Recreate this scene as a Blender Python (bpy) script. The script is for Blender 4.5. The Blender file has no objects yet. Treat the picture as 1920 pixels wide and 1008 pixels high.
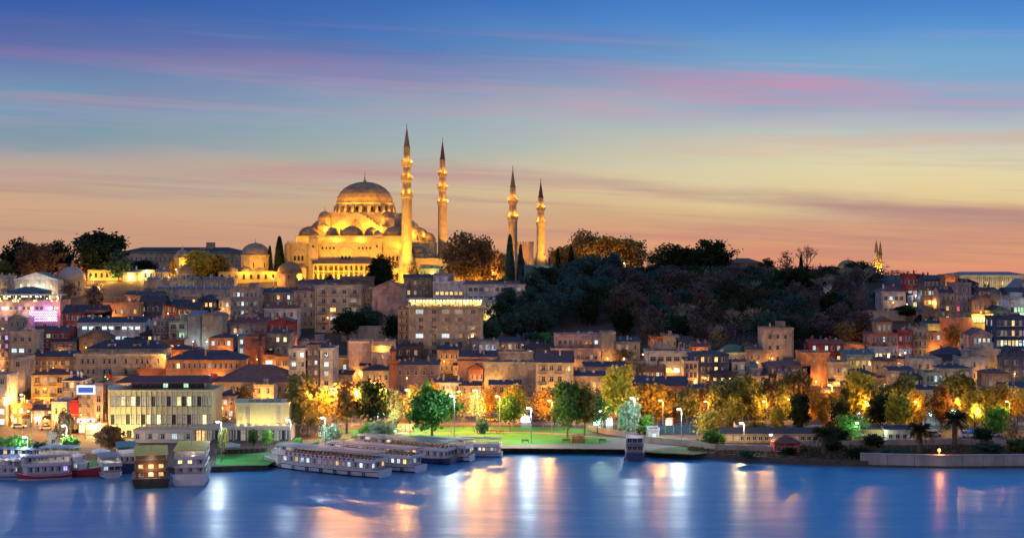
import bpy, math, random
from math import sin, cos, pi, radians as R, sqrt, atan2
from mathutils import Vector, Matrix

# ---------------------------------------------------------------- camera
F = 2800.0; H = 60.0; CX = 960.0; CY = 450.0      # focal length in photo pixels, eye height, principal column, horizon row
scene = bpy.context.scene
col = scene.collection
cam_d = bpy.data.cameras.new("camera"); cam = bpy.data.objects.new("camera", cam_d); col.objects.link(cam)
cam.location = (0, 0, H); cam.rotation_euler = (R(90), 0, 0)
cam_d.lens = F/1920*36; cam_d.sensor_width = 36; cam_d.shift_y = -(504-CY)/1920; cam_d.clip_start = 1; cam_d.clip_end = 20000
scene.camera = cam

def lin(c):
    return tuple((v/255/12.92 if v/255 <= .04045 else ((v/255+.055)/1.055)**2.4) for v in c)

# ---------------------------------------------------------------- dusk sky
world = bpy.data.worlds.new("World"); scene.world = world; world.use_nodes = True
nt = world.node_tree; N = nt.nodes; L = nt.links
for n in list(N): N.remove(n)
def nd(t, **k):
    n = N.new(t)
    for a, b in k.items(): setattr(n, a, b)
    return n
def mth(op, a, b=None, clamp=False):
    n = nd('ShaderNodeMath', operation=op); n.use_clamp = clamp
    for i, v in enumerate((a, b)):
        if v is None: continue
        if isinstance(v, (int, float)): n.inputs[i].default_value = v
        else: L.new(v, n.inputs[i])
    return n.outputs[0]
def mixc(fac, a, b):
    n = nd('ShaderNodeMix', data_type='RGBA'); n.inputs[0].default_value = 0
    for s, v in ((0, fac), (6, a), (7, b)):
        if isinstance(v, tuple): n.inputs[s].default_value = (*v, 1)
        elif isinstance(v, (int, float)): n.inputs[s].default_value = v
        else: L.new(v, n.inputs[s])
    return n.outputs[2]
def rng(v, a, b, c=0., d=1.):
    n = nd('ShaderNodeMapRange', interpolation_type='SMOOTHSTEP'); L.new(v, n.inputs[0])
    for i, x in enumerate((a, b, c, d)): n.inputs[i+1].default_value = x
    return n.outputs[0]
tc = nd('ShaderNodeTexCoord'); sep = nd('ShaderNodeSeparateXYZ'); L.new(tc.outputs['Generated'], sep.inputs[0])
X, Y, Z = sep.outputs
rad = mth('SQRT', mth('ADD', mth('MULTIPLY', X, X), mth('MULTIPLY', Y, Y)))
T = mth('DIVIDE', Z, mth('MAXIMUM', rad, .001))               # tangent of the elevation
az = mth('ARCTAN2', X, Y)                                     # bearing, 0 straight ahead
def noise_tex(sx, sy, detail, rough=.55, off=0.):
    cv = nd('ShaderNodeCombineXYZ')
    L.new(mth('MULTIPLY', az, sx), cv.inputs[0]); L.new(mth('MULTIPLY', mth('ADD', T, mth('MULTIPLY', az, .045)), sy), cv.inputs[1]); cv.inputs[2].default_value = off
    n = nd('ShaderNodeTexNoise'); L.new(cv.outputs[0], n.inputs['Vector']); n.inputs['Scale'].default_value = 1
    n.inputs['Detail'].default_value = detail; n.inputs['Roughness'].default_value = rough
    return n.outputs[0]
n1 = noise_tex(5, 26, 3, .5, 3.1)
Tw = mth('ADD', mth('ADD', T, mth('MULTIPLY', az, .03)), mth('MULTIPLY', mth('SUBTRACT', n1, .5), .035))
pos = mth('MAXIMUM', mth('DIVIDE', mth('ADD', Tw, .035), .6, True), .004)
def ramp(stops):
    r = nd('ShaderNodeValToRGB'); L.new(pos, r.inputs[0]); e = r.color_ramp.elements
    stops = sorted((((450-row)/2800+.035)/.6 if row > -1000 else p, c) for row, c, p in [(s[0], s[1], s[2] if len(s) > 2 else 0) for s in stops])
    e[0].position = max(0, stops[0][0]); e[0].color = (*lin(stops[0][1]), 1)
    e[1].position = stops[1][0]; e[1].color = (*lin(stops[1][1]), 1)
    for p, c in stops[2:]:
        k = e.new(min(1, p)); k.color = (*lin(c), 1)
    return r.outputs[0]
left = ramp([(545, (178,126,116)), (480, (198,148,120)), (430, (208,166,134)), (370, (192,170,148)), (325, (176,166,158)), (290, (135,155,168)), (235, (110,152,180)),
             (190, (112,136,176)), (140, (96,114,170)), (70, (62,98,168)), (0, (46,86,162)), (-120, (40,74,152)), (-300, (62,130,206)), (-1000, (70,138,208))])
right = ramp([(545, (196,122,120)), (490, (222,142,116)), (445, (230,166,116)), (405, (212,168,128)), (365, (232,204,150)), (310, (226,214,170)), (255, (206,204,184)),
              (205, (178,188,192)), (165, (146,170,198)), (110, (120,168,206)), (50, (92,148,210)), (0, (76,134,204)), (-120, (52,100,186)), (-300, (76,158,236)), (-1000, (80,160,228))])
base = mixc(rng(az, -.34, .30), left, right)
# thin sunset clouds: long soft streaks, each broken up by stretched noise
wn = [noise_tex(3.2, 48, 5, .6, o) for o in (7.7, 1.3)]+[noise_tex(1.6, 22, 4, .55, 4.4)]
def streak(src, row, px, slope, width, a0, a1, c, k, w=0):
    Tc = (450-row)/2800; ac = (px-960)/2800
    d = mth('ADD', mth('SUBTRACT', T, Tc), mth('MULTIPLY', mth('SUBTRACT', az, ac), slope))
    d = mth('ADD', d, mth('MULTIPLY', mth('SUBTRACT', wn[2], .5), .022))
    g = mth('SUBTRACT', 1., mth('MULTIPLY', mth('MULTIPLY', d, 1/width), mth('MULTIPLY', d, 1/width)), True)
    m = mth('MULTIPLY', g, rng(wn[w], .40, .66)); m = mth('MULTIPLY', m, rng(az, a0-.07, a0+.07)) if a0 > -.5 else m
    m = mth('MULTIPLY', m, rng(az, a1+.07, a1-.07)) if a1 < .5 else m
    return mixc(mth('MULTIPLY', m, k*.78), src, lin(c))
c3 = base
for a in [(100, 300, .0, .016, -1, .1, (120,106,166), .55), (143, 500, .01, .013, -1, .12, (172,138,172), .42), (186, 650, .01, .012, -.18, .22, (196,154,176), .5, 1), (200, 100, -.03, .008, -1, -.2, (160,130,160), .6, 1),
          (180, 1650, .035, .013, .10, 1, (224,132,158), .85), (205, 1300, .02, .010, .0, 1, (200,164,180), .4, 1), (262, 1500, .0, .006, .06, 1, (214,170,150), .6), (288, 1750, .03, .006, .12, 1, (222,164,150), .6, 1),
          (296, 80, .0, .005, -1, -.2, (196,140,160), .8), (322, 350, .0, .010, -1, .02, (196,146,150), .8, 1), (340, 800, .02, .008, -.18, .1, (172,150,150), .6),
          (352, 1100, .045, .010, -.02, .3, (176,146,136), .7), (372, 1500, .05, .008, .1, 1, (186,150,130), .55, 1), (412, 1780, .05, .012, .17, 1, (168,118,130), .8), (430, 1500, .02, .007, .06, 1, (216,142,122), .6, 1),
          (452, 1700, .02, .008, .05, 1, (204,124,120), .6), (476, 1600, .01, .007, .0, 1, (186,120,122), .55, 1), (505, 1700, .0, .010, .0, 1, (176,116,128), .6), (440, 300, .01, .012, -1, -.02, (196,152,130), .5)]:
    c3 = streak(c3, *a)
w2 = noise_tex(2.4, 70, 6, .62, 21.3)
c3 = mixc(mth('MULTIPLY', mth('MULTIPLY', mth('MULTIPLY', rng(w2, .50, .66), rng(T, -.03, -.01)), rng(T, .07, .03)), .38), c3, lin((168,120,132)))
w4 = noise_tex(2.0, 75, 6, .6, 31.7)
c3 = mixc(mth('MULTIPLY', mth('MULTIPLY', mth('MULTIPLY', rng(w4, .50, .68), rng(T, .06, .08)), rng(T, .155, .12)), .22), c3, lin((200,160,178)))
# the sky behind the camera: soft pink-violet twilight, blue overhead
back = mixc(rng(Z, .05, .75), (.38,.31,.35), (.14,.20,.38))
sky = mixc(rng(Y, .25, -.35), c3, back)
bg = nd('ShaderNodeBackground'); L.new(sky, bg.inputs[0]); bg.inputs[1].default_value = 1.0
wo = nd('ShaderNodeOutputWorld'); L.new(bg.outputs[0], wo.inputs[0])

# weak, very soft fill sun added to shape and warm the facades
sd = bpy.data.lights.new("twilight_fill", 'SUN'); sd.energy = .34; sd.angle = R(50); sd.color = (1, .70, .66)
so = bpy.data.objects.new("twilight_fill", sd); col.objects.link(so); so.rotation_euler = (R(52), 0, R(-38))
scene.view_settings.view_transform = 'Standard'; scene.view_settings.look = 'None'; scene.view_settings.exposure = 0; scene.view_settings.gamma = 1
cy = scene.cycles
cy.use_denoising = True; cy.use_light_tree = True; cy.max_bounces = 4; cy.diffuse_bounces = 2; cy.glossy_bounces = 2; cy.transmission_bounces = 2; cy.transparent_max_bounces = 4
cy.sample_clamp_indirect = 4; cy.caustics_reflective = False; cy.caustics_refractive = False

# ---------------------------------------------------------------- terrain and photo-to-ground helpers
PROF = [(300, .96), (390, 1.5), (505, 2.19), (522, 3.6), (560, 12), (600, 20.5), (640, 30), (670, 37), (690, 41.5), (760, 42.3), (820, 40.6), (900, 35), (1200, 12), (2600, -10)]
def terr(D):
    if D <= PROF[0][0]: return PROF[0][1]
    for (a, za), (b, zb) in zip(PROF, PROF[1:]):
        if D <= b: return za+(zb-za)*(D-a)/(b-a)
    return PROF[-1][1]
def row_of(D): return CY+(H-terr(D))*F/D
def dist(row):                                   # distance at which the ground shows on a photo row
    a, b = 300., 760.
    if row <= row_of(b): return b
    for _ in range(50):
        m = (a+b)/2
        if row_of(m) > row: a = m
        else: b = m
    return (a+b)/2
def wdist(row): return F*H/(row-CY)              # the same on the water
def gx(px, D): return (px-CX)*D/F
SHORE = [(-900, 890), (250, 886), (402, 885), (498, 881), (512, 868), (530, 853), (640, 849), (860, 846), (1000, 846.5), (1190, 849), (1300, 858), (1400, 865), (1500, 871), (1610, 874), (1920, 876), (2800, 880)]
SH = [(gx(p, wdist(r)), wdist(r)) for p, r in SHORE]
def shore(x):
    if x <= SH[0][0]: return SH[0][1]
    for (a, ya), (b, yb) in zip(SH, SH[1:]):
        if x <= b: return ya+(yb-ya)*(x-a)/(b-a)
    return SH[-1][1]

# ---------------------------------------------------------------- materials
MATS = {}
def new_mat(name):
    m = bpy.data.materials.new(name); m.use_nodes = True
    return m, m.node_tree.nodes, m.node_tree.links, m.node_tree.nodes['Principled BSDF']
def surf(name, c, rough=.8, var=.22, scale=.35, bump=0., bscale=4., spec=.3, streak=0., bands=0., metal=0., rnd=0., mottled=0):
    if name in MATS: return MATS[name]
    m, n, l, b = new_mat(name)
    b.inputs['Roughness'].default_value = rough; b.inputs['Specular IOR Level'].default_value = spec; b.inputs['Metallic'].default_value = metal
    t = n.new('ShaderNodeTexCoord'); no = n.new('ShaderNodeTexNoise'); no.inputs['Scale'].default_value = scale; no.inputs['Detail'].default_value = 5; no.inputs['Roughness'].default_value = .65
    mp = n.new('ShaderNodeMapping'); mp.inputs['Scale'].default_value = (1, 1, .35 if streak else 1)
    oi = n.new('ShaderNodeObjectInfo'); ad = n.new('ShaderNodeVectorMath'); ad.operation = 'ADD'
    l.new(t.outputs['Object'], ad.inputs[0])
    sc = n.new('ShaderNodeMath'); sc.operation = 'MULTIPLY'; sc.inputs[1].default_value = 37; l.new(oi.outputs['Random'], sc.inputs[0]); l.new(sc.outputs[0], ad.inputs[1])
    l.new(ad.outputs[0], mp.inputs[0]); l.new(mp.outputs[0], no.inputs['Vector'])
    mr = n.new('ShaderNodeMapRange'); mr.inputs[1].default_value = .3; mr.inputs[2].default_value = .7; mr.inputs[3].default_value = 1-var; mr.inputs[4].default_value = 1+var
    l.new(no.outputs[0], mr.inputs[0]); val = mr.outputs[0]
    def mul(a, bb):
        q = n.new('ShaderNodeMath'); q.operation = 'MULTIPLY'; l.new(a, q.inputs[0]); l.new(bb, q.inputs[1]); return q.outputs[0]
    if rnd:
        r2 = n.new('ShaderNodeMapRange'); l.new(oi.outputs['Random'], r2.inputs[0]); r2.inputs[3].default_value = 1-rnd; r2.inputs[4].default_value = 1+rnd; val = mul(val, r2.outputs[0])
    if bands:                                    # courses of stone or rows of tile
        wv = n.new('ShaderNodeTexWave'); wv.bands_direction = 'Z' if bands > 0 else 'X'; wv.inputs['Scale'].default_value = abs(bands); wv.inputs['Distortion'].default_value = .6; wv.inputs['Detail'].default_value = 1
        l.new(t.outputs['Object'], wv.inputs[0]); r3 = n.new('ShaderNodeMapRange'); l.new(wv.outputs[1], r3.inputs[0]); r3.inputs[3].default_value = .78; r3.inputs[4].default_value = 1.1; val = mul(val, r3.outputs[0])
    vm = n.new('ShaderNodeVectorMath'); vm.operation = 'SCALE'; vm.inputs[0].default_value = c; l.new(val, vm.inputs['Scale']); l.new(vm.outputs[0], b.inputs['Base Color'])
    if mottled:                                  # old repairs and damp patches
        n4 = n.new('ShaderNodeTexNoise'); n4.inputs['Scale'].default_value = .16; n4.inputs['Detail'].default_value = 8; n4.inputs['Roughness'].default_value = .7; l.new(ad.outputs[0], n4.inputs['Vector'])
        r4 = n.new('ShaderNodeMapRange'); r4.inputs[1].default_value = .5; r4.inputs[2].default_value = .56; l.new(n4.outputs[0], r4.inputs[0])
        mx = n.new('ShaderNodeMix'); mx.data_type = 'RGBA'; l.new(r4.outputs[0], mx.inputs[0]); l.new(vm.outputs[0], mx.inputs[6])
        v2 = n.new('ShaderNodeVectorMath'); v2.operation = 'MULTIPLY'; v2.inputs[1].default_value = (.62,.66,.76); l.new(vm.outputs[0], v2.inputs[0]); l.new(v2.outputs[0], mx.inputs[7]); l.new(mx.outputs[2], b.inputs['Base Color'])
    if bump:
        n2 = n.new('ShaderNodeTexNoise'); n2.inputs['Scale'].default_value = bscale; n2.inputs['Detail'].default_value = 4; l.new(t.outputs['Object'], n2.inputs['Vector'])
        bp = n.new('ShaderNodeBump'); bp.inputs['Strength'].default_value = bump; bp.inputs['Distance'].default_value = .2; l.new(n2.outputs[0], bp.inputs['Height']); l.new(bp.outputs[0], b.inputs['Normal'])
    MATS[name] = m; return m
def emit(name, c, s, var=0.):
    if name in MATS: return MATS[name]
    m, n, l, b = new_mat(name)
    b.inputs['Base Color'].default_value = (c[0]*.3, c[1]*.3, c[2]*.3, 1); b.inputs['Roughness'].default_value = .4
    b.inputs['Emission Color'].default_value = (*c, 1); b.inputs['Emission Strength'].default_value = s
    if var:                                      # rooms differ: curtains, furniture, brightness
        t = n.new('ShaderNodeTexCoord'); oi = n.new('ShaderNodeObjectInfo'); ad = n.new('ShaderNodeVectorMath'); ad.operation = 'ADD'; l.new(t.outputs['Object'], ad.inputs[0]); l.new(oi.outputs['Location'], ad.inputs[1])
        no = n.new('ShaderNodeTexNoise'); no.inputs['Scale'].default_value = 1.3; l.new(ad.outputs[0], no.inputs['Vector'])
        mr = n.new('ShaderNodeMapRange'); mr.inputs[1].default_value = .3; mr.inputs[2].default_value = .7; mr.inputs[3].default_value = s*(1-var); mr.inputs[4].default_value = s*(1+var*.6); l.new(no.outputs[0], mr.inputs[0])
        q = n.new('ShaderNodeMath'); q.operation = 'MULTIPLY'; l.new(mr.outputs[0], q.inputs[0])
        r2 = n.new('ShaderNodeMapRange'); l.new(oi.outputs['Random'], r2.inputs[0]); r2.inputs[3].default_value = .45; r2.inputs[4].default_value = 1.2; l.new(r2.outputs[0], q.inputs[1]); l.new(q.outputs[0], b.inputs['Emission Strength'])
    MATS[name] = m; return m
def leaf(name, c, trans=.5, var=.55):
    if name in MATS: return MATS[name]
    m, n, l, b = new_mat(name); n.remove(b)
    t = n.new('ShaderNodeTexCoord'); no = n.new('ShaderNodeTexNoise'); no.inputs['Scale'].default_value = .55; no.inputs['Detail'].default_value = 3
    ge = n.new('ShaderNodeNewGeometry'); l.new(ge.outputs['Position'], no.inputs['Vector'])
    oi = n.new('ShaderNodeObjectInfo')
    mr = n.new('ShaderNodeMapRange'); mr.inputs[1].default_value = .3; mr.inputs[2].default_value = .7; mr.inputs[3].default_value = 1-var; mr.inputs[4].default_value = 1+var; l.new(no.outputs[0], mr.inputs[0])
    hs = n.new('ShaderNodeHueSaturation'); hs.inputs['Color'].default_value = (*c, 1); l.new(mr.outputs[0], hs.inputs['Value'])
    r2 = n.new('ShaderNodeMapRange'); l.new(oi.outputs['Random'], r2.inputs[0]); r2.inputs[3].default_value = .48; r2.inputs[4].default_value = .53; l.new(r2.outputs[0], hs.inputs['Hue'])
    d = n.new('ShaderNodeBsdfDiffuse'); tr = n.new('ShaderNodeBsdfTranslucent'); mx = n.new('ShaderNodeMixShader'); mx.inputs[0].default_value = trans
    l.new(hs.outputs[0], d.inputs[0]); l.new(hs.outputs[0], tr.inputs[0]); l.new(d.outputs[0], mx.inputs[1]); l.new(tr.outputs[0], mx.inputs[2])
    l.new(mx.outputs[0], n['Material Output'].inputs[0]); MATS[name] = m; return m

WALL = dict(cream=(.56,.47,.34), white=(.68,.66,.62), grey=(.40,.39,.36), pink=(.52,.34,.29), brown=(.31,.21,.14), red=(.36,.07,.06), orange=(.56,.27,.13), tan=(.45,.34,.25), dark=(.12,.10,.11),
            teal=(.20,.30,.31), yellow=(.62,.45,.18), green=(.38,.44,.30), purple=(.33,.25,.27), taupe=(.44,.36,.27), brick=(.42,.17,.11), navy=(.07,.09,.16), stone=(.38,.34,.28), peach=(.62,.42,.32))
def wallm(k): return surf('plaster_'+k, WALL[k], .85, .34, .55, streak=1, rnd=.25, mottled=1)
ROOF = dict(blue=(.05,.044,.062), dark=(.04,.036,.05), red=(.16,.055,.05), brown=(.12,.07,.06), grey=(.16,.16,.19), green=(.06,.09,.08), teal=(.06,.11,.14))
def roofm(k): return surf('roofing_'+k, ROOF[k], .75, .3, .5, bands=2.2, rnd=.15)
M_frame = surf('window_frame_paint', (.44,.42,.42), .5, .1)
M_framed = surf('window_frame_dark', (.10,.08,.08), .5, .1)
mg, n_, l_, b_ = new_mat('window_glass'); b_.inputs['Base Color'].default_value = (.03,.035,.05,1); b_.inputs['Roughness'].default_value = .12; b_.inputs['Specular IOR Level'].default_value = .6; MATS['glass'] = mg
PANE = dict(w=('lit_window_warm', (1,.6,.2), 1.9), c=('lit_window_cool', (.72,.92,1), 1.25), g=('lit_window_green', (.55,1,.62), 1.1), p=('lit_window_violet', (.55,.35,1), 1.6),
            r=('lit_window_red', (1,.08,.12), 1.5), y=('lit_window_yellow', (1,.86,.4), 1.8), d=('dim_window', (.9,.75,.6), .28))
def pane(k): return MATS['glass'] if k == 'n' else emit(*PANE[k], var=.5)
M_stone = surf('limestone', (.50,.38,.19), .85, .22, .5, bump=.3, bscale=1.2, bands=1.1)
M_stone_d = surf('weathered_limestone', (.48,.33,.18), .85, .25, .5, bands=1.1)
M_lead = surf('lead_sheet', (.27,.18,.09), .6, .4, .5, bands=0, spec=.25)
M_gold = surf('gilded_copper', (.75,.5,.15), .35, .1, metal=.8)
M_void = surf('dark_opening', (.03,.025,.025), .9, .1)
M_bark = surf('bark', (.13,.095,.07), .9, .3, 3.)
M_barkp = surf('pale_bark', (.32,.27,.22), .9, .3, 3.)
M_metal = surf('painted_steel', (.20,.21,.22), .45, .1)
M_black = surf('black_rubber', (.02,.02,.022), .7, .1)
M_concrete = surf('concrete', (.34,.31,.29), .9, .25, .3, bump=.2, streak=1)

# ---------------------------------------------------------------- mesh builder and object helpers
class MB:
    def __init__(s): s.v = []; s.f = []; s.m = []
    def quad(s, a, b, c, d, m=0): i = len(s.v); s.v += [a, b, c, d]; s.f.append((i, i+1, i+2, i+3)); s.m.append(m)
    def poly(s, pts, m=0): i = len(s.v); s.v += list(pts); s.f.append(tuple(range(i, i+len(pts)))); s.m.append(m)
    def box(s, x0, x1, y0, y1, z0, z1, m=0):
        i = len(s.v); s.v += [(x, y, z) for z in (z0, z1) for x, y in ((x0, y0), (x1, y0), (x1, y1), (x0, y1))]
        for q in ((3,2,1,0), (4,5,6,7), (0,1,5,4), (1,2,6,5), (2,3,7,6), (3,0,4,7)): s.f.append(tuple(i+k for k in q)); s.m.append(m)
    def prism(s, pts, z0, z1, m=0):              # pts counter-clockwise in plan
        i = len(s.v); n = len(pts); s.v += [(*p, z0) for p in pts]+[(*p, z1) for p in pts]
        s.f.append(tuple(range(i+n-1, i-1, -1))); s.f.append(tuple(range(i+n, i+2*n))); s.m += [m, m]
        for k in range(n): s.f.append((i+k, i+(k+1) % n, i+n+(k+1) % n, i+n+k)); s.m.append(m)
    def slab(s, pts, y0, y1, m=0):               # outline in x-z pushed along y
        i = len(s.v); n = len(pts); s.v += [(p[0], y0, p[1]) for p in pts]+[(p[0], y1, p[1]) for p in pts]
        s.f.append(tuple(range(i, i+n))); s.f.append(tuple(range(i+2*n-1, i+n-1, -1))); s.m += [m, m]
        for k in range(n): s.f.append((i+(k+1) % n, i+k, i+n+k, i+n+(k+1) % n)); s.m.append(m)
    def lathe(s, prof, seg=16, cx=0, cy=0, m=0, a0=0, a1=2*pi, cap=True):
        i = len(s.v); full = abs(a1-a0-2*pi) < 1e-4; ns = seg if full else seg+1
        for r, z in prof:
            for k in range(ns):
                a = a0+(a1-a0)*k/seg; s.v.append((cx+r*cos(a), cy+r*sin(a), z))
        for j in range(len(prof)-1):
            for k in range(seg):
                q = (i+j*ns+k, i+j*ns+(k+1) % ns, i+(j+1)*ns+(k+1) % ns, i+(j+1)*ns+k); s.f.append(q); s.m.append(m)
        if cap and full:
            if prof[-1][0] > 1e-3: s.f.append(tuple(i+(len(prof)-1)*ns+k for k in range(ns))); s.m.append(m)
            if prof[0][0] > 1e-3: s.f.append(tuple(i+k for k in reversed(range(ns)))); s.m.append(m)
    def dome(s, r, h, z, seg=20, cx=0, cy=0, m=0, rings=7, a0=0, a1=2*pi, pw=1.):
        s.lathe([(max(r*cos(pi/2*k/rings)**pw, 0.001), z+h*sin(pi/2*k/rings)) for k in range(rings+1)], seg, cx, cy, m, a0, a1, cap=False)
    def tube(s, a, b, ra, rb, seg=6, m=0):
        a = Vector(a); b = Vector(b); d = (b-a)
        if d.length < 1e-6: return
        d.normalize(); u = d.cross(Vector((0, 0, 1))) if abs(d.z) < .95 else d.cross(Vector((1, 0, 0))); u.normalize(); w = d.cross(u)
        i = len(s.v)
        for p, r in ((a, ra), (b, rb)):
            for k in range(seg):
                t = 2*pi*k/seg; s.v.append(tuple(p+u*(r*cos(t))+w*(r*sin(t))))
        for k in range(seg): s.f.append((i+(k+1) % seg, i+k, i+seg+k, i+seg+(k+1) % seg)); s.m.append(m)
        s.f.append(tuple(i+k for k in range(seg))); s.f.append(tuple(i+seg+k for k in reversed(range(seg)))); s.m += [m, m]
    def mesh(s, name, mats, smooth=False):
        me = bpy.data.meshes.new(name); me.from_pydata([tuple(v) for v in s.v], [], s.f)
        for m in (mats if isinstance(mats, (list, tuple)) else [mats]): me.materials.append(m)
        me.polygons.foreach_set('material_index', s.m)
        if smooth: me.polygons.foreach_set('use_smooth', [True]*len(s.f))
        me.update(); return me
    def build(s, name, mats, parent=None, smooth=False, loc=None, rz=0):
        return put(name, s.mesh(name, mats, smooth), parent, loc, rz)
def put(name, me, parent=None, loc=None, rz=0):
    o = bpy.data.objects.new(name, me); col.objects.link(o)
    if parent: o.parent = parent
    if loc: o.location = loc
    if rz: o.rotation_euler = (0, 0, rz)
    return o
def tag(o, label=None, cat=None, group=None, kind=None):
    if label: o['label'] = label
    if cat: o['category'] = cat
    if group: o['group'] = group
    if kind: o['kind'] = kind
    return o
def thing(name, loc, rz, label, cat, group=None):
    o = bpy.data.objects.new(name, None); col.objects.link(o); o.location = loc; o.rotation_euler = (0, 0, rz); o.empty_display_size = .5
    return tag(o, label, cat, group)
def light(parent, loc, color, power, radius=.3, kind='POINT', aim=None, cone=90, name='lamp_glow', blend=.6):
    d = bpy.data.lights.new(name, kind); d.energy = power; d.color = color; d.shadow_soft_size = radius
    o = bpy.data.objects.new(name, d); col.objects.link(o); o.parent = parent; o.location = loc
    if kind == 'SPOT':
        d.spot_size = R(cone); d.spot_blend = blend
        o.rotation_euler = (Vector(aim)-Vector(loc)).to_track_quat('-Z', 'Y').to_euler()
    return o
rnd = random.Random(11)
# ---------------------------------------------------------------- water, land, quay, park
mw, n, l, b = new_mat('bosphorus_water')
b.inputs['Base Color'].default_value = (.028,.17,.35,1); b.inputs['Roughness'].default_value = .27; b.inputs['IOR'].default_value = 1.45; b.inputs['Specular IOR Level'].default_value = .8
t = n.new('ShaderNodeTexCoord'); mp = n.new('ShaderNodeMapping'); mp.inputs['Scale'].default_value = (.05, .16, 1); mp.inputs['Rotation'].default_value = (0, 0, .12)
no = n.new('ShaderNodeTexNoise'); no.inputs['Scale'].default_value = 1; no.inputs['Detail'].default_value = 6; no.inputs['Roughness'].default_value = .6
l.new(t.outputs['Object'], mp.inputs[0]); l.new(mp.outputs[0], no.inputs['Vector'])
bp = n.new('ShaderNodeBump'); bp.inputs['Strength'].default_value = .5; bp.inputs['Distance'].default_value = .5; l.new(no.outputs[0], bp.inputs['Height'])
mp2 = n.new('ShaderNodeMapping'); mp2.inputs['Scale'].default_value = (.5, 1.1, 1); n2 = n.new('ShaderNodeTexNoise'); n2.inputs['Detail'].default_value = 3
n2.inputs['Scale'].default_value = 1; l.new(t.outputs['Object'], mp2.inputs[0]); l.new(mp2.outputs[0], n2.inputs['Vector'])
bp2 = n.new('ShaderNodeBump'); bp2.inputs['Strength'].default_value = .45; bp2.inputs['Distance'].default_value = .18; l.new(n2.outputs[0], bp2.inputs['Height']); l.new(bp.outputs[0], bp2.inputs['Normal'])
l.new(bp2.outputs[0], b.inputs['Normal'])
mr = n.new('ShaderNodeMapRange'); mr.inputs[1].default_value = .35; mr.inputs[2].default_value = .65; mr.inputs[3].default_value = .29; mr.inputs[4].default_value = .42; l.new(no.outputs[0], mr.inputs[0]); l.new(mr.outputs[0], b.inputs['Roughness'])
w = MB(); w.quad((-1500, -200, 0), (1500, -200, 0), (1500, 520, 0), (-1500, 520, 0))
tag(w.build('water', mw), kind='structure')

land = MB(); xs = [-900, -700, -500, -400, -300]+[x for x, _ in SH if -300 < x < 300]+[x for x in range(-290, 300, 20)]+[300, 400, 500, 700, 900]
xs = sorted(set(round(x, 2) for x in xs)); ds = [0]+[d for d, _ in PROF if d > 430]+[445, 470, 490, 540, 580, 620, 655, 720, 820, 1500, 2000]
ds = sorted(set(ds)); nx = len(xs)
rr = random.Random(3)
for x in xs:
    for d in ds:
        y = shore(x) if d == 0 else d
        land.v.append((x, y, terr(y)+(0 if y < 506 or y > 700 else rr.uniform(-.4, .2))))
nd_ = len(ds)
for i in range(nx-1):
    for j in range(nd_-1):
        land.f.append((i*nd_+j, (i+1)*nd_+j, (i+1)*nd_+j+1, i*nd_+j+1)); land.m.append(0)
tag(land.build('ground', surf('city_ground', (.07,.055,.05), .95, .35, .08, bump=.4, bscale=.6)), kind='structure')
qw = MB()
for (xa, ya), (xb, yb) in zip(SH, SH[1:]):
    qw.quad((xa, ya, -1.5), (xb, yb, -1.5), (xb, yb, terr(yb)), (xa, ya, terr(ya)))
tag(qw.build('quay_wall', surf('quay_stone', (.10,.085,.075), .9, .4, .6, bump=.5, bscale=2, bands=1.5)), kind='structure')

def sheet(name, pts, m, dz=.03, kind='structure'):           # pts: (photo column, photo row) on the flat foreshore
    s = MB(); s.poly([(gx(px, D), D, terr(D)+dz) for px, D in ((p, dist(r)) for p, r in pts)], 0)
    o = s.build(name, m); tag(o, kind=kind); return o
def sheetw(name, pts, m, dz):
    s = MB(); s.poly([(x, y, terr(y)+dz) for x, y in pts], 0); o = s.build(name, m); return tag(o, kind='structure')
M_lawn = surf('mown_grass', (.035,.20,.03), .9, .35, .12, bump=.5, bscale=3)
M_path = surf('park_paving', (.19,.165,.145), .85, .15, .4)
M_road = surf('asphalt', (.11,.095,.085), .75, .2, .3)
sheet('promenade', [(505,860),(560,846),(700,842),(860,839.5),(1000,840),(1190,842),(1290,850),(1330,846),(1260,832),(1190,822),(1100,816),(700,816),(520,826)], M_path, .012)
sheet('lawn', [(640,822),(700,816),(780,812),(850,812),(980,811),(1060,815),(1130,820),(1148,827),(1120,832),(1000,833),(860,834.5),(740,834),(640,833)], M_lawn, .03)
sheet('lawn', [(640,806),(760,801),(1000,800),(1170,806),(1160,811),(1090,812),(980,808.5),(850,809),(760,809.5),(640,814)], M_lawn, .035)
sheet('footpath', [(640,814.5),(760,810),(850,809.3),(980,809),(1090,812.4),(1060,814.6),(980,810.6),(850,811.5),(780,811.5),(700,815.5),(640,821)], M_path, .025)
sheet('lawn', [(405,852),(505,848),(520,862),(500,872),(405,872)], M_lawn, .03)
sheet('lawn', [(0,862),(250,862),(250,874),(0,874)], M_lawn, .03)
sheet('lawn', [(1205,846),(1250,838),(1310,836),(1330,848),(1300,852),(1215,847.5)], surf('rough_grass', (.06,.12,.04), .95, .5, .3, bump=.6), .04)
road = sheetw('road', [(-400, 474), (400, 474), (400, 499), (-400, 499)], M_road, .02)
sheetw('pavement', [(-400, 468), (400, 468), (400, 473.7), (-400, 473.7)], M_path, .13)
kb = MB(); kb.box(-400, 400, 473.7, 474, 1.9, 2.14); kb.box(-400, 400, 499, 499.3, 2.0, 2.3); tag(kb.build('kerb', M_concrete), kind='structure')
mk = MB()
for k in range(-60, 60): mk.box(k*6, k*6+2.6, 486.3, 486.5, terr(486)+.024, terr(486)+.03)
tag(mk.build('lane_markings', surf('road_paint', (.75,.73,.7), .7, .1)), kind='structure')
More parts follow.
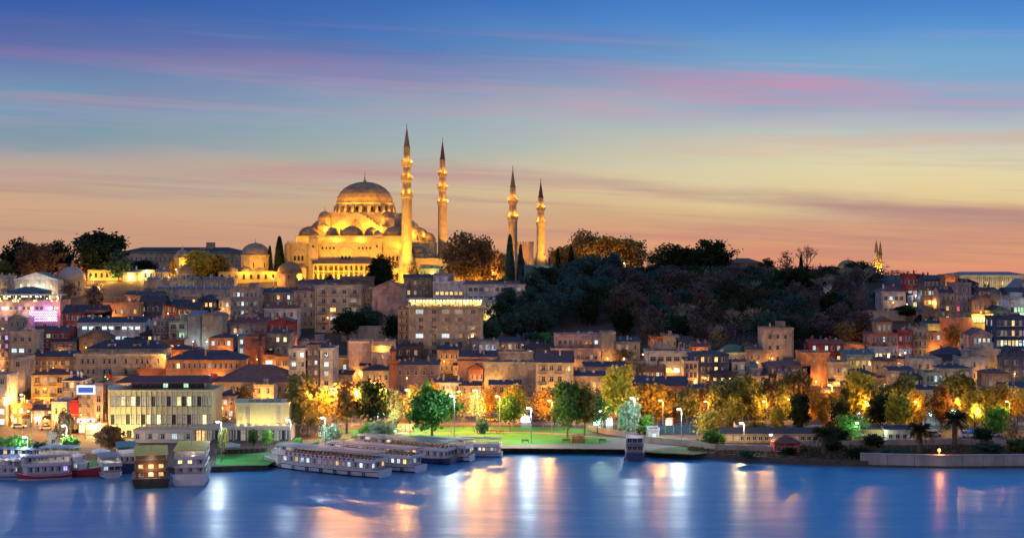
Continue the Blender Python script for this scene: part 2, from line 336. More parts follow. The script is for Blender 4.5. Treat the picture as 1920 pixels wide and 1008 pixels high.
sheet('car_park', [(1200,812),(1420,806),(1680,802),(1920,806),(2100,812),(2100,826),(1920,826),(1650,824),(1330,824),(1220,822)], M_road, .03)
sheet('car_park', [(-60,800),(180,800),(190,838),(-60,842)], M_road, .03)
# rough scrub on the bank beside the water: low tufts nobody could count
sc = MB(); r2 = random.Random(8)
for k in range(5200):
    px = r2.uniform(1290, 2050); rr_ = r2.uniform(838, 869 if px > 1500 else 845+(px-1290)*.1)
    D = dist(rr_); x = gx(px, D)
    if D < shore(x)+.8: continue
    h = r2.uniform(.2, .9)*(1.3 if px > 1500 else .6); a = r2.uniform(0, pi); ww = r2.uniform(.15, .5); z = terr(D)
    dx, dy = cos(a)*ww, sin(a)*ww; lx = r2.uniform(-.3, .3)
    sc.v += [(x-dx, D-dy, z), (x+dx, D+dy, z), (x+dx*.4+lx, D, z+h), (x-dx*.5+lx, D, z+h*.9)]; i = len(sc.v)-4; sc.f.append((i, i+1, i+2, i+3)); sc.m.append(0)
tag(sc.build('undergrowth', leaf('scrub_leaf', (.10,.085,.05), .3, .6)), 'low dry brown scrub on the bank above the water', 'undergrowth', kind='stuff')
# concrete parapet along the water
pw = MB(); pts = [(1613, 873.5), (1765, 877), (1920, 876), (2500, 878)]
P = [(gx(p, wdist(r))-0, wdist(r)-.25) for p, r in pts]
for (xa, ya), (xb, yb) in zip(P, P[1:]):
    d = Vector((xb-xa, yb-ya)).normalized(); nn = Vector((d.y, -d.x))*.0; q = Vector((-d.y, d.x))*1.1
    pw.prism([(xa, ya), (xb, yb), (xb+q.x, yb+q.y), (xa+q.x, ya+q.y)], -1, 3.25); pw.prism([(xa-q.x*.1, ya-q.y*.1), (xb-q.x*.1, yb-q.y*.1), (xb+q.x*1.05, yb+q.y*1.05), (xa+q.x*1.05, ya+q.y*1.05)], 3.25, 3.5)
for (xa, ya), (xb, yb) in zip(P, P[1:]):                # dark joints between the cast panels
    d = Vector((xb-xa, yb-ya)); n_ = int(d.length/5.5)
    for k in range(1, n_): p = Vector((xa, ya))+d*(k/n_); pw.box(p.x-.05, p.x+.05, p.y-.03, p.y+.1, -.5, 3.2, 1)
for (xa, ya), (xb, yb) in zip(P, P[1:]): pw.quad((xa, ya-.02, -.3), (xb, yb-.02, -.3), (xb, yb-.02, .55), (xa, ya-.02, .55), 1)
tag(pw.build('sea_wall', [M_concrete, surf('wet_concrete', (.07,.065,.055), .7, .5, .8)]), 'long tall concrete sea wall rising from the water beside the palms', 'wall')
# ---------------------------------------------------------------- the great mosque
TH = R(-9.8); ZB = 42.0; MO = Vector((-71.7, 727.5, ZB)); YEL = (1, .47, .04); YEL2 = (1, .54, .08)
def mloc(x, y, z=0.): return (MO.x+x*cos(TH)-y*sin(TH), MO.y+x*sin(TH)+y*cos(TH), ZB+z)
mosque = thing('mosque', MO, TH, 'huge floodlit mosque with a great lead dome and cascading half domes on the hilltop', 'mosque')
def arch_pts(cx, z0, w, h, n=7):                 # pointed arch outline
    a = w/2; s = h*.42; pts = [(cx-a, z0), (cx+a, z0), (cx+a, z0+h-s)]
    for k in range(1, n): t = k/n; pts.append((cx+a*cos(t*pi/2)**.85 if t < 1 else cx, z0+h-s+s*sin(t*pi/2)))
    pts.append((cx, z0+h))
    for k in range(n-1, 0, -1): t = k/n; pts.append((cx-a*cos(t*pi/2)**.85, z0+h-s+s*sin(t*pi/2)))
    pts.append((cx-a, z0+h-s)); return pts
def arch_opening(w, h, rim=.22, m1=None, name='arched_window'):
    b = MB(); b.slab(arch_pts(0, 0, w, h), -.02, .05, 0)
    o = arch_pts(0, 0, w+2*rim, h+rim); q = arch_pts(0, 0, w, h)
    for k in range(len(o)):
        j = (k+1) % len(o)
        b.quad((o[k][0], -.16, o[k][1]), (o[j][0], -.16, o[j][1]), (q[j][0], -.16, q[j][1]), (q[k][0], -.16, q[k][1]), 1)
        b.quad((o[j][0], -.16, o[j][1]), (o[k][0], -.16, o[k][1]), (o[k][0], .1, o[k][1]), (o[j][0], .1, o[j][1]), 1)
        b.quad((q[k][0], -.16, q[k][1]), (q[j][0], -.16, q[j][1]), (q[j][0], .04, q[j][1]), (q[k][0], .04, q[k][1]), 1)
    return b.mesh(name, [m1 or M_void, M_stone])
def domed(name, parent, cx, cy, z, r, h, drum=0., seg=24, fin=1.2, oct=False, mat_=None, finm=True):
    """lead dome on a stone ring; the finial is its sub-part"""
    b = MB()
    if drum: b.lathe([(r*1.02, z-drum), (r*1.02, z-.35), (r*1.1, z-.3), (r*1.1, z)], 8 if oct else seg, cx, cy, 0, a0=pi/8 if oct else 0, a1=2*pi+(pi/8 if oct else 0))
    else: b.lathe([(r*1.05, z-.3), (r*1.05, z)], seg, cx, cy, 0)
    for (ra, ha, ma) in ((r, h, 1),): b.dome(ra, ha, z, seg, cx, cy, 1)
    for k in range(seg):                         # standing seams
        if r < 4: break
        a = 2*pi*k/seg
        for j in range(6):
            e0, e1 = pi/2*j/6.3, pi/2*(j+1)/6.3
            b.tube((cx+r*cos(e0)*cos(a), cy+r*cos(e0)*sin(a), z+h*sin(e0)+.02), (cx+r*cos(e1)*cos(a), cy+r*cos(e1)*sin(a), z+h*sin(e1)+.02), .09, .07, 3, 1)
    o = b.build(name, [mat_ or M_stone, M_lead], parent, smooth=False)
    if finm:
        f = MB(); s = fin
        f.lathe([(.5*s, z+h-.1), (.55*s, z+h+.3*s), (.25*s, z+h+.9*s), (.08*s, z+h+1.3*s), (.22*s, z+h+1.6*s), (.06*s, z+h+2*s), (.14*s, z+h+2.3*s), (.03*s, z+h+3.2*s)], 8, cx, cy); f.build('finial', M_gold, o)
    return o
# walls
b = MB()
b.box(-28.5, 28.5, -33, 33, -6, 16.2); b.box(-28.8, 28.8, -33.3, 33.3, 16.2, 16.7)
for x0, x1 in ((-17.6, -13), (13, 17.6)): b.box(x0, x1, -34.6, -33, -6, 18.6); b.box(x0-.2, x1+.2, -34.8, -31.8, 18.6, 19.0)
b.box(-29.4, -27, -34.2, -31, -6, 16.2)
for k in range(96):                              # balustrade on the roof edge
    x = -28.3+k*.6
    if -17.8 < x < -12.8 or 12.8 < x < 17.8: continue
    b.box(x, x+.25, -33.2, -33.0, 16.7, 17.4)
b.box(-28.5, -17.8, -33.25, -32.95, 17.4, 17.6); b.box(-12.8, 12.8, -33.25, -32.95, 17.4, 17.6); b.box(17.8, 28.5, -33.25, -32.95, 17.4, 17.6)
b.build('wall', M_stone, mosque)
b = MB(); b.box(-25.6, 25.6, -28.6, 28.6, 16.7, 19.7); b.box(-25.9, 25.9, -28.9, 28.9, 19.7, 20.0)
b.build('upper_wall', M_stone, mosque)
# central square and stepped great arch
b = MB(); b.box(-15.5, 15.5, -14.8, 14.8, 20, 29.5); b.box(-14.2, 14.2, -14.2, 14.2, 29.5, 31.2)
b.build('dome_base', [M_stone_d], mosque)
steps = [(13, 24.4), (11.3, 25.6), (9.9, 26.6), (8.5, 27.6), (7.0, 28.6), (5.4, 29.5), (3.8, 30.3), (2.2, 31)]
pts = [(-13, 20), (13, 20)]
for hw, z in steps: pts += [(hw, z)] if not pts else [(hw, pts[-1][1]), (hw, z)]
lp = [(-x, z) for x, z in reversed(pts[2:])]
b = MB(); b.slab(pts+lp, -16.4, -14.9, 0); 
ty = b.build('stepped_arch', M_stone, mosque)
wm = arch_opening(1.1, 2.4, .15)
for k in range(-3, 4):
    if k: put('arched_window', wm, ty, (k*2.4, -16.45, 20.9))
# pointed lead roofs in front of the arch
b = MB()
for cx, w, h in ((0, 9, 8.2),):
    i = len(b.v); b.v += [(cx-w/2, -17, 20), (cx, -19.8, 20), (cx+w/2, -17, 20), (cx, -16.5, 20+h)]; b.f += [(i, i+1, i+3), (i+1, i+2, i+3)]; b.m += [0, 0]
    for sg in (-1, 1):
        for k in range(5):
            t = k/5; t2 = (k+1)/5
            b.quad((cx+sg*w/2*(1-t*t), -16.6, 20+h*t), (cx+sg*w/2*(1-t2*t2), -16.6, 20+h*t2), (cx, -17.6-1.8*(1-t2), 20+h*t2), (cx, -17.6-1.8*(1-t), 20+h*t))
b.build('lead_canopy', M_lead, mosque)
# semi domes along the length, side exedrae
for sg in (-1, 1):
    b = MB(); a0, a1 = (pi/2, 3*pi/2) if sg < 0 else (-pi/2, pi/2)
    b.lathe([(12.4, 17), (12.4, 20.6), (12.8, 20.8), (12.8, 21)], 20, sg*15.5, 0, 0, a0, a1)
    b.dome(12.3, 8.8, 21, 20, sg*15.5, 0, 1, 8, a0, a1); sdm = b.build('semi_dome', [M_stone, M_lead], mosque)
    for k in range(9):
        a = a0+(k+.5)*pi/9; o = put('arched_window', wm, sdm, (sg*15.5+12.5*cos(a), 12.5*sin(a), 17.9), a+pi/2)
for cx, cy_ in ((-22, -13), (22, -13), (-22, 13), (22, 13)): domed('small_dome', mosque, cx, cy_, 21.2, 4.6, 3.6, 2, fin=.6)
for cx, cy_ in ((-15.6, -15.2), (15.6, -15.2), (-15.6, 15.2), (15.6, 15.2)):   # weight turrets
    domed('turret', mosque, cx, cy_, 28.6, 3.1, 3.2, 9, seg=16, fin=.8, oct=True, mat_=M_stone_d)
for cx, r, h in ((-20.8, 4.7, 4.1), (-9.3, 3.4, 3.9), (.4, 5.3, 4.3), (9.8, 3.4, 3.9), (20.8, 5, 4.2)):
    for sy in (-1, 1):
        domed('aisle_dome', mosque, cx, sy*24, 20.2, r, h, .8, fin=.7 if r > 4 else .5)
for cx in (-15.3, 15.3):                          # caps over the buttresses
    b = MB(); b.box(cx-2, cx+2, -34.4, -31.5, 19, 20.2); b.lathe([(2.5, 20.2), (2.2, 21), (.05, 22.6)], 8, cx, -33, 1); b.build('buttress_cap', [M_stone, M_lead], mosque)
    b = MB(); b.slab([(cx-2.2, 20), (cx+2.2, 20), (cx+2.2, 24.6), (cx-2.2, 24.6)], -20.5, -16.6); b.slab([(cx-2.4, 24.6), (cx+2.4, 24.6), (cx, 26)], -20.7, -16.5, 1); b.build('flying_buttress', [M_stone, M_lead], mosque)
# drum and great dome
b = MB(); b.lathe([(14.6, 30.4), (14.6, 31.4), (13.7, 31.5), (13.7, 35.4), (14.5, 35.6), (14.5, 36.1)], 48)
for k in range(24):
    a = 2*pi*(k+.5)/24; ca, sa = cos(a), sin(a); q = MB()
    p = lambda r, t, z: (r*ca-t*sa, r*sa+t*ca, z)
    i = len(b.v); b.v += [p(13.6, -.75, 31.4), p(13.6, .75, 31.4), p(15.3, .75, 31.4), p(15.3, -.75, 31.4), p(13.6, -.75, 35.5), p(13.6, .75, 35.5), p(14.9, .75, 34.3), p(14.9, -.75, 34.3)]
    for f in ((0,1,2,3), (4,7,6,5), (2,1,5,6), (0,3,7,4), (3,2,6,7)): b.f.append(tuple(i+x for x in f)); b.m.append(0)
drum = b.build('drum', M_stone_d, mosque)
for k in range(24): a = 2*pi*k/24; put('arched_window', wm, drum, (13.75*cos(a), 13.75*sin(a), 32), a+pi/2)
great = domed('great_dome', mosque, 0, 0, 36.1, 13.7, 10.2, 0, seg=36, fin=1.5)
# facade blind arches and windows
for cx, w, h, z in ((-22.8, 7.4, 9, 5.2), (-9.4, 5.6, 6.2, 7.2), (0, 8.6, 8.3, 6.8), (8.6, 5.4, 6, 7.4), (22.8, 7.6, 9, 5.2)):
    b = MB(); o = arch_pts(cx, z, w, h, 9); q = arch_pts(cx, z, w-.9, h-.5, 9)
    for k in range(len(o)):
        j = (k+1) % len(o)
        for (aa, bb, cc, dd) in (((o[k], -33.3), (o[j], -33.3), (q[j], -33.3), (q[k], -33.3)), ((o[j], -33.3), (o[k], -33.3), (o[k], -32.9), (o[j], -32.9)), ((q[k], -33.3), (q[j], -33.3), (q[j], -32.9), (q[k], -32.9))):
            b.quad(*[(p[0], y, p[1]) for p, y in (aa, bb, cc, dd)])
    b.build('blind_arch', M_stone_d, mosque)
wr = arch_opening(.9, 1.1, .12)
for g in (-11.2, -9.4, -7.6, -5.8, 6.3, 8.1, 9.9, 11.7): put('small_window', wr, mosque, (g, -33.03, 13.8))
for g in (-24.6, -22.8, -21, 21, 22.8, 24.6, -1.8, 0, 1.8): put('arched_window', wm, mosque, (g, -33.03, 8.4))
for g in (-15.3, 15.3):
    for z in (14.6, 7.5): put('small_window', wr, mosque, (g, -34.63, z))
# two-storey side gallery
b = MB(); b.box(-14.5, 12.8, -38, -33, -7, -1.2); b.box(-14.5, 12.8, -38, -37.2, 3.4, 3.9); b.box(-14.5, 12.8, -37.6, -33, 3.3, 3.5); b.box(-14.5, 12.8, -38, -37.2, 6.5, 7.1); b.box(-14.5, -14.1, -37.2, -33, -1.2, 7.1); b.box(12.4, 12.8, -37.2, -33, -1.2, 7.1)
b.box(-14.5, 12.8, -38, -37.2, -1.2, -.9)
for k in range(12): x = -14.2+k*2.43; b.box(x-.28, x+.28, -38, -37.3, -.9, 3.4); b.box(x-.2, x+.2, -38, -37.4, 3.9, 6.5)
gal = b.build('gallery', M_stone, mosque)
b = MB(); b.quad((-15.2, -38.8, 6.9), (13.4, -38.8, 6.9), (13.4, -33.05, 9.2), (-15.2, -33.05, 9.2)); b.quad((-15.2, -38.8, 6.9), (-15.2, -38.8, 7.1), (13.4, -38.8, 7.1), (13.4, -38.8, 6.9)); b.poly([(-15.2, -38.8, 6.9), (-15.2, -33.05, 9.2), (-15.2, -33.05, 6.9)]); b.build('gallery_roof', surf('lead_roof_brown', (.2,.15,.12), .6, .2, bands=-2), gal)
am = arch_opening(1.5, 3.4, .2); am2 = arch_opening(1.2, 2.2, .15)
for k in range(11): put('arch', am, gal, (-13+k*2.43, -37.95, -.9))
for k in range(11):
    if k % 2 == 0 or k > 6: put('arch', am2, gal, (-13+k*2.43, -37.95, 4.1))
# porch under three little domes
b = MB(); b.box(-28.2, -18, -37, -33, -7, 5.2); por = b.build('porch', M_stone, mosque)
for k in range(3): domed('porch_dome', por, -26.4+k*3.3, -35, 5.3, 1.5, 1.5, 0, 12, fin=.3, finm=False); put('arch', am, por, (-26.4+k*3.3, -37.03, -2))
b = MB(); b.box(18.2, 27.6, -37, -33, -7, 4.8); por = b.build('porch', M_stone, mosque); domed('porch_dome', por, 24.2, -35, 5, 2.1, 2, 0, 14, finm=False)
for k in range(3): put('arch', am, por, (20+k*2.9, -37.03, -.4))
# octagonal end tower with dome and the courtyard ring
domed('small_dome', mosque, 26.5, 19, 18.2, 4.4, 3.6, 6, oct=True, fin=.5); domed('small_dome', mosque, -26.5, 19, 18.2, 4.4, 3.6, 6, oct=True, fin=.5)
b = MB(); b.box(28.7, 44, -32.6, 32.6, -6, 9.2); b.box(44, 79, -33, -28, -6, 9.2); b.box(44, 79, 28, 33, -6, 9.2); b.box(74, 79, -28, 28, -6, 9.2)
b.box(28.6, 79.3, -33.3, -32.9, 9.2, 9.6); b.box(28.7, 36.5, -29.5, -20, 9.2, 11.6)
cw = b.build('courtyard_wall', M_stone, mosque)
for k in range(8): put('arched_window', wm, cw, (41+k*4.8, -33.05, 3.6)); put('arched_window', wm, cw, (41+k*4.8, -33.05, -.6))
domed('courtyard_dome', mosque, 32.6, -25, 12, 4.2, 3.2, .4, fin=.5); domed('courtyard_dome', mosque, 40, -29, 9.7, 2.7, 2.4, 0, fin=.4)
for k in range(6): domed('courtyard_dome', mosque, 46+k*5.6, -30.4, 9.3, 2.2, 2.0, 0, 14, fin=.3); domed('courtyard_dome', mosque, 46+k*5.6, 30.4, 9.3, 2.2, 2.0, 0, 14, fin=.3)
b = MB(); b.box(75.2, 82.2, -6.5, 6.5, -6, 15.6); b.box(74.9, 82.5, -6.8, 6.8, 15.6, 16.1)
for k in range(6): b.box(75+k*1.3, 75.7+k*1.3, -6.8, -6.4, 16.1, 17.3); b.box(82.1, 82.5, -6.6+k*2.3, -5.6+k*2.3, 16.1, 17.3)
po = b.build('portal', M_stone_d, mosque); put('arch', arch_opening(3, 8, .3), po, (78.6, -6.53, 2))
# lights standing on the roofs and ledges
for x in (-26, -20, -14.5, -9.3, -3.3, 4, 9.8, 14.8, 20.8, 26): light(mosque, (x, -31.3, 17.3), YEL, 850, .3)
for x in (-12, -4.5, 4.5, 12): light(mosque, (x, -20.6, 23.4), YEL, 3600, .3)
for x in (-14.8, 14.8): light(mosque, (x, -22.5, 22), YEL, 12000, .3, 'SPOT', (x*.3, -15.5, 28), 80)
for k in range(18):
    a = -pi/2+(k-8.5)*.26; light(mosque, (16*cos(a), 16*sin(a), 31.6 if abs(cos(a)*16) < 13.8 and abs(sin(a)*16) < 13.8 else 32), YEL, 170, .15)
for x, y in ((-15.6, -17.5), (15.6, -17.5), (-8, -18.5), (0, -19), (8, -18.5), (-19.5, -6), (19.5, -6), (19, 8), (-19, 8)): light(mosque, (x, y, 33.4), YEL, 7500, .3, 'SPOT', (x*.45, y*.5, 43.5), 75)
for x, y in ((-27, -8), (27, -8), (-20, -19), (20, -19), (22, -26), (28.5, 12)): light(mosque, (x, y, 21.4), YEL, 1800, .3)
for x in (-6, 6): light(mosque, (x, -29.6, 17.4), YEL, 1500, .3)
for x, y, a in ((-13, -30, (-15.5, -14, 28)), (13, -30, (15.5, -14, 28)), (25, -24, (16, -8, 27)), (-25, -24, (-16, -8, 27)), (36, -8, (20, 0, 24))): light(mosque, (x, y, 21), YEL, 9000, .3, 'SPOT', a, 90)
for x in (33, 42, 50, 60, 70): light(mosque, (x, -36, 2.5), YEL, 2400, .3)
for x in (-25, -19): light(mosque, (x, -38.5, 1.5), YEL2, 260, .3)
for k in range(6): light(mosque, (-12+k*4.8, -39.4, 1.5), YEL2, 130, .2); light(mosque, (-12+k*4.8, -36, 4.6), YEL2, 60, .2)
light(mosque, (78, -15, 10.6), (1,.4,.1), 3600, .3); light(mosque, (86, -4, 3), (1,.4,.1), 1500, .3)

# floodlight masts in front
def flood(x, y, aim, power, label, color=YEL, cone=110):
    wx, wy, _ = mloc(x, y); zg = terr(wy)
    t = thing('floodlight', (wx, wy, zg), TH, label, 'floodlight', 'floodlights along the mosque terrace')
    b = MB(); b.tube((0, 0, 0), (0, 0, 3.2), .12, .09); b.build('pole', M_metal, t)
    b = MB(); b.box(-.5, .5, -.25, .05, 3.2, 3.9); b.build('lamp_housing', M_black, t)
    light(t, (0, .35, 3.6), color, power, .3, 'SPOT', (aim[0]-x, aim[1]-y, aim[2]+ZB-zg), cone)
for i, x in enumerate((-26, -17, -8, 0, 8, 17, 26)):
    flood(x, -52, (x, -33, 9), 19000, 'yellow floodlight on a short mast below the mosque facade')
flood(36, -50, (36, -33, 5), 24000, 'yellow floodlight below the courtyard corner of the mosque'); flood(33, -54, (29.5, -34, 30), 150000, 'yellow floodlight by the foot of the tallest minaret', cone=60)
flood(24, -58, (29.5, -34, 22), 30000, 'yellow floodlight aimed at the tall front minaret', cone=50)
flood(52, -50, (52, -33, 4), 9000, 'yellow floodlight behind the autumn trees by the courtyard'); flood(66, -50, (66, -33, 4), 9000, 'yellow floodlight near the cypress by the courtyard')

# ---------------------------------------------------------------- minarets
def minaret(lx, ly, zs, r0, rb, spire, label, base_col, lit, tip=9.5, spire_mat=None, shaft_mat=None):
    """zs: balcony heights above sea; spire: foot of the spire"""
    wx, wy, _ = mloc(lx, ly); t = thing('minaret', (wx, wy, ZB-3), TH, label, 'minaret', 'minarets of the great mosque'); z0 = ZB-3
    sm = shaft_mat or M_stone; rs = [r0, r0*.80, r0*.70, r0*.60] if len(zs) == 3 else [r0, r0*.78, r0*.62]
    b = MB(); b.lathe([(r0*1.9, 0), (r0*1.8, 9), (r0*1.05, 15), (r0*1.08, 15.6)], 12); b.build('plinth', sm, t)
    z = 15.6
    for i, zb in enumerate(list(zs)+[spire]):
        top = zb-z0-(1.9 if i < len(zs) else 0); b = MB(); r = rs[i]
        prof = []
        n = 16
        for k in range(n*2):                     # fluted shaft
            pass
        b.lathe([(r*1.02, z), (r, z+.5), (r*.97, top)], 16)
        for k in range(16): a = 2*pi*(k+.5)/16; b.tube((r*cos(a)*.98, r*sin(a)*.98, z+.4), (r*cos(a)*.95, r*sin(a)*.95, top), .14, .12, 4)
        b.build('shaft', sm, t)
        if i < len(zs):
            rr_ = rb*(1, .97, .93)[i]; b = MB()
            b.lathe([(r*1.0, top-.3), (r*1.12, top), (r*1.12+(rr_-r*1.12)*.35, top+.5), (r*1.12+(rr_-r*1.12)*.4, top+.7), (r*1.12+(rr_-r*1.12)*.75, top+1.2), (rr_*.93, top+1.5), (rr_, top+1.7), (rr_, top+1.95)], 20)
            bal = b.build('balcony', sm, t)
            b = MB()
            for k in range(20):
                a, a2 = 2*pi*k/20, 2*pi*(k+.8)/20
                b.quad((rr_*.97*cos(a), rr_*.97*sin(a), top+1.95), (rr_*.97*cos(a2), rr_*.97*sin(a2), top+1.95), (rr_*.97*cos(a2), rr_*.97*sin(a2), top+2.9), (rr_*.97*cos(a), rr_*.97*sin(a), top+2.9))
            b.lathe([(rr_, top+2.9), (rr_, top+3.05), (rr_*.94, top+3.05), (rr_*.94, top+2.9)], 20, cap=False); b.build('parapet', sm, bal)
            for k in range(4): a = pi/4+k*pi/2; light(t, (rr_*.86*cos(a), rr_*.86*sin(a), top+2.35), YEL, lit, .12)
            z = top+1.95
    b = MB(); zt = spire-z0; b.lathe([(rs[-1]*1.12, zt), (rs[-1]*1.14, zt+.3), (rs[-1]*.98, zt+.5), (rs[-1]*.5, zt+tip*.55), (.06, zt+tip)], 14); sp = b.build('spire', spire_mat or M_lead, t)
    b = MB(); b.lathe([(.12, zt+tip-.3), (.3, zt+tip+.2), (.08, zt+tip+.5), (.2, zt+tip+.9), (.03, zt+tip+1.6)], 8); b.build('finial', M_gold, sp)
    return t
spr = surf('spire_red_lead', (.13,.05,.05), .6, .2)
minaret(29.5, -34.5, (81.4, 88.7, 95.6), 2.35, 2.85, 102.8, 'tallest floodlit minaret with three balconies and dark spire beside the great dome', None, 750)
minaret(31.2, 34, (79.7, 87, 93.8), 2.2, 2.75, 100.7, 'three-balcony minaret with brownish shaft and red spire behind the round trees', None, 850, 9.8, spr, M_stone_d)
minaret(79, -34, (70.8, 78.1), 2.0, 2.5, 83.9, 'two-balcony minaret with dark spire above the lit cypress', None, 1100, 8.6, None, M_stone_d)
minaret(81.5, 34, (69.3, 76.2), 2.0, 2.5, 81.2, 'farthest two-balcony minaret with red spire beside the ruined gatehouse', None, 800, 8.4, spr, M_stone_d)
for lx, ly, c, p in ((31.2, 34, (1,.42,.1), 5200), (79, -34, (1,.45,.12), 3500), (81.5, 34, YEL, 9000)):
    pass
def shaft_flood(x, y, aim, p, label, c=(1,.46,.09)): flood(x, y, aim, p, label, c, 45)
shaft_flood(52, 8, (31.2, 34, 28), 130000, 'orange floodlight inside the courtyard aimed at a minaret')
shaft_flood(70, -46, (79, -34, 20), 90000, 'orange floodlight at the foot of the cypress minaret')
shaft_flood(95, 14, (81.5, 34, 18), 110000, 'yellow floodlight beside the gatehouse minaret', YEL)
# ---------------------------------------------------------------- trees: unit meshes (height 1, radius 1), scaled per tree
def leafblob(seed, n_cl, per, cz, rz_, rxy, size, spread, bottom=.2, droop=0., flat=1.):
    """leaf-sized faces gathered in clumps through an uneven crown"""
    q = random.Random(seed); b = MB()
    for c in range(n_cl):
        while True:
            x, y, z = q.uniform(-1, 1), q.uniform(-1, 1), q.uniform(-1, 1); d = sqrt(x*x+y*y+z*z)
            if .35 < d < 1: break
        k = (.55+.4*q.random())*rxy; lump = 1+.18*sin(3*atan2(y, x)+seed)
        cxx, cyy, czz = x*k*lump, y*k*lump, cz+z*rz_*(.75+.3*q.random())
        if czz < bottom: czz = bottom+q.random()*.1
        sp = spread*q.uniform(.6, 1.3)
        for i in range(per):
            px, py, pz = cxx+max(-2, min(2, q.gauss(0, 1)))*sp, cyy+max(-2, min(2, q.gauss(0, 1)))*sp, czz+max(-2, min(2, q.gauss(0, 1)))*sp*.42*flat-droop*q.random()
            s = size*q.uniform(.5, 1.4); a = q.uniform(0, 2*pi); e = q.uniform(-1, 1)
            u = Vector((cos(a), sin(a), e*.3))*s; v = Vector((-sin(a)*e, cos(a)*e, .62))*s*.55
            p = Vector((px, py, pz)); u.z *= .5
            j = len(b.v); b.v += [tuple(p-u), tuple(p+v*.9), tuple(p+u), tuple(p-v)]; b.f.append((j, j+1, j+2, j+3)); b.m.append(0)
    return b.mesh('foliage', leaf('leaf_dark', (.03,.05,.025)))
def limbs(seed, h0, depth, r0, spread, lens, bare=False, top=.92):
    q = random.Random(seed); b = MB()
    def grow(p, d, ln, r, k):
        p2 = (p[0]+d[0]*ln, p[1]+d[1]*ln, p[2]+d[2]*ln*.55)
        b.tube(p, p2, r, r*.62, 5 if k > 1 else 3)
        if k == 0: return
        for i in range(3 if k > 1 or bare else 2):
            a = q.uniform(0, 2*pi); t = q.uniform(.35, 1)*spread
            nd2 = Vector((d[0]+cos(a)*t, d[1]+sin(a)*t, d[2]*.9+q.uniform(0, .35))).normalized()
            if p2[2]+nd2.z*ln*.4 > top: continue
            grow(p2, nd2, ln*q.uniform(.62, .85), r*.6, k-1)
    b.tube((0, 0, -.04), (0, 0, h0*.5), r0*1.15, r0*.9, 7); b.tube((0, 0, h0*.5), (.02, 0, h0), r0*.9, r0*.72, 7)
    for i in range(4):
        a = i*pi/2+q.uniform(-.5, .5); grow((.02, 0, h0*(.9+.1*q.random())), Vector((cos(a)*.55, sin(a)*.55, .9)).normalized(), lens, r0*.55, depth)
    return b.mesh('trunk', M_bark)
CR = {}
CR['round'] = [(leafblob(s, 62, 46, .60, .36, .95, .075, .15, .2), limbs(s, .3, 2, .055, .7, .3)) for s in (1, 2, 3, 4)]
CR['full'] = [(leafblob(s, 100, 62, .52, .44, .93, .052, .13, .06), limbs(s, .2, 2, .05, .7, .3)) for s in (5, 6, 7, 8, 9)]
CR['loose'] = [(leafblob(s, 46, 26, .60, .36, .92, .06, .15, .2), limbs(s, .32, 3, .045, .7, .28)) for s in (11, 12, 13)]
CR['bare'] = [(None, limbs(s, .3, 5, .035, .75, .27, True, .99)) for s in (21, 22, 23)]
CR['thin'] = [(leafblob(s, 34, 9, .62, .34, .9, .055, .14, .25), limbs(s, .28, 4, .04, .7, .28, True, .97)) for s in (31, 32)]
CR['bush'] = [(leafblob(s, 46, 40, .42, .42, .9, .085, .17, .06), limbs(s, .1, 1, .05, .7, .3)) for s in (41, 42)]
CR['ball'] = [(leafblob(s, 60, 30, .5, .42, .85, .07, .08, .06), limbs(s, .1, 1, .05, .7, .2)) for s in (51,)]
def cyp(seed):
    q = random.Random(seed); b = MB()
    for i in range(2600):
        z = .05+.95*q.random()**1.1; r = (1-z)**.55*.95*min(1, z*6+.3)*(.75+.3*q.random()); a = q.uniform(0, 2*pi); s = q.uniform(.1, .22)
        p = Vector((r*cos(a), r*sin(a), z)); u = Vector((-sin(a), cos(a), 0))*s; v = Vector((cos(a)*.1, sin(a)*.1, .045))
        j = len(b.v); b.v += [tuple(p-u*.6), tuple(p-v), tuple(p+u*.6), tuple(p+v*1.3)]; b.f.append((j, j+1, j+2, j+3)); b.m.append(0)
    return b.mesh('foliage', leaf('leaf_dark', (.03,.05,.025)))
CR['cypress'] = [(cyp(s), limbs(s, .1, 0, .06, .1, .2)) for s in (61, 62)]
def conif(seed):                                 # layered cedar or fir
    q = random.Random(seed); b = MB()
    for t in range(11):
        z = .14+t*.08; R_ = (1-z)*.95*q.uniform(.8, 1.15)+.06
        for k in range(11):
            a = q.uniform(0, 2*pi); rr_ = R_*q.uniform(.7, 1.05)
            for i in range(26):
                f = q.random()**.6; p = Vector((rr_*f*cos(a)+q.gauss(0, .05), rr_*f*sin(a)+q.gauss(0, .05), z-f*.045+q.gauss(0, .012))); s = q.uniform(.05, .1)
                u = Vector((q.uniform(-1, 1), q.uniform(-1, 1), 0))*s; v = Vector((0, 0, .02)); j = len(b.v)
                b.v += [tuple(p-u), tuple(p-v), tuple(p+u), tuple(p+v)]; b.f.append((j, j+1, j+2, j+3)); b.m.append(0)
    return b.mesh('foliage', leaf('leaf_dark', (.03,.05,.025)))
CR['fir'] = [(conif(s), limbs(s, .85, 0, .04, .1, .1)) for s in (71, 72)]
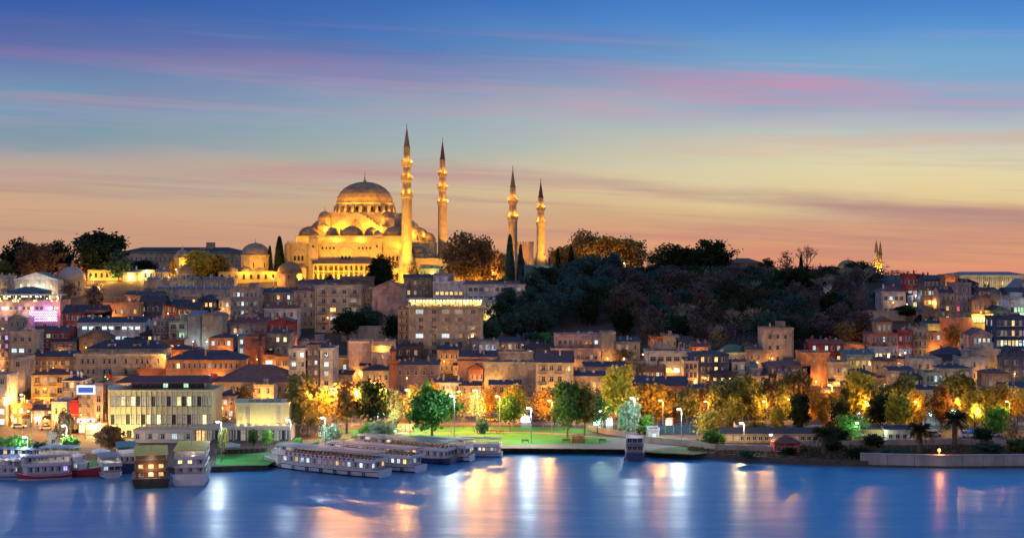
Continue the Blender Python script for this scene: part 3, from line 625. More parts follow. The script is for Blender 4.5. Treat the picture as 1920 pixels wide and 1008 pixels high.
def palm(seed):
    q = random.Random(seed); b = MB(); tr = MB(); top = .62
    for k in range(12):
        z0, z1 = top*k/12, top*(k+1)/12; tr.lathe([(.15-.03*k/12, z0-.03), (.175-.03*k/12, z1-.012), (.15-.03*k/12, z1)], 9)
    for k in range(120):
        a = q.uniform(0, 2*pi); el = -.5+2.0*q.random()**.8; ln = q.uniform(.8, 1.1); pr = None
        for j in range(8):
            t = j/7; r = ln*t*(.55+.45*cos(el))*(1-.12*t*t); z = top+.03+.36*ln*(sin(el)*t*1.15-.62*t*t)
            p = Vector((r*cos(a), r*sin(a), z))
            if pr is not None:
                sd_ = Vector((-sin(a), cos(a), 0)); w = .17*(1-t*.5)
                for sg in (-1, 1):
                    for m_ in range(3):
                        f0 = m_/3; f1 = f0+.26; p0 = pr.lerp(p, f0); p1 = pr.lerp(p, f1); tip = (p0+p1)/2+sd_*sg*w+Vector((cos(a)*.07, sin(a)*.07, -.02-.02*q.random()))
                        jn = len(b.v); b.v += [tuple(p0), tuple(p1), tuple(tip)]; b.f.append((jn, jn+1, jn+2)); b.m.append(0)
            pr = p
    return b.mesh('fronds', leaf('palm_frond', (.035,.055,.03), .2)), tr.mesh('trunk', M_bark)
CR['palm'] = [palm(s) for s in (81, 82)]
LF = dict(dark=(.05,.065,.055), olive=(.21,.20,.06), brown=(.24,.15,.07), russet=(.30,.17,.06), yellow=(.44,.34,.06), orange=(.42,.25,.05), green=(.07,.15,.04), fresh=(.16,.42,.08), pale=(.34,.50,.34), teal=(.06,.13,.12), wood=(.14,.105,.10), woodg=(.055,.115,.09))
def tree(kind, px, yb, yt, wpx, lf, label, D=None, group=None, name='tree', cat='tree', cp=None, bark=None, var=None):
    if kind == 'round' and group and ('hilltop' in group or 'slope' in group): kind = 'full'
    D = D or dist(yb); z = terr(D) if D > 300 else 0
    if group and 'waterfront' in group and kind in ('round', 'loose'): wpx *= 1.25; yt -= 3
    if kind in ('bare', 'thin'): yt -= (yb-yt)*(.22 if kind == 'bare' else .1); wpx *= 1.45 if kind == 'bare' else 1.15
    if kind in ('bush', 'ball'): yt -= (yb-yt)*.18; wpx *= 1.12
    if group == 'trees along the hilltop' and kind == 'full': wpx *= 1.28; yt -= 2
    h = (H-z)-(yt-CY)*D/F; wr = wpx*D/F/2; c, tk = CR[kind][(var if var is not None else rnd.randrange(99)) % len(CR[kind])]
    t = thing(name, (gx(px, D), D, z), rnd.uniform(0, 2*pi), label, cat, group); t.scale = (wr, wr, h)
    k = put('trunk', tk, t)
    if bark: k.material_slots[0].link = 'OBJECT'; k.material_slots[0].material = bark
    if c:
        o = put('fronds' if kind == 'palm' else 'crown', c, t); o.material_slots[0].link = 'OBJECT'; o.material_slots[0].material = leaf('leaf_'+lf, LF[lf])
    return t
T_ = tree
# skyline, from the far end of the hill to the other
sky_t = [
 ('round',32,540,448,60,'dark','dark leafy tree at the outer end of the skyline behind the brown one',705),
 ('round',68,530,456,78,'brown','broad brownish tree on the skyline in front of a dark one',690),
 ('round',6,530,488,34,'olive','small olive tree cut by the picture edge on the skyline',695),
 ('round',108,530,450,58,'dark','dark tree between the brown tree and the giant dark tree',715),
 ('round',186,535,427,104,'dark','giant dark round tree, biggest on the skyline before the long barracks',700),
 ('round',222,530,470,50,'woodg','lower dark tree leaning out from the giant round tree',690),
 ('round',270,525,486,46,'dark','low dark tree before the windows of the long barracks',735),
 ('fir',323,545,484,30,'orange','small fir lit bright orange beside a glowing little dome',690),
 ('round',376,545,468,64,'yellow','plane tree lit from below in golden yellow before the barracks',688),
 ('round',408,542,478,46,'olive','dim olive tree just behind the golden plane tree',692),
 ('cypress',506,530,463,15,'dark','short dark cypress beside the big tomb',697),
 ('cypress',524,530,446,26,'dark','tall thick cypress between the big tomb and the mosque',697),
 ('round',714,540,478,52,'dark','dark tree standing against the bright mosque gallery',668),
 ('fir',700,535,480,24,'dark','small pointed conifer against the bright mosque gallery',667),
 ('thin',775,530,489,40,'brown','thin half-bare tree at the foot of the tallest minaret',670),
 ('bush',617,535,512,24,'dark','small dark bush at the arches of the mosque gallery',672),
 ('round',868,540,433,74,'brown','large brown autumn tree lit from below beside the tall minarets',676),
 ('loose',842,540,452,40,'russet','russet tree touching the brownish three-balcony minaret',690),
 ('round',912,535,446,52,'brown','smaller round brown tree next to the large autumn tree by the courtyard',678),
 ('loose',940,535,470,40,'orange','low orange tree by the courtyard wall beside the cypress',684),
 ('cypress',956,540,444,24,'teal','tall teal-lit cypress in front of a two-balcony minaret',668),
 ('cypress',976,535,462,18,'teal','shorter teal-lit cypress between two minarets',668),
 ('fir',1030,520,478,16,'dark','little dark conifer at the foot of the farthest minaret',690),
 ('round',1094,520,430,58,'russet','tall reddish tree, highest of the orange clump on the skyline',725),
 ('round',1063,545,460,64,'orange','low orange tree glowing at the near end of the skyline clump',690),
 ('round',1140,535,437,82,'orange','wide orange autumn tree lit from behind on the skyline',710),
 ('round',1180,525,442,62,'brown','dark brown tree ending the orange skyline clump',712),
 ('cypress',1046,535,467,14,'dark','narrow cypress beside the orange skyline clump',684),
 ('cypress',1071,535,464,18,'dark','cypress in front of the orange skyline clump',682),
 ('round',1115,545,476,70,'teal','dark greenish conifer mass under the orange skyline clump',680),
 ('round',1145,545,472,48,'teal','dark teal rounded tree at the end of the hedge-like mass',678),
 ('round',1080,545,488,50,'teal','low teal bush-like tree under the cypress on the skyline',679),
 ('bare',1216,525,463,46,'dark','pale leafless tree on the skyline between orange and dark trees',720),
 ('round',1256,530,456,74,'dark','dark oak-like tree on the skyline beside the leafless pale tree',700),
 ('round',1300,528,466,60,'dark','lower dark tree filling the gap of two skyline crowns',698),
 ('round',1334,530,449,76,'dark','dense black-green domed tree, highest on this stretch of skyline',705),
 ('round',1437,525,486,34,'dark','small dark tree at the end of the long tiled house',705),
 ('bare',1425,525,487,26,'dark','small round leafless tree at the end of the long tiled house',720),
 ('thin',1474,528,471,40,'dark','sparse leafy tree beside the big leafless tree on the skyline',700),
 ('bare',1514,530,458,62,'dark','big leafless tree standing out against the orange sky',700),
 ('cypress',1502,530,478,12,'dark','thin cypress in front of the big leafless tree',695),
 ('round',1560,530,500,60,'dark','low dark tree beside the distant dome',705),
 ('round',1612,545,490,56,'dark','dark tree covering half of the distant dome',700),
 ('round',1634,560,512,50,'dark','dark tree just under the twin distant minarets',690),
 ('thin',1680,545,508,60,'wood','twiggy brown tree beside the red hillside house',700),
 ('round',1530,540,505,50,'dark','low dark shrubby tree under the big leafless tree',690),
 ('round',1478,540,505,56,'dark','low dark tree under the sparse skyline tree',690),
 ('round',1405,545,505,60,'dark','dark tree before the long tiled house',685),
 ('bush',1226,525,500,50,'dark','dark scrub at the foot of the pale leafless tree',690),
]
for k, px, yb, yt, w, lf, lab, D in sky_t: tree(k, px, yb, yt, w, lf, lab, D, 'trees along the hilltop')
# the dark wooded slope
q = random.Random(77); rows = []
for row, (xa, xb), n in ((535, (1040, 1650), 17), (550, (1000, 1640), 20), (568, (990, 1630), 21), (588, (930, 1620), 23), (608, (915, 1620), 24), (628, (915, 1030), 4), (632, (1150, 1620), 17), (652, (1190, 1640), 14)):
    for i in range(n): rows.append((xa+(xb-xa)*(i+q.uniform(.15, .85))/n, row+q.uniform(-7, 7)))
for i, (px, yb) in enumerate(rows):
    hh = q.uniform(48, 72); kind = q.choice(['round', 'round', 'loose', 'thin', 'thin', 'bare']) if px > 1150 else q.choice(['round', 'round', 'loose'])
    lf = q.choice(['woodg', 'wood', 'wood', 'dark']) if px > 1100 else q.choice(['woodg', 'woodg', 'dark', 'teal'])
    lab = {'round': 'dense dark tree on the wooded slope', 'loose': 'loose-crowned dark tree on the wooded slope', 'thin': 'half-bare brown tree on the wooded slope', 'bare': 'leafless tree with pale branches on the wooded slope'}[kind]
    tree(kind, px, yb, max(yb-hh, 497), q.uniform(48, 74), lf, lab, None, 'trees of the dark wooded slope, '+kind, bark=M_barkp if kind == 'bare' else None)
for k, px, yb, yt, w, lf, lab in [
 ('round',1000,590,505,60,'woodg','tall green tree growing up past the white terraced building'),
 ('loose',1580,660,600,70,'russet','rusty autumn tree above the red roof at the wood edge'),
 ('round',1540,655,590,60,'wood','wide brown tree at the lower edge of the wood'),
 ('thin',1345,672,618,50,'orange','twiggy tree lit orange beside the tan blank house'),
 ('loose',1400,682,640,40,'orange','small tree lit golden by an alley lamp beside the tan house'),
 ('loose',1170,700,650,46,'brown','brown tree above the alley lamp on the lower slope'),
 ('loose',720,600,560,36,'fresh','small tree lit green beside the blank pink wall'),
 ('round',690,630,572,60,'woodg','dark tree below the large brown flats'),
 ('round',652,640,580,60,'dark','dark tree on the bank under the large brown flats'),
 ('bare',730,620,545,50,'dark','leafless tree in front of the blank pink wall'),
 ('round',735,645,590,44,'dark','dark tree beside the corner of the terrace restaurant block'),
 ('round',920,655,600,50,'woodg','dark tree at the foot of the terrace restaurant block'),
 ('round',960,640,585,60,'woodg','dark green tree on the wood edge beyond the terrace restaurant'),
 ('loose',1020,650,620,44,'fresh','tree lit green above the pink terraced flats'),
 ('round',1000,668,622,60,'woodg','dark tree between the restaurant block and the pink flats'),
 ('loose',178,610,530,40,'wood','dull tree in front of the grey stone dome'),
 ('loose',130,570,525,40,'wood','grey tree touching the stone dome on the hillside'),
 ('loose',1860,600,560,24,'russet','small rusty tree behind the balconied houses'),
 ('loose',1785,660,605,50,'russet','red-lit tree in front of the tall retaining wall'),
 ('loose',1815,665,630,40,'russet','low red-lit tree beside the small stone minaret'),
 ('round',1740,620,585,46,'dark','dark tree under the small gabled lit house'),
 ('round',1700,600,572,50,'dark','dark hillside tree above the stone retaining wall'),
 ('round',1765,640,600,50,'dark','dark tree behind the orange-lit tower house'),
 ('bush',1655,570,545,50,'dark','dark bush below the white house with one lit window')]:
    tree(k, px, yb, yt, w, lf, lab, None, 'trees on the hillside')
# street and park trees
for k, px, yb, yt, w, lf, lab in [
 ('round',562,812,703,64,'olive','tall olive-yellow tree beside the cream pavilion'),
 ('loose',604,808,728,52,'yellow','yellow tree glowing beside a street lamp'),
 ('round',650,812,718,64,'brown','broad brown tree in the row behind the ferries'),
 ('round',700,812,714,64,'dark','dark green tree next to the broad brown one'),
 ('loose',577,815,760,60,'olive','low olive tree in front of the tall olive-yellow one'),
 ('bush',622,832,790,42,'pale','pale grey-green bushy tree under a park lamp'),
 ('bush',712,832,782,70,'pale','large pale sage bush lit white beside the ferries'),
 ('bush',690,832,792,48,'fresh','bright green bush touching the large sage bush'),
 ('ball',558,838,820,28,'fresh','clipped round green shrub nearest the pavilion'),
 ('ball',592,839,827,20,'fresh','smallest clipped round shrub behind the long ferry'),
 ('ball',525,838,829,20,'fresh','clipped round shrub at the pavilion lawn'),
 ('loose',475,845,805,22,'green','slim green tree in front of the glass podium'),
 ('loose',500,845,806,26,'fresh','second slim tree, brighter green, before the glass podium'),
 ('loose',418,862,800,20,'olive','thin young tree at the quay by a lamp'),
 ('round',810,824,722,84,'green','big dark green tree standing alone on the lawn'),
 ('loose',776,800,722,44,'yellow','yellow-orange tree glowing behind the big lawn tree'),
 ('loose',812,798,716,40,'orange','orange tree glowing over the big lawn tree'),
 ('thin',870,803,735,40,'olive','thin pale tree beside the red shop sign'),
 ('loose',893,802,732,34,'pale','slim greyish tree between the lamp and orange trees'),
 ('loose',920,798,726,44,'orange','orange street tree behind the slim greyish one'),
 ('round',962,800,726,52,'yellow','brightest yellow tree beside a roadside lamp'),
 ('round',956,808,744,42,'green','green lawn tree in front of the brightest yellow one'),
 ('loose',1018,806,730,52,'orange','spreading orange tree alone by the road'),
 ('bush',905,812,782,28,'teal','grey-green bush on the roadside lawn'),
 ('round',1064,820,716,56,'green','tall green tree with pale trunk at the lawn end'),
 ('round',1096,816,722,50,'olive','olive tree behind the tall green lawn tree'),
 ('loose',1120,814,736,44,'green','leaning green tree beside the lit billboards'),
 ('round',1160,806,686,62,'yellow','tall golden tree above the pale willow'),
 ('bush',1180,815,750,52,'pale','whitish-green willow lit by a park lamp'),
 ('bush',1212,815,778,34,'fresh','low bright green bush beside the whitish willow'),
 ('round',1232,800,722,66,'orange','broad orange tree glowing in front of the brick school'),
 ('round',1288,800,726,48,'olive','dull olive tree before the brick school'),
 ('bush',1334,822,760,56,'yellow','yellow-green tree at the end of the white sheds'),
 ('round',1350,802,714,60,'olive','wide olive tree beside the brick school'),
 ('round',1400,802,702,64,'olive','broad olive tree behind the bright warm lamp'),
 ('round',1448,800,712,60,'brown','brown-olive tree in the middle of the roadside row'),
 ('round',1492,800,696,62,'brown','tall brownish tree before the orange brick house'),
 ('ball',1458,820,763,38,'yellow','small rounded yellow tree behind the long shed'),
 ('round',1500,816,740,38,'dark','dark compact tree before the lit road'),
 ('loose',1530,800,722,34,'orange','small orange tree under the street lamp'),
 ('loose',1565,800,728,40,'yellow','small bright yellow tree next to a street lamp'),
 ('round',1614,802,692,60,'yellow','tall yellow-brown tree lit from one side'),
 ('loose',1575,815,752,40,'dark','purple-dark tree behind the lime bush'),
 ('bush',1598,822,772,62,'fresh','lime-green bush glowing behind the palms'),
 ('round',1650,812,738,44,'dark','dark tree beside the golden roadside one'),
 ('round',1684,815,736,56,'yellow','golden rounded tree near the white shed'),
 ('round',1694,800,704,54,'olive','dim olive tree before the pale green house'),
 ('loose',1735,805,740,40,'brown','thin brown tree among the parked cars'),
 ('round',1796,800,702,70,'olive','broad olive tree above the parked cars'),
 ('round',1828,812,734,56,'yellow','yellow-green tree behind the taller palm'),
 ('round',1880,802,722,60,'russet','reddish tree near the blue-white lamp'),
 ('loose',1908,806,728,44,'yellow','yellow tree cut by the picture edge'),
 ('bush',1866,815,752,50,'fresh','green lit tree beside the reddish one'),
 ('bush',1844,832,798,40,'dark','dark bush beside the blue tent'),
 ('thin',1898,845,782,44,'brown','twiggy brown tree on the bank by the picture edge'),
 ('bush',30,858,812,66,'fresh','wide bright green bush behind the moored yachts'),
 ('bush',75,862,824,36,'dark','dark bush between two green bushes on the quay'),
 ('bush',132,850,816,40,'fresh','lime green bush at the foot of a white lamp'),
 ('round',122,838,770,30,'brown','small brown tree beside the pink building'),
 ('round',204,850,800,50,'brown','reddish-green tree in front of the big office'),
 ('bush',100,852,828,24,'green','small green shrub beside the kiosk'),
 ('bush',234,850,828,30,'green','green shrub at the office wall'),
 ('loose',60,770,725,40,'brown','dim street tree beside two orange lamps'),
 ('loose',460,780,722,44,'brown','dim tree behind the cream pavilion'),
 ('loose',440,770,740,30,'dark','small dark tree between office and pavilion'),
 ('bush',1560,845,822,44,'dark','dark scrub beside the shorter palm'),
 ('full',538,806,735,44,'olive','olive tree at the pavilion corner before the tiled hall'),
 ('loose',632,800,735,44,'orange','orange-leaved tree behind the pale sage bushes'),
 ('full',740,800,728,50,'olive','olive tree between the dark green and yellow trees'),
 ('loose',848,798,738,40,'russet','rusty small tree behind the tall dim lamp'),
 ('full',1040,798,728,44,'olive','olive tree in the gap behind the spreading orange one'),
 ('loose',1140,802,724,44,'russet','rusty tree behind the billboards'),
 ('full',1200,798,716,50,'olive','olive tree between the golden and orange crowns'),
 ('full',1262,800,728,46,'brown','brown tree beside the broad orange one'),
 ('full',1320,800,722,56,'brown','brown tree beyond the dull olive one'),
 ('full',1375,806,730,50,'olive','olive tree just behind the white sheds'),
 ('full',1425,802,722,54,'olive','olive-brown tree above the dazzling lamp'),
 ('full',1470,802,708,54,'olive','tall olive tree before the dark hipped house'),
 ('full',1535,802,735,44,'russet','rusty tree beside the brick-pink house'),
 ('full',1590,802,720,46,'olive','olive tree squeezed before the brown shop house'),
 ('full',1636,806,722,50,'brown','brown tree next to the tall yellow-brown one'),
 ('full',1665,802,712,50,'olive','olive tree behind the golden rounded tree'),
 ('full',1715,808,726,44,'yellow','yellow-green tree at the car park'),
 ('full',1765,804,716,54,'brown','brown tree above the cyan stalls'),
 ('full',1850,806,716,52,'olive','olive tree behind the blue tent'),
 ('full',1945,812,726,70,'russet','rusty tree beyond the picture edge'),
 ('bush',1420,818,786,44,'olive','olive bush between the two long sheds'),
 ('bush',1340,836,806,50,'green','green bush at the quay end of the sheds'),
 ('bush',1570,832,800,50,'dark','dark bush under the purple-dark tree'),
 ('bush',1640,838,812,46,'dark','dark bush by the pale yellow shed'),
 ('bush',1480,852,838,36,'dark','low scrub bush beside the red kiosk'),
 ('bush',1610,858,838,60,'dark','low wide dark scrub on the bank'),
 ('bush',1680,858,838,56,'woodg','grey-green scrub beside the broad palm'),
 ('bush',1850,850,826,60,'woodg','grey-green scrub along the sea wall'),
 ('bush',1910,848,820,50,'green','green scrub at the picture edge by the sea wall'),
 ('bush',1400,856,843,40,'woodg','small scrub on the bank under the garden wall'),
 ]: tree(k, px, yb, yt, w, lf, lab, None, 'trees and shrubs by the waterfront')
tree('palm', 1544, 853, 790, 58, 'dark', 'dark palm next to the red kiosk', None, 'palms above the sea wall', 'palm_tree', 'palm', var=0)
tree('palm', 1725, 849, 782, 64, 'dark', 'broad palm rising behind the near end of the sea wall', None, 'palms above the sea wall', 'palm_tree', 'palm', var=1)
tree('palm', 1790, 838, 757, 62, 'dark', 'tallest palm, above the orange quay lamp', None, 'palms above the sea wall', 'palm_tree', 'palm', var=0)

# ---------------------------------------------------------------- lamps
M_wl = emit('lamp_lens_white', (.85,.97,1), 14); M_ol = emit('lamp_lens_orange', (1,.55,.12), 12); M_yl = emit('lamp_lens_warm', (1,.74,.36), 14); M_rl = emit('lamp_lens_deep_orange', (1,.3,.05), 14)
LC = dict(w=((.75,.93,1), M_wl), o=((1,.43,.075), M_ol), y=((1,.68,.28), M_yl), r=((1,.3,.06), M_rl), g=((.55,1,.75), M_wl))
def lamp(px, yb, yt, c, power, label, D=None, double=False, arm=1.0, globe=.34, name='street_lamp', group='street lamps', side=-1):
    D = D or dist(yb); z = terr(D); h = (H-z)-(yt-CY)*D/F; t = thing(name, (gx(px, D), D, z), 0, label, 'street lamp', group); colr, m = LC[c]
    b = MB(); b.tube((0, 0, -.2), (0, 0, h), .13, .07, 7); b.tube((0, 0, -.2), (0, 0, .8), .2, .18, 7); b.build('pole', M_metal, t)
    for sg in ((-1, 1) if double else (side,)):
        b = MB(); b.tube((0, 0, h-.1), (sg*arm*.6, -.25*arm, h+.25), .05, .05, 5); b.tube((sg*arm*.6, -.25*arm, h+.25), (sg*arm, -.4*arm, h+.2), .05, .04, 5); b.build('arm', M_metal, t)
        b = MB(); b.lathe([(.12, h+.38), (.42, h+.25), (.44, h+.18), (.1, h+.18)], 10, sg*arm, -.4*arm); hd = b.build('lamp_head', M_metal, t)
        b = MB(); b.lathe([(globe*.3, h+.16-globe*.9), (globe*.85, h+.16-globe*.7), (globe, h+.16-globe*.3), (globe*.8, h+.17)], 10, sg*arm, -.4*arm); b.build('bulb', m, hd, True)
        light(t, (sg*arm, -.4*arm, h-.55-globe), colr, power, .3)
    return t
LAMPS = [
 (415,866,790,'w',6000,'white quay lamp between the office and the cream pavilion'), (52,864,818,'w',3500,'added white lamp above the wide green bush behind the yachts'), (125,848,797,'w',9000,'white lamp over the lime bush near the pink building'),  # the lamp over the wide green bush is added to brighten it
 (545,842,786,'w',4500,'slim lamp at the pavilion corner'), (610,838,782,'w',5000,'white lamp above the grey-green bushes'),
 (852,832,741,'w',8000,'tall dim lamp beside the big lawn tree'), (996,830,764,'w',9500,'white lamp on the lawn beside the spreading orange tree'),
 (1190,822,745,'w',4200,'white lamp above the whitish willow'), (1278,826,766,'w',9000,'white lamp with reflection beside the broad orange tree'),
 (937,812,742,'o',18000,'orange lamp inside the brightest yellow tree'), (866,790,733,'o',3500,'orange lamp beside the white gabled house'),
 (580,812,732,'o',26000,'orange lamp between the olive and yellow trees'), (479,760,735,'o',3500,'orange lamp above the cream pavilion roof'),
 (22,800,744,'o',7000,'orange lamp by the grey block at the picture edge'), (46,795,739,'o',8000,'orange lamp in front of the yellow corner building'),
 (193,838,793,'o',3500,'orange lamp between the pink building and the office'), (768,812,730,'o',26000,'orange lamp hidden in the glowing trees'),
 (1035,812,750,'o',9000,'orange lamp beside the spreading orange tree'), (1165,800,722,'o',6500,'orange lamp inside the tall golden tree'),
 (1243,808,750,'o',9000,'orange lamp under the broad orange tree'), (1395,838,792,'y',5000,'dazzling warm lamp beside the long shed'),
 (1451,846,814,'y',250,'small warm lamp behind the red kiosk'), (1560,790,721,'o',6000,'orange lamp between two small glowing trees'),
 (1598,800,748,'o',6000,'orange lamp lighting the tall yellow-brown tree'), (1512,800,765,'o',4000,'orange lamp by the dark compact tree'),
 (1690,806,760,'y',3000,'warm lamp over the golden rounded tree'), (1905,800,735,'w',2500,'blue-white lamp near the reddish tree'),
 (1885,800,755,'o',6000,'orange lamp behind the reddish tree'), (1755,800,750,'g',2500,'greenish lamp over the parked cars'),
 (1612,826,792,'g',500,'greenish lamp behind the lime bush'), (1360,800,765,'y',1500,'small warm lamp at the end of the brick school'),
 (725,806,770,'w',9000,'twin white lamp beside the large sage bush'), (1130,806,770,'g',3500,'greenish lamp by the billboards'),
 (513,540,522,'o',3800,'orange lamp burning between the big tomb and the blue dome'), (175,545,519,'o',3000,'orange lamp above the lit arcade'), (187,560,538,'o',2500,'second orange lamp below the lit arcade'),
 (83,575,556,'y',1500,'warm lamp on the party terrace'), (277,525,508,'g',900,'greenish-white lamp between two small stone towers'), (98,535,515,'w',500,'small bluish lamp near the stone dome'),
 (270,612,591,'w',1400,'blue-white lamp beside the orange flats'), (410,660,634,'w',900,'white lamp behind the orange house with blue roof'), (569,655,644,'y',1000,'yellow lamp above the grey towered block'),
 (215,600,578,'o',3500,'orange lamp in the alley above the lit white offices'), (475,700,672,'o',3000,'orange lamp by the brick minaret'), (640,705,682,'o',3000,'orange lamp beside the yellow house'),
 (862,715,692,'o',3000,'orange lamp in the alley of the orange gable'), (1208,690,664,'o',4500,'orange lamp in the alley below the grey flats'), (1421,700,668,'o',5500,'orange alley lamp beside the tan blank house'),
 (966,520,479,'w',900,'bright blue-white lamp between the two lit cypresses'), (1040,520,494,'g',700,'green-white lamp on the teal terrace'),
 (1198,530,508,'o',2600,'orange lamp at the end of the hilltop clump'), (1172,530,493,'y',800,'warm lamp under the dark brown tree'),
 (1657,664,653,'o',1600,'orange lamp below the gabled wooden house'), (1746,668,657,'o',3500,'orange lamp at the foot of the orange tower house'),
 (1806,665,640,'o',900,'orange-red lamp behind the small stone minaret'), (1690,690,665,'o',500,'dim orange lamp by the cream strip house'),
 (1703,580,570,'y',250,'tiny warm lamp beside the red hillside house'), (332,545,505,'y',900,'warm lamp before the glowing little dome'),
 (735,600,592,'y',1200,'warm lamp at the blank pink wall'), (145,640,618,'r',1500,'red neon lamp in the lane by the red house'), (30,700,640,'p' if False else 'r',700,'red lamp in the lane by the pink flats'),
 (310,730,668,'o',2500,'orange lamp at the corner of the long orange building'), (8,690,640,'w',700,'white lamp over the lane at the picture edge'),
]
for px, yb, yt, c, p, lab in LAMPS: lamp(px, yb, yt, c, p, lab, double=lab.startswith('twin'), arm=.9 if yb > 780 else .5, globe=.46 if yb > 740 else .34)
for i, px in enumerate((660, 752, 905, 1088, 1300, 1440, 1640, 1840, 500, 330, 250)):
    lamp(px, 800, 762, 'o', 9000, ['orange road lamp behind the dark row trees', 'orange road lamp by the stone tiled hall', 'orange road lamp behind the greyish bush', 'orange road lamp behind the lawn end trees', 'orange road lamp before the brick school', 'orange road lamp before the brown-olive trees', 'orange road lamp by the lit shopfront', 'orange road lamp behind the tallest palm', 'orange road lamp behind the cream pavilion', 'orange road lamp behind the big office', 'orange road lamp by the office side wall'][i], D=(466 if 600 < px < 960 else 492))

for px, yb, yt, c, p, lab in ((1328,806,752,'o',6000,'added orange lamp inside the brown and olive crowns beyond the school'),(1380,806,748,'o',6000,'added orange lamp among the olive trees above the sheds'),(1438,806,752,'o',6000,'added orange lamp inside the brown-olive tree'),(1484,806,748,'o',6000,'added orange lamp among the tall brownish trees'),(1628,808,752,'o',6000,'added orange lamp inside the yellow-brown tree'),(1668,810,755,'y',4500,'added warm lamp inside the golden crowns'),(1722,810,752,'o',5000,'added orange lamp at the car park trees'),(1800,808,748,'o',6000,'added orange lamp inside the broad olive tree'),(1838,814,765,'y',4500,'added warm lamp inside the yellow-green tree'),(1893,812,752,'o',6000,'added orange lamp inside the reddish tree'),(60,812,770,'o',5000,'orange lamp over the market cars'),(100,812,772,'o',5000,'second orange lamp over the market cars'),(160,822,785,'o',4000,'orange lamp before the pink sign building'),(1100,804,742,'y',4000,'warm lamp behind the olive lawn tree')):  # lamps among the tree crowns are added to make the leaves glow
    lamp(px, yb, yt, c, p, lab)
for px, yt, lab in ((628, 728, 'added orange mast lamp in front of the yellow glowing tree'), (676, 731, 'added orange mast lamp between the brown and dark row trees'), (725, 729, 'added orange mast lamp above the large sage bush'), (846, 731, 'added orange mast lamp beside the big lawn tree'), (895, 731, 'added orange mast lamp by the slim greyish tree')):  # masts added to throw a broad orange reflection onto the water
    lamp(px, 812, yt, 'o', 27000, lab)
# lamps on the ground that light the hilltop trees from below
def uplight(px, D, power, c, label):
    t = thing('ground_light', (gx(px, D), D, terr(D)), 0, label, 'ground light', 'ground lights under the hilltop trees'); b = MB(); b.box(-.3, .3, -.2, .2, 0, .35); b.build('lamp_housing', M_black, t); b = MB(); b.box(-.22, .22, -.12, .12, .352, .4); b.build('lens', M_ol, t)
    light(t, (0, 0, 1.2), c, power, .3)
for px, D, p, lab in ((365,683,11000,'ground light under the golden plane tree'),(390,683,9000,'second ground light under the golden plane tree'),(325,684,5000,'ground light at the orange fir'),(860,670,3500,'ground light at the foot of the large brown autumn tree'),(885,668,3500,'second ground light at the large brown autumn tree'),(920,670,2500,'ground light under the smaller round brown tree'),
  (1060,684,6000,'ground light under the low orange tree of the skyline clump'),(1085,700,6000,'ground light under the reddish skyline tree'),(1125,698,9000,'ground light under the wide orange autumn tree'),(1160,698,7000,'second ground light under the wide orange autumn tree'),(60,680,1500,'ground light under the broad brownish skyline tree'),(190,682,1200,'ground light under the giant dark tree')):
    uplight(px, D, p, (1,.52,.09), lab)
# red-orange beacon on the sea wall
D0 = wdist(877); t = thing('quay_beacon', (gx(1762, D0), D0+.5, 3.5), 0, 'glowing orange beacon lamp on the concrete sea wall', 'beacon lamp')
b = MB(); b.lathe([(.16, 0), (.16, .7), (.26, .75), (.1, .8)], 8); b.build('post', M_metal, t); b = MB(); b.lathe([(.1, .8), (.36, 1.0), (.38, 1.25), (.2, 1.5), (.02, 1.58)], 10); b.build('bulb', M_rl, t)
light(t, (0, -.75, 1.1), (1,.28,.05), 1400, .3)
# ---------------------------------------------------------------- buildings
WM = {}
def win_mesh(w, h, k, fr=0, style=0):
    key = (round(w, 1), round(h, 1), k, fr, style)
    if key in WM: return WM[key]
    w, h = key[0], key[1]; b = MB(); f = .09; d = .15
    b.quad((-w/2, -.04, 0), (w/2, -.04, 0), (w/2, -.04, h), (-w/2, -.04, h), 1)
    for x0, x1, z0, z1 in ((-w/2-f/2, w/2+f/2, h, h+f), (-w/2-f/2, w/2+f/2, -f, 0), (-w/2-f/2, -w/2+f/2, 0, h), (w/2-f/2, w/2+f/2, 0, h)): b.box(x0, x1, -d, .02, z0, z1, 0)
    if style != 1:
        n = 1 if w < 1.6 else 2 if w < 2.6 else 4
        for i in range(1, n+1): x = -w/2+w*i/(n+1); b.box(x-.04, x+.04, -.1, -.045, 0, h, 0)
        if h > 1.3 and w < 2.6: b.box(-w/2+.08, w/2-.08, -.095, -.046, h*.68-.04, h*.68+.04, 0)
    b.box(-w/2-.2, w/2+.2, -.26, .02, -f-.1, -f, 0)
    if k == 'n' and style == 0 and (int(w*10)+int(h*10)) % 2:   # half-drawn curtain
        b.quad((-w/2+.1, -.05, h*.1), (-w*.12, -.05, h*.1), (-w*.12, -.05, h-.08), (-w/2+.1, -.05, h-.08), 2)
    WM[key] = b.mesh('window', [M_framed if fr else M_frame, pane(k), M_curt]); return WM[key]
M_curt = surf('curtain', (.42,.40,.42), .9, .3)
DISH = None
def dish():
    global DISH
    if not DISH:
        b = MB(); b.tube((0, 0, 0), (0, 0, .8), .04, .04, 5); b.lathe([(.02, 0), (.3, .05), (.5, .16), (.5, .18), (.3, .08), (.02, .03)], 10)
        for i in range(len(b.v)-60, len(b.v)): x, y, z = b.v[i]; b.v[i] = (x, -z*.9-.05, .9+y*.9)
        DISH = b.mesh('satellite_dish', M_frame)
    return DISH
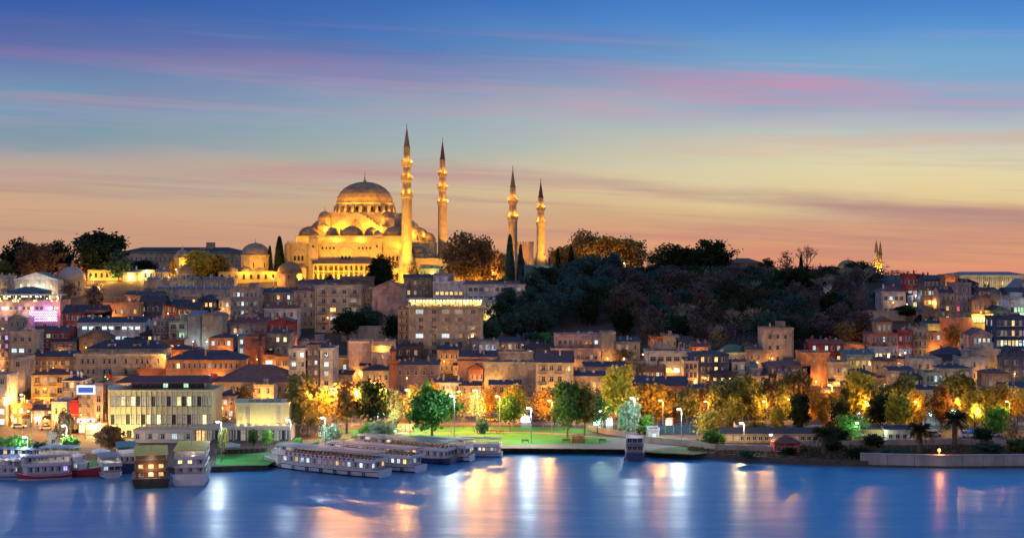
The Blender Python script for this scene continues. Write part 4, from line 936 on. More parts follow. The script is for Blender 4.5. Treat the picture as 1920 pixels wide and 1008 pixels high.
def roof_geo(b, w, dep, h, kind, rise, ov=.45, m=0, wm=1):
    x0, x1, y0, y1 = -w/2-ov, w/2+ov, -ov, dep+ov
    if kind == 'hip':
        k = min(w, dep)/2+ov; r = min(k, (x1-x0)/2*.98)
        if w >= dep: ra, rb = (x0+k, dep/2), (x1-k, dep/2)
        else: ra, rb = (0, y0+k), (0, y1-k)
        A, B_, C_, D_ = (x0, y0, h), (x1, y0, h), (x1, y1, h), (x0, y1, h); P_, Q_ = (ra[0], ra[1], h+rise), (rb[0], rb[1], h+rise)
        if w >= dep: b.quad(A, B_, Q_, P_, m); b.quad(C_, D_, P_, Q_, m); b.poly([D_, A, P_], m); b.poly([B_, C_, Q_], m)
        else: b.poly([A, B_, P_], m); b.poly([C_, D_, Q_], m); b.quad(B_, C_, Q_, P_, m); b.quad(D_, A, P_, Q_, m)
        b.box(x0, x1, y0, y1, h-.22, h-.01, wm)
    elif kind == 'gable':                         # ridge along the street
        m_ = dep/2; b.quad((x0, y0, h-.1), (x1, y0, h-.1), (x1, m_, h+rise), (x0, m_, h+rise), m); b.quad((x1, y1, h-.1), (x0, y1, h-.1), (x0, m_, h+rise), (x1, m_, h+rise), m)
        for s in (-1, 1): x = s*w/2; b.poly([(x, 0, h-.05), (x, dep, h-.05), (x, m_, h+rise-.12)][::s], wm)
        b.quad((x0, y0, h-.3), (x1, y0, h-.3), (x1, y0, h-.1), (x0, y0, h-.1), wm)
    elif kind == 'gablef':                        # gable towards the water
        b.quad((x0, y0, h-.1), (0, y0, h+rise), (0, y1, h+rise), (x0, y1, h-.1), m); b.quad((0, y0, h+rise), (x1, y0, h-.1), (x1, y1, h-.1), (0, y1, h+rise), m)
        for y in (0, dep): b.poly([(-w/2, y, h-.05), (w/2, y, h-.05), (0, y, h+rise-.15)] if y == 0 else [(w/2, y, h-.05), (-w/2, y, h-.05), (0, y, h+rise-.15)], wm)
        for s in (-1, 1):                          # barge boards
            b.quad((s*(w/2+ov), y0-.02, h-.4), (0, y0-.02, h+rise-.3), (0, y0-.02, h+rise+.02), (s*(w/2+ov), y0-.02, h-.08), wm)
    elif kind == 'shed':
        b.quad((x0, y0, h), (x1, y0, h), (x1, y1, h+rise), (x0, y1, h+rise), m)
        b.quad((x0, y0, h-.2), (x1, y0, h-.2), (x1, y0, h), (x0, y0, h), wm); b.quad((x0, y1, h), (x0, y1, h+rise), (x1, y1, h+rise), (x1, y1, h), wm)
        for x in (-w/2, w/2): b.poly([(x, 0, h-.02), (x, dep, h-.02), (x, dep, h+rise-.05)], wm)
    else:
        b.box(-w/2-.12, w/2+.12, -.12, dep+.12, h, h+.22, wm); b.box(-w/2+.15, w/2-.15, .15, dep-.15, h+.1, h+.235, m)
        for a in ((-w/2-.12, w/2+.12, -.12, .12), (-w/2-.12, w/2+.12, dep-.12, dep+.12), (-w/2-.12, -w/2+.12, .12, dep-.12), (w/2-.12, w/2+.12, .12, dep-.12)): b.box(*a, h+.22, h+.75, wm)
NB = 0
def building(x0, x1, yt, yb, wall, roof, rc, rise, nf, nw, lit, label, dep=11., rot=0., ws=(1.15, 1.65), fr=0, sw=2, litc='wwwcyd', cat='building', name='apartment_building', D=None, group=None, gap=.0, clutter=1., base=0., cornice=True, pattern=None, wx=(.06, .94), style=0, balcony=None, litlist=None):
    global NB; NB += 1
    q = random.Random(label); D = D or dist(yb); s = D/F; z = terr(D); w = (x1-x0)*s; h = (H-z)-(yt-CY)*s; rs = rise*s
    if rot: w *= .94
    t = thing(name, (gx((x0+x1)/2, D), D, z), R(rot), label, cat, group); wm = wallm(wall) if isinstance(wall, str) else wall; rm = roofm(rc)
    b = MB(); b.box(-w/2, w/2, 0, dep, -5, h); b.build('wall', wm, t)
    b = MB(); roof_geo(b, w, dep, h, roof, rs); rf = b.build('roof', [rm, wm], t)
    fh = (h-base)/max(nf, 1)
    if nf > 10: nf = 10
    nwin = 0
    if cornice and nf > 1:
        b = MB()
        for f in range(1, nf): b.box(-w/2-.06, w/2+.06, -.1, .05, base+f*fh-.09, base+f*fh+.09)
        b.build('cornice', wm, t)
    if balcony is None: balcony = q.choice((0, 0, 0, 2, 3)) if nf > 2 and nw > 1 and dep > 8.5 and wall not in ('orange',) else 0
    def pick(f, i):
        if pattern: return pattern[min(f, len(pattern)-1)][i % len(pattern[min(f, len(pattern)-1)])]
        return q.choice(litc) if q.random() < lit else ('d' if q.random() < .12 else 'n')
    ww0, wh = ws; wh = min(wh, fh*.62)
    if nw:
        cell = w*(wx[1]-wx[0])/nw; ww = min(ww0, cell*.72)
        for f in range(nf):
            for i in range(nw):
                if nwin > 88 or (gap and q.random() < gap): continue
                k = pick(nf-1-f, i)
                if k == ' ': continue
                xx = -w/2+w*wx[0]+cell*(i+.5); o = put('window', win_mesh(ww, wh, k, fr, style), t, (xx, 0, base+f*fh+fh*.27)); nwin += 1
                if balcony and (i % balcony == 0) and f:
                    b = MB(); bw = ww*1.5; zz = base+f*fh+.12; b.box(xx-bw/2, xx+bw/2, -1.1, -.17, zz-.12, zz); b.box(xx-bw/2, xx+bw/2, -1.1, -1.05, zz+.85, zz+.95)
                    for k2 in range(7): xb = xx-bw/2+bw*k2/6; b.box(xb-.03, xb+.03, -1.09, -1.05, zz, zz+.9)
                    b.build('balcony', M_framed, t)
    if sw:
        side = 1 if (x0+x1)/2 < CX else -1
        if rot > 5: side = -1
        if rot < -5: side = 1
        for f in range(nf):
            for i in range(sw):
                if nwin > 98 or q.random() < .35: continue
                nwin += 1; put('window', win_mesh(min(ww0, 1.0), wh, 'n' if q.random() > lit*.6 else q.choice('wcd'), fr), t, (side*w/2, dep*(i+.5)/sw, base+f*fh+fh*.27), pi/2*side)
    # chimneys, dishes, water tanks
    if clutter:
        for i in range(int(clutter*(2+w/6)+q.random())):
            xx, yy = q.uniform(-w*.42, w*.42), q.uniform(.18*dep, .5*dep); zz = h+(rs*.45 if roof in ('hip', 'gable', 'gablef') else .2); r_ = q.random(); b = MB()
            if r_ < .5:
                ch = q.uniform(1.0, 1.9); b.box(xx-.3, xx+.3, yy-.3, yy+.3, zz-1.2, zz+ch); b.box(xx-.38, xx+.38, yy-.38, yy+.38, zz+ch, zz+ch+.15); b.box(xx-.2, xx-.02, yy-.15, yy+.15, zz+ch+.15, zz+ch+.5); b.build('chimney', wm, rf)
            elif r_ < .68 and roof == 'flat': b.lathe([(.55, zz), (.6, zz+.1), (.6, zz+1.1), (.3, zz+1.35)], 10, xx, yy); b.build('water_tank', M_frame, rf)
            elif r_ < .85: put('satellite_dish', dish(), rf, (xx, yy, zz-.2), q.uniform(-.6, .6))
            else:
                b.tube((xx, yy, zz-.6), (xx, yy, zz+2.3), .04, .03, 4)
                for k2 in range(4): b.tube((xx-.5+.08*k2, yy, zz+1.5+k2*.22), (xx+.5-.08*k2, yy, zz+1.5+k2*.22), .02, .02, 3)
                b.build('antenna', M_metal, rf)
        if dep > 8.5 and w > 6 and q.random() < .42:     # lean-to or added room against the front
            aw = w*q.uniform(.25, .45); ax = q.choice((-1, 1))*(w/2-aw/2-.1); ah = min(h*q.uniform(.3, .55), fh*2.1); b = MB(); b.box(ax-aw/2, ax+aw/2, -2.2, 0, -4, ah); b.quad((ax-aw/2-.2, -2.5, ah), (ax+aw/2+.2, -2.5, ah), (ax+aw/2+.2, 0, ah+.8), (ax-aw/2-.2, 0, ah+.8), 1)
            an = b.build('annex', [wallm(q.choice(('taupe', 'grey', 'tan', 'brown'))), rm], t); put('window', win_mesh(min(1., aw*.3), 1.1, 'd' if q.random() < .4 else 'n', fr), an, (ax, -2.2, ah-1.9))
        for i in range(q.randrange(0, 4)):                # air-conditioner boxes and pipes on the wall
            xx, zz = q.uniform(-w*.45, w*.45), q.uniform(h*.35, h*.9); b = MB(); b.box(xx-.4, xx+.4, -.42, -.0, zz, zz+.55); b.build('air_conditioner', M_frame, t)
        if q.random() < .5: xx = q.choice((-1, 1))*w*.46; b = MB(); b.tube((xx, -.1, 0), (xx, -.1, h), .07, .07, 5); b.build('drainpipe', M_framed, t)
        if roof == 'flat' and w > 7 and q.random() < .5:
            hw = w*q.uniform(.12, .2); xx = q.uniform(-w*.25, w*.25); b = MB(); b.box(xx-hw, xx+hw, dep*.45, dep*.85, h+.1, h+2.5); b.box(xx-hw-.2, xx+hw+.2, dep*.45-.2, dep*.85+.2, h+2.5, h+2.7); b.build('stair_house', wm, rf)
    t['w_'] = w; t['h_'] = h; t['s_'] = s
    return t
B = building
# columns: x0 x1 eave-row ground-row wall roof roofcolour rise floors windows-per-floor lit label
fl = dict(name='apartment_building'); hs = dict(name='house', cat='house')
# --- far left slope
B(28,108,524,565,'white','gablef','grey',14,2,5,.8,'white lit villa with a low gable below the brown skyline tree',litc='wy',clutter=.3,**hs)
B(14,82,546,585,'teal','hip','teal',8,1,4,.3,'pale teal kiosk-like house with hipped roof under the lit villa',clutter=0,**hs)
B(-20,16,520,560,'grey','flat','grey',0,2,3,.3,'grey house at the picture edge below the small olive skyline tree',**hs)
t = B(-6,113,566,625,'pink','flat','dark',0,3,13,.55,'pink party-lit restaurant building with fairy lights and violet windows',litc='pppwcp',ws=(1.1,1.3),cat='restaurant',name='restaurant_building',dep=14,clutter=0)
party = t
B(14,51,596,638,'taupe','gablef','grey',8,2,3,.05,'small grey gabled house in front of the party-lit restaurant',**hs)
B(-14,18,625,705,'pink','flat','dark',0,5,4,.3,'pinkish narrow flats at the picture edge with violet glow',litc='pcw',**fl)
B(17,64,624,708,'cream','flat','dark',0,4,3,.25,'cream flats with bright white window band below the grey gabled house',litc='c',pattern=['nnn','ccn','ncn','nnn'],ws=(2.2,1.4),**fl)
B(62,130,620,672,'red','gable','blue',8,3,6,.25,'dark red flats with white window frames beside the cream flats',litc='cg',pattern=['nngnn','nnncc','nnnnn'],ws=(1.8,1.4),**fl)
B(118,196,586,640,'red','gable','blue',14,3,7,.1,'deep red long house with dark blue roof above the lit white offices',**hs)
B(193,264,570,618,'orange','flat','brown',0,2,5,.5,'orange flats with lit greenish windows above the white offices',litc='wg',**fl)
B(160,196,585,640,'brick','flat','dark',0,3,3,.1,'small brick house joining the deep red house and orange flats',**hs)
t = B(145,272,604,660,'white','gable','dark',9,3,9,.4,'long white office building with a row of bright cool windows',pattern=['ccnccncccc','ncdcnccdnc','nnnnnnnnn'],ws=(2.6,1.3),name='office_building',cat='office building',dep=12)
B(148,206,632,672,'brown','gablef','brown',14,2,3,.0,'dark brown gabled house in front of the white office row',ws=(.8,1.2),**hs)
t = B(160,308,654,700,'cream','hip','blue',16,1,11,.05,'long cream building with blue hipped roof and two white dormers',ws=(2.0,1.6),D=dist(716)+4,dep=12,name='office_building',cat='office building')
for k in (-.18, .14):
    b = MB(); xx = k*t['w_']; h = t['h_']; b.box(xx-1.5, xx+1.5, 1.6, 5, h+.3, h+1.9, 1); b.slab([(xx-1.8, h+1.9), (xx+1.8, h+1.9), (xx, h+2.7)], 1.3, 5, 0); dm = b.build('dormer', [roofm('blue'), wallm('white')], t); put('window', win_mesh(1.8, .9, 'n'), dm, (xx, 1.6, h+.7))
B(138,311,667,725,'cream','flat','blue',0,3,15,.1,'broad cream facade with clustered windows in front of the dormered roof',pattern=['nnn nnn n nnn nn','nnn nnn n nnn nn','ndn nnn n nnn nn'],ws=(1.5,1.7),litc='cd',clutter=.2,dep=8,name='office_building',cat='office building')
B(45,138,668,712,'brown','gable','blue',9,2,7,.0,'dull brown flats with blue roof above the yellow corner building',ws=(1.6,1.5),dep=12,**fl)
B(20,47,673,748,'taupe','flat','teal',0,4,1,.1,'narrow taupe tower house with teal roof cap',ws=(1.4,1.6),clutter=0,**hs)
B(57,139,702,782,'yellow','hip','red',10,4,5,.0,'yellow corner building lit by orange street lamps, four floors of paired windows',ws=(1.5,1.7),rot=6,**fl)
B(-20,12,706,800,'grey','flat','grey',0,5,2,.3,'grey block with blue-tinted windows at the picture edge',litc='cd',ws=(2.2,1.7),**fl)
B(117,153,713,785,'white','hip','dark',8,4,3,.1,'whitish narrow flats with dark roof beside the pink sign building',**fl)
t = B(147,177,729,812,'pink','flat','blue',0,5,5,.0,'narrow pink building topped by a blank blue and white sign board',ws=(.5,1.4),clutter=0,name='shop_building',cat='shop building')
b = MB(); w = t['w_']; h = t['h_']; b.box(-w/2-.4, w/2+.3, -.5, -.13, h-1.6, h+1.2, 0); b.box(-w/2+.1, w/2-.2, -.6, -.5, h-1, h+.6, 1); b.build('sign_board', [emit('sign_white', (.85,.9,1), 1.3), emit('sign_blue', (.04,.12,.6), .9)], t)
b = MB(); b.box(-w/2-.2, w/2+.2, -.9, -.13, 3.4, 4.5, 0); b.box(-w/2+.5, -w/2+1.3, -.95, -.9, 3.6, 4.3, 1); b.box(w/2-1.3, w/2-.5, -.95, -.9, 3.6, 4.3, 1); b.build('shop_fascia', [emit('sign_white', (.85,.9,1), 1.3), emit('sign_blue', (.04,.12,.6), .9)], t)
b = MB(); b.box(-w/2+.3, w/2-.3, -.3, -.14, .3, 3.2); b.build('shop_window', emit('shop_glow', (1,.62,.3), 2.4), t)
B(177,193,722,812,'pink','flat','red',0,5,1,.2,'slender pink stair wing with dark windows beside the sign building',ws=(1.2,1.9),clutter=0,**hs)
t = B(131,148,754,812,'red','flat','red',0,1,0,0,'low house end covered by a plain bright red banner',clutter=0,sw=0,name='shop_building',cat='shop building')
b = MB(); b.box(-1.2, 1.25, -.12, -.03, 5, 9.2); b.build('banner', surf('red_banner', (.75,.03,.05), .6, .1), t)
B(176,200,793,815,'pink','shed','red',-6,1,3,.9,'low orange-lit shop with a pinkish awning roof',litc='w',name='shop_building',cat='shop',clutter=0)
B(96,125,757,806,'white','flat','grey',0,2,2,.3,'small pale house in front of the yellow corner building',**hs)
B(124,148,775,812,'tan','gable','brown',4,1,2,.6,'little tan shop beneath the red banner',name='shop_building',cat='shop')
B(315,351,604,668,'green','flat','dark',0,4,2,.3,'pale green flats beside the tall blank grey gables',litc='gcy',ws=(2.0,1.6),**fl)
B(286,316,600,668,'purple','flat','dark',0,5,4,.1,'dusky purple narrow flats next to the pale green ones',**fl)
B(352,378,590,668,'grey','shed','grey',6,4,1,.0,'tall grey blank-sided block with slanted top, the slimmer of two',ws=(.6,.6),clutter=0,gap=.6,**fl)
B(376,416,590,668,'taupe','gablef','grey',5,4,1,.0,'tall pale blank gable wall beside the slimmer grey block',ws=(.6,.6),clutter=.3,gap=.7,**fl)
B(340,378,556,590,'tan','flat','red',0,2,4,.2,'tan house with red roof edge above the blank grey gables',**hs)
B(372,410,560,600,'navy','hip','blue',8,2,4,.5,'dark house with two warm lit windows and hipped blue roof',pattern=['nwwn','nnnn'],**hs)
B(405,434,560,600,'grey','flat','blue',0,2,2,.5,'grey cube house with one bright cool window',pattern=['nc','nn'],**hs)
B(330,375,575,612,'dark','gable','blue',8,2,4,.0,'dark low house with long blue roof between lit neighbours',**hs)
B(300,345,570,606,'red','gable','blue',8,2,4,.1,'reddish low house behind the dark blue-roofed one',**hs)
B(262,305,566,612,'dark','gable','blue',12,2,4,.1,'dark navy-roofed house beside the blue-white lamp',**hs)
B(235,300,552,590,'brown','gable','blue',6,2,6,.12,'brown row house just under the lit arcade terrace',**hs)
B(392,437,633,690,'orange','hip','blue',8,3,4,.2,'bright orange house with blue roof and white lamp glow',pattern=['cnn','nnnn','nnn'],**hs)
B(311,456,674,738,'orange','hip','blue',16,3,13,.15,'long salmon-orange building with dark blue hipped roof and flag behind the office',litc='yg',ws=(1.1,1.6),dep=14,name='school_building',cat='building')
B(308,372,655,690,'brick','hip','blue',7,1,5,.0,'low brick-red house behind the long salmon building',**hs)
B(255,330,694,735,'brick','flat','dark',0,1,3,.0,'plain brown brick box above the big office roof',ws=(2.4,1.6),dep=9,name='building',cat='building')
B(196,258,708,740,'taupe','flat','dark',0,1,6,.2,'grey-brown low block behind the big office edge',clutter=.4,name='building',cat='building')
t = [o for o in scene.objects if o.get('label', '').startswith('white lit villa')][0]; light(t, (0, -5, 2.5), (1,.7,.35), 1800, .3); light(t, (8, -5, 2.5), (1,.6,.2), 1500, .3)
# centre-left
B(432,486,543,612,'taupe','flat','grey',0,4,6,.15,'taupe flats with rows of small white windows under the blue domes',litc='dc',**fl)
B(484,550,548,600,'taupe','gable','blue',8,3,6,.25,'taupe flats behind the cream house, dark roof near the starry lamp',litc='dcw',**fl)
B(551,591,545,615,'tan','hip','red',7,4,3,.1,'narrow tan flats with red roof under the mosque arches',litc='cd',**fl)
B(590,678,538,622,'taupe','flat','dark',0,5,4,.12,'wide taupe flats with large square windows below the mosque',litc='wd',ws=(2.4,1.5),pattern=['nnnn','nnnd','nwnd','ncnn','nnnn'],**fl)
B(676,700,545,618,'brown','flat','dark',0,4,2,.0,'brown recessed wing joined to the wide taupe flats',**fl)
B(698,760,540,628,'pink','gablef','taupe' if False else 'brown',14,1,0,0,'big blank pinkish end wall with a flat gable top',sw=0,clutter=.2,cornice=False,**fl)
B(640,700,524,560,'brown','gable','brown',6,1,5,.2,'low brown house between the mosque gallery and the blank pink wall',**hs)
B(560,640,530,560,'purple','gable','blue',6,1,6,.1,'low dusky house directly under the mosque gallery',**hs)
B(495,557,578,640,'white','hip','red',12,3,4,.1,'white house with red hipped roof and a row of dark windows',pattern=['nnn','nnnc','nnnn'],**hs)
B(503,550,602,665,'red','gablef','brown',6,3,3,.0,'dark red house with white windows in front of the white one',ws=(1.2,1.5),**hs)
B(498,544,624,690,'tan','shed','dark',3,3,3,.2,'olive-tan flats with slanted roof edge below the dark red house',litc='y',**fl)
B(432,500,605,655,'pink','gable','red',10,2,6,.05,'dusky pink house with tiled roof and a small front gable',**hs)
B(452,482,590,640,'pink','gablef','red',7,2,2,.0,'small pink gabled attic house among tiled roofs',**hs)
B(457,494,634,702,'brick','flat','dark',0,3,2,.1,'rust-brown blank flats behind the brick minaret',gap=.3,**fl)
B(446,460,632,700,'teal','flat','teal',0,4,1,.3,'sliver of teal-lit flats beside the rust-brown block',litc='c',clutter=0,**fl)
B(493,516,668,710,'orange','flat','brown',0,2,1,.9,'glowing orange house with one large cool window',pattern=['c','w'],ws=(2.6,1.6),litc='cw',clutter=0,**hs)
B(514,543,671,712,'orange','flat','red',0,2,2,.1,'orange-lit house with broad white-framed windows and dark red front',ws=(2.0,2.0),clutter=0,**hs)
B(541,576,656,762,'grey','flat','navy' if False else 'blue',0,6,2,.15,'tall grey-blue wing with white top, beside the dark stair core',litc='cd',ws=(1.4,1.5),dep=14,**fl)
B(573,600,650,762,'dark','flat','dark',0,6,2,.3,'dark stair core rising between two grey wings',litc='cd',ws=(.9,1.2),clutter=0,dep=13,**fl)
B(598,626,656,762,'grey','flat','blue',0,6,1,.3,'tall grey-blue wing beyond the dark stair core',litc='cd',ws=(1.5,1.5),dep=14,clutter=.3,**fl)
B(560,610,643,680,'purple','flat','dark',0,2,4,.1,'small dusky penthouse behind the grey towers with a lamp above',**hs)
B(624,655,674,722,'yellow','flat','brown',0,2,2,.8,'yellow-lit house with cool windows behind the grey towers',litc='c',clutter=0,**hs)
B(612,660,702,745,'taupe','shed','dark',4,1,1,.0,'low taupe shed-roofed house under the grey towers',gap=.5,clutter=.4,**hs)
t = B(652,695,643,728,'peach','flat','dark',0,1,0,0,'large peach blank wall with a glazed roof corner room',sw=3,clutter=.3,dep=12,cornice=False,**fl)
B(694,738,643,728,'peach','flat','dark',0,5,3,.0,'peach flats with dark glazed top storey next to the blank peach wall',pattern=['   ','nnn','nnn','nnn','nnn'],ws=(1.2,1.5),clutter=.2,dep=11,**fl)
b = MB(); w = (738-694)*dist(728)/F; hh = (H-terr(dist(728)))-(645-CY)*dist(728)/F; b.box(-w/2+.4, w/2-.3, -.1, -.02, hh-3, hh-.4); last = b.build('glazed_loggia', MATS['glass'], [o for o in scene.objects if o.get('label', '').startswith('peach flats with dark')][0])
B(680,732,694,742,'cream','hip','blue',9,2,4,.3,'small cream house with blue roof and yellow side light',litc='yc',dep=9,**hs)
# the restaurant block and its neighbours
rb_ = B(766,905,577,672,'taupe','flat','dark',0,6,5,.12,'large taupe block crowned by a brightly lit golden restaurant terrace',dep=16,ws=(2.9,1.6),litc='yd',pattern=['cnddn','nnnnn','nnnnn','cncnn','nnnnn','nnynn'][:6],clutter=0,base=1,name='hotel_building',cat='hotel')
B(746,767,580,668,'brown','flat','dark',0,6,2,.0,'dark narrow side wing of the terrace restaurant block',clutter=0,**fl)
h = rb_['h_']; w = rb_['w_']
b = MB(); b.box(-w/2+.5, w/2-.5, 4.5, 13, h+.6, h+3.0); tw = b.build('restaurant_room', wallm('yellow'), rb_)
for k in range(16): put('window', win_mesh(1.9, 1.6, 'w' if k % 3 else 'y', 1), tw, (-w/2+1.6+k*(w-3.2)/15, 4.5, h+.8))
b = MB(); b.box(-w/2-1, w/2+1, -1.2, 15, h+.3, h+.6); b.build('terrace_floor', M_concrete, rb_)
b = MB()
for k in range(40):
    x = -w/2-.8+k*(w+1.6)/39; b.box(x-.03, x+.03, -1.15, -1.1, h+.6, h+1.6)
b.box(-w/2-1, w/2+1, -1.17, -1.08, h+1.55, h+1.68); b.build('railing', M_frame, rb_)
b = MB(); b.box(-w/2-.6, w/2+.6, .5, 14, h+3.0, h+3.25)
for k in range(12): x = -w/2+k*w/11; b.box(x-.12, x+.12, .5, .7, h+.6, h+3)
b.build('terrace_roof', wallm('white'), rb_)
b = MB()
for k in range(46):
    x = -w/2-.5+k*(w+1)/45; b.box(x-.12, x+.12, .2, .4, h+3.3, h+3.7)
b.build('parapet_crest', wallm('yellow'), rb_)
b = MB()
for k in range(22): x = -w/2+(k+.5)*w/22; b.lathe([(.02, h+2.3), (.22, h+2.45), (.22, h+2.7), (.02, h+2.95)], 8, x, 1.6+(k % 3))
b.build('pendant_lights', emit('terrace_bulb', (1,.68,.2), 16), rb_)
for k in range(8): light(rb_, (-w/2+(k+.5)*w/8, 1.2, h+2.1), (1,.62,.15), 900, .3)
gb = MB()                                          # seated guests behind the railing, tables with cloths
q2 = random.Random(4)
for k in range(30): x = -w/2+.6+q2.random()*(w-1.2); y = q2.uniform(-.6, 2.5); gb.lathe([(.35, h+.6), (.35, h+1.3), (.02, h+1.32)], 7, x, y)
gb.build('table', wallm('cream'), rb_)
B(812,872,531,590,'white','flat','grey',0,2,6,.9,'white terrace restaurant with golden windows above the taupe block',litc='w',ws=(2.2,1.3),pattern=['wwwwww','nnnnnn'],name='restaurant_building',cat='restaurant',clutter=.5)
wh = B(870,985,533,600,'white','shed','red',5,4,10,.05,'long white modern building with ribbon windows and sloping dark red roof',ws=(3.6,1.4),style=0,dep=16,name='modern_building',cat='building',clutter=.2,rot=0)
B(812,850,516,575,'pink','flat','dark',0,3,3,.6,'small pinkish house with orange windows near the golden restaurant',litc='wr',**hs)
B(757,812,520,575,'brown','gable','dark',6,3,4,.1,'brown roofs cluster between the blank pink wall and the golden restaurant',**hs)
for x0, x1, yt, yb, lab in ((785,850,506,530,'teal-lit low pavilion at the foot of the bright courtyard wall'), (848,920,508,530,'teal-lit long terrace building below the autumn trees'), (918,1010,500,528,'teal-lit cafe terrace under the two cypresses'), (1005,1045,502,530,'small teal-lit building beside the dark little conifer')):
    t = B(x0,x1,yt,yb,'teal','flat','teal',0,1,int((x1-x0)/8),.3,lab,litc='gcy',ws=(1.6,1.2),clutter=.5,name='cafe_building',cat='cafe',dep=8); light(t, (0, -3, t['h_']+2), (.3,.9,1), 250, .4)
t = B(827,868,521,545,'yellow','flat','teal',0,1,5,1,'tiny yellow glowing kitchen pavilion on the terrace roofs',litc='w',ws=(1.8,1.2),clutter=0,name='cafe_building',cat='cafe',dep=6)
B(905,930,565,620,'teal','flat','dark',0,4,2,.5,'dark teal house with cyan glow behind the restaurant block',litc='c',**hs)
# centre
B(738,822,683,735,'purple','gable','blue',8,2,5,.0,'dusky purple-brown house with small windows behind the lit trees',ws=(.9,1.5),dep=12,**hs)
B(820,862,655,700,'brown','gable','blue',8,2,4,.0,'brown low house in the shade beneath the restaurant block',**hs)
B(862,930,668,710,'purple','gable','blue',10,2,6,.0,'long dark blue-roofed house behind the orange alley gable',**hs)
B(858,916,680,735,'orange','flat','dark',0,2,2,.0,'orange glowing alley wall house',gap=.6,clutter=0,**hs)
B(878,908,692,742,'brick','gablef','blue',10,2,3,.0,'narrow gabled house in front of the orange alley wall',**hs)
B(815,864,716,760,'white','gable','dark',5,2,5,.2,'white house with three wide windows behind the glowing trees',litc='yd',**hs)
B(862,902,722,762,'peach','gable','dark',6,2,3,.1,'peach low house behind the glowing trees',**hs)
B(906,1006,682,742,'stone','flat','dark',0,1,1,.0,'long plain stone-grey wall building between orange alley and cream flats',sw=0,clutter=.6,cornice=False,gap=.4,ws=(.8,.8),**hs)
B(918,976,720,762,'pink','gable','blue',6,2,4,.0,'pinkish house with blue roof below the plain grey wall',ws=(1.3,1.7),**hs)
B(932,1000,662,700,'taupe','flat','blue',0,1,4,.0,'taupe low house above the plain grey wall',ws=(2.4,1.3),**hs)
B(1005,1075,679,762,'cream','gable','blue',20,4,4,.1,'cream four-bay flats with steep dark blue roof and clustered windows',ws=(3.0,1.7),litc='dc',dep=13,**fl)
B(1033,1127,656,702,'peach','flat','brown',0,2,10,.0,'salmon-lit lower storeys of the terraced flats',ws=(1.1,1.5),dep=9,clutter=0,**fl)
B(1040,1128,630,690,'pink','flat','dark',0,3,8,.1,'dusky pink upper storeys of the terraced flats with one white lamp',pattern=['nnnnnnnc','nnnnn','nnnn'],ws=(1.2,1.4),**fl)
B(1128,1154,626,700,'taupe','flat','dark',0,1,0,0,'tall blank taupe slab beside the terraced flats',sw=0,clutter=.2,cornice=False,**fl)
B(1152,1200,640,700,'taupe','shed','blue',5,3,3,.1,'taupe house with slanting dark blue roof by the blank slab',litc='d',**hs)
B(1096,1172,686,732,'tan','gable','blue',7,2,7,.0,'tan house with blue roof and two rows of small windows',**hs)
B(1070,1136,704,760,'taupe','gable','blue',7,2,5,.1,'taupe house with blue roof behind the tall lawn-end tree',**hs)
B(1220,1247,634,672,'brick','flat','blue',0,2,2,.1,'small dark brick upper house with blue roof edge',**hs)
B(1244,1272,632,675,'taupe','flat','dark',0,2,2,.2,'pale boxy upper house with tiny penthouse',**hs)
B(1268,1300,636,675,'navy','flat','teal',0,2,3,.1,'dark blue upper house with roof awning',**hs)
B(1212,1296,661,725,'grey','flat','dark',0,3,5,.2,'grey flats with one warm and one cool lit window side by side',pattern=['nnnnn','nnwcn','nnnnn'],ws=(2.6,1.6),**fl)
B(1202,1248,690,735,'dark','flat','dark',0,2,5,.1,'dark flat-roofed house in front of the grey flats',litc='c',**hs)
B(1283,1309,680,742,'cream','flat','brown',0,4,3,.05,'ornate narrow beige house with tall arched windows',ws=(1.0,1.8),dep=10,clutter=.2,**hs)
B(1294,1366,664,738,'navy','hip','blue',6,4,5,.3,'dark blue flats with several warm lit windows',pattern=['nwnwn','nnnwn','nnnnn','nccnn'],**fl)
B(1298,1330,649,690,'orange','gable','red',8,1,2,.9,'small orange-lit house with red roof above the dark blue flats',litc='w',**hs)
t = B(1352,1402,664,700,'green','flat','green',0,2,5,.0,'green domed-roof house beside the alley lamp',clutter=0,**hs)
b = MB(); b.dome(t['w_']*.5, 3.2, t['h_']+.2, 20, 0, 5.5, 0, 5); b.build('domed_roof', surf('green_copper', (.08,.14,.09), .6), t)
B(1372,1399,678,735,'white','gable','red',4,3,2,.1,'small white house with red roof beside the teal one',**hs)
B(1397,1421,686,735,'teal','flat','teal',0,2,3,.2,'teal and cream corner house next to the small white one',litc='d',**hs)
B(1400,1430,655,705,'taupe','gable','brown',5,2,2,.1,'pinkish leaning house above the alley lamp',**hs)
B(1430,1488,618,700,'tan','flat','brown',0,4,3,.0,'tall tan bare block with three columns of small square windows',ws=(.9,1.0),fr=1,wx=(.1,.85),cornice=False,sw=0,clutter=.4,pattern=['nnn','nn ','nn ','nnn'],**fl)
B(1186,1290,722,776,'brick','gable','blue',14,2,10,.05,'long brick-orange building with pilasters and dark blue roof behind the orange tree',ws=(1.2,1.8),dep=14,name='school_building',cat='building')
B(1290,1340,728,780,'brick','gable','blue',6,2,6,.1,'pinkish brick building with white windows beside the pilastered one',ws=(1.2,1.8),**hs)
B(1335,1400,722,772,'navy','gable','blue',6,2,6,.2,'dark house with pale roof line behind the olive trees',litc='c',**hs)
B(700,765,738,790,'brick','gable','dark',6,2,5,.2,'stone and brick hall with orange-lit front behind the dark green tree',ws=(1.0,1.7),dep=12,name='hall',cat='building')
B(640,700,735,785,'dark','gable','blue',6,2,5,.1,'dark long house hidden behind the brown row trees',**hs)
B(1010,1070,742,785,'brown','gable','blue',6,2,5,.1,'brown low house behind the spreading orange tree',**hs)
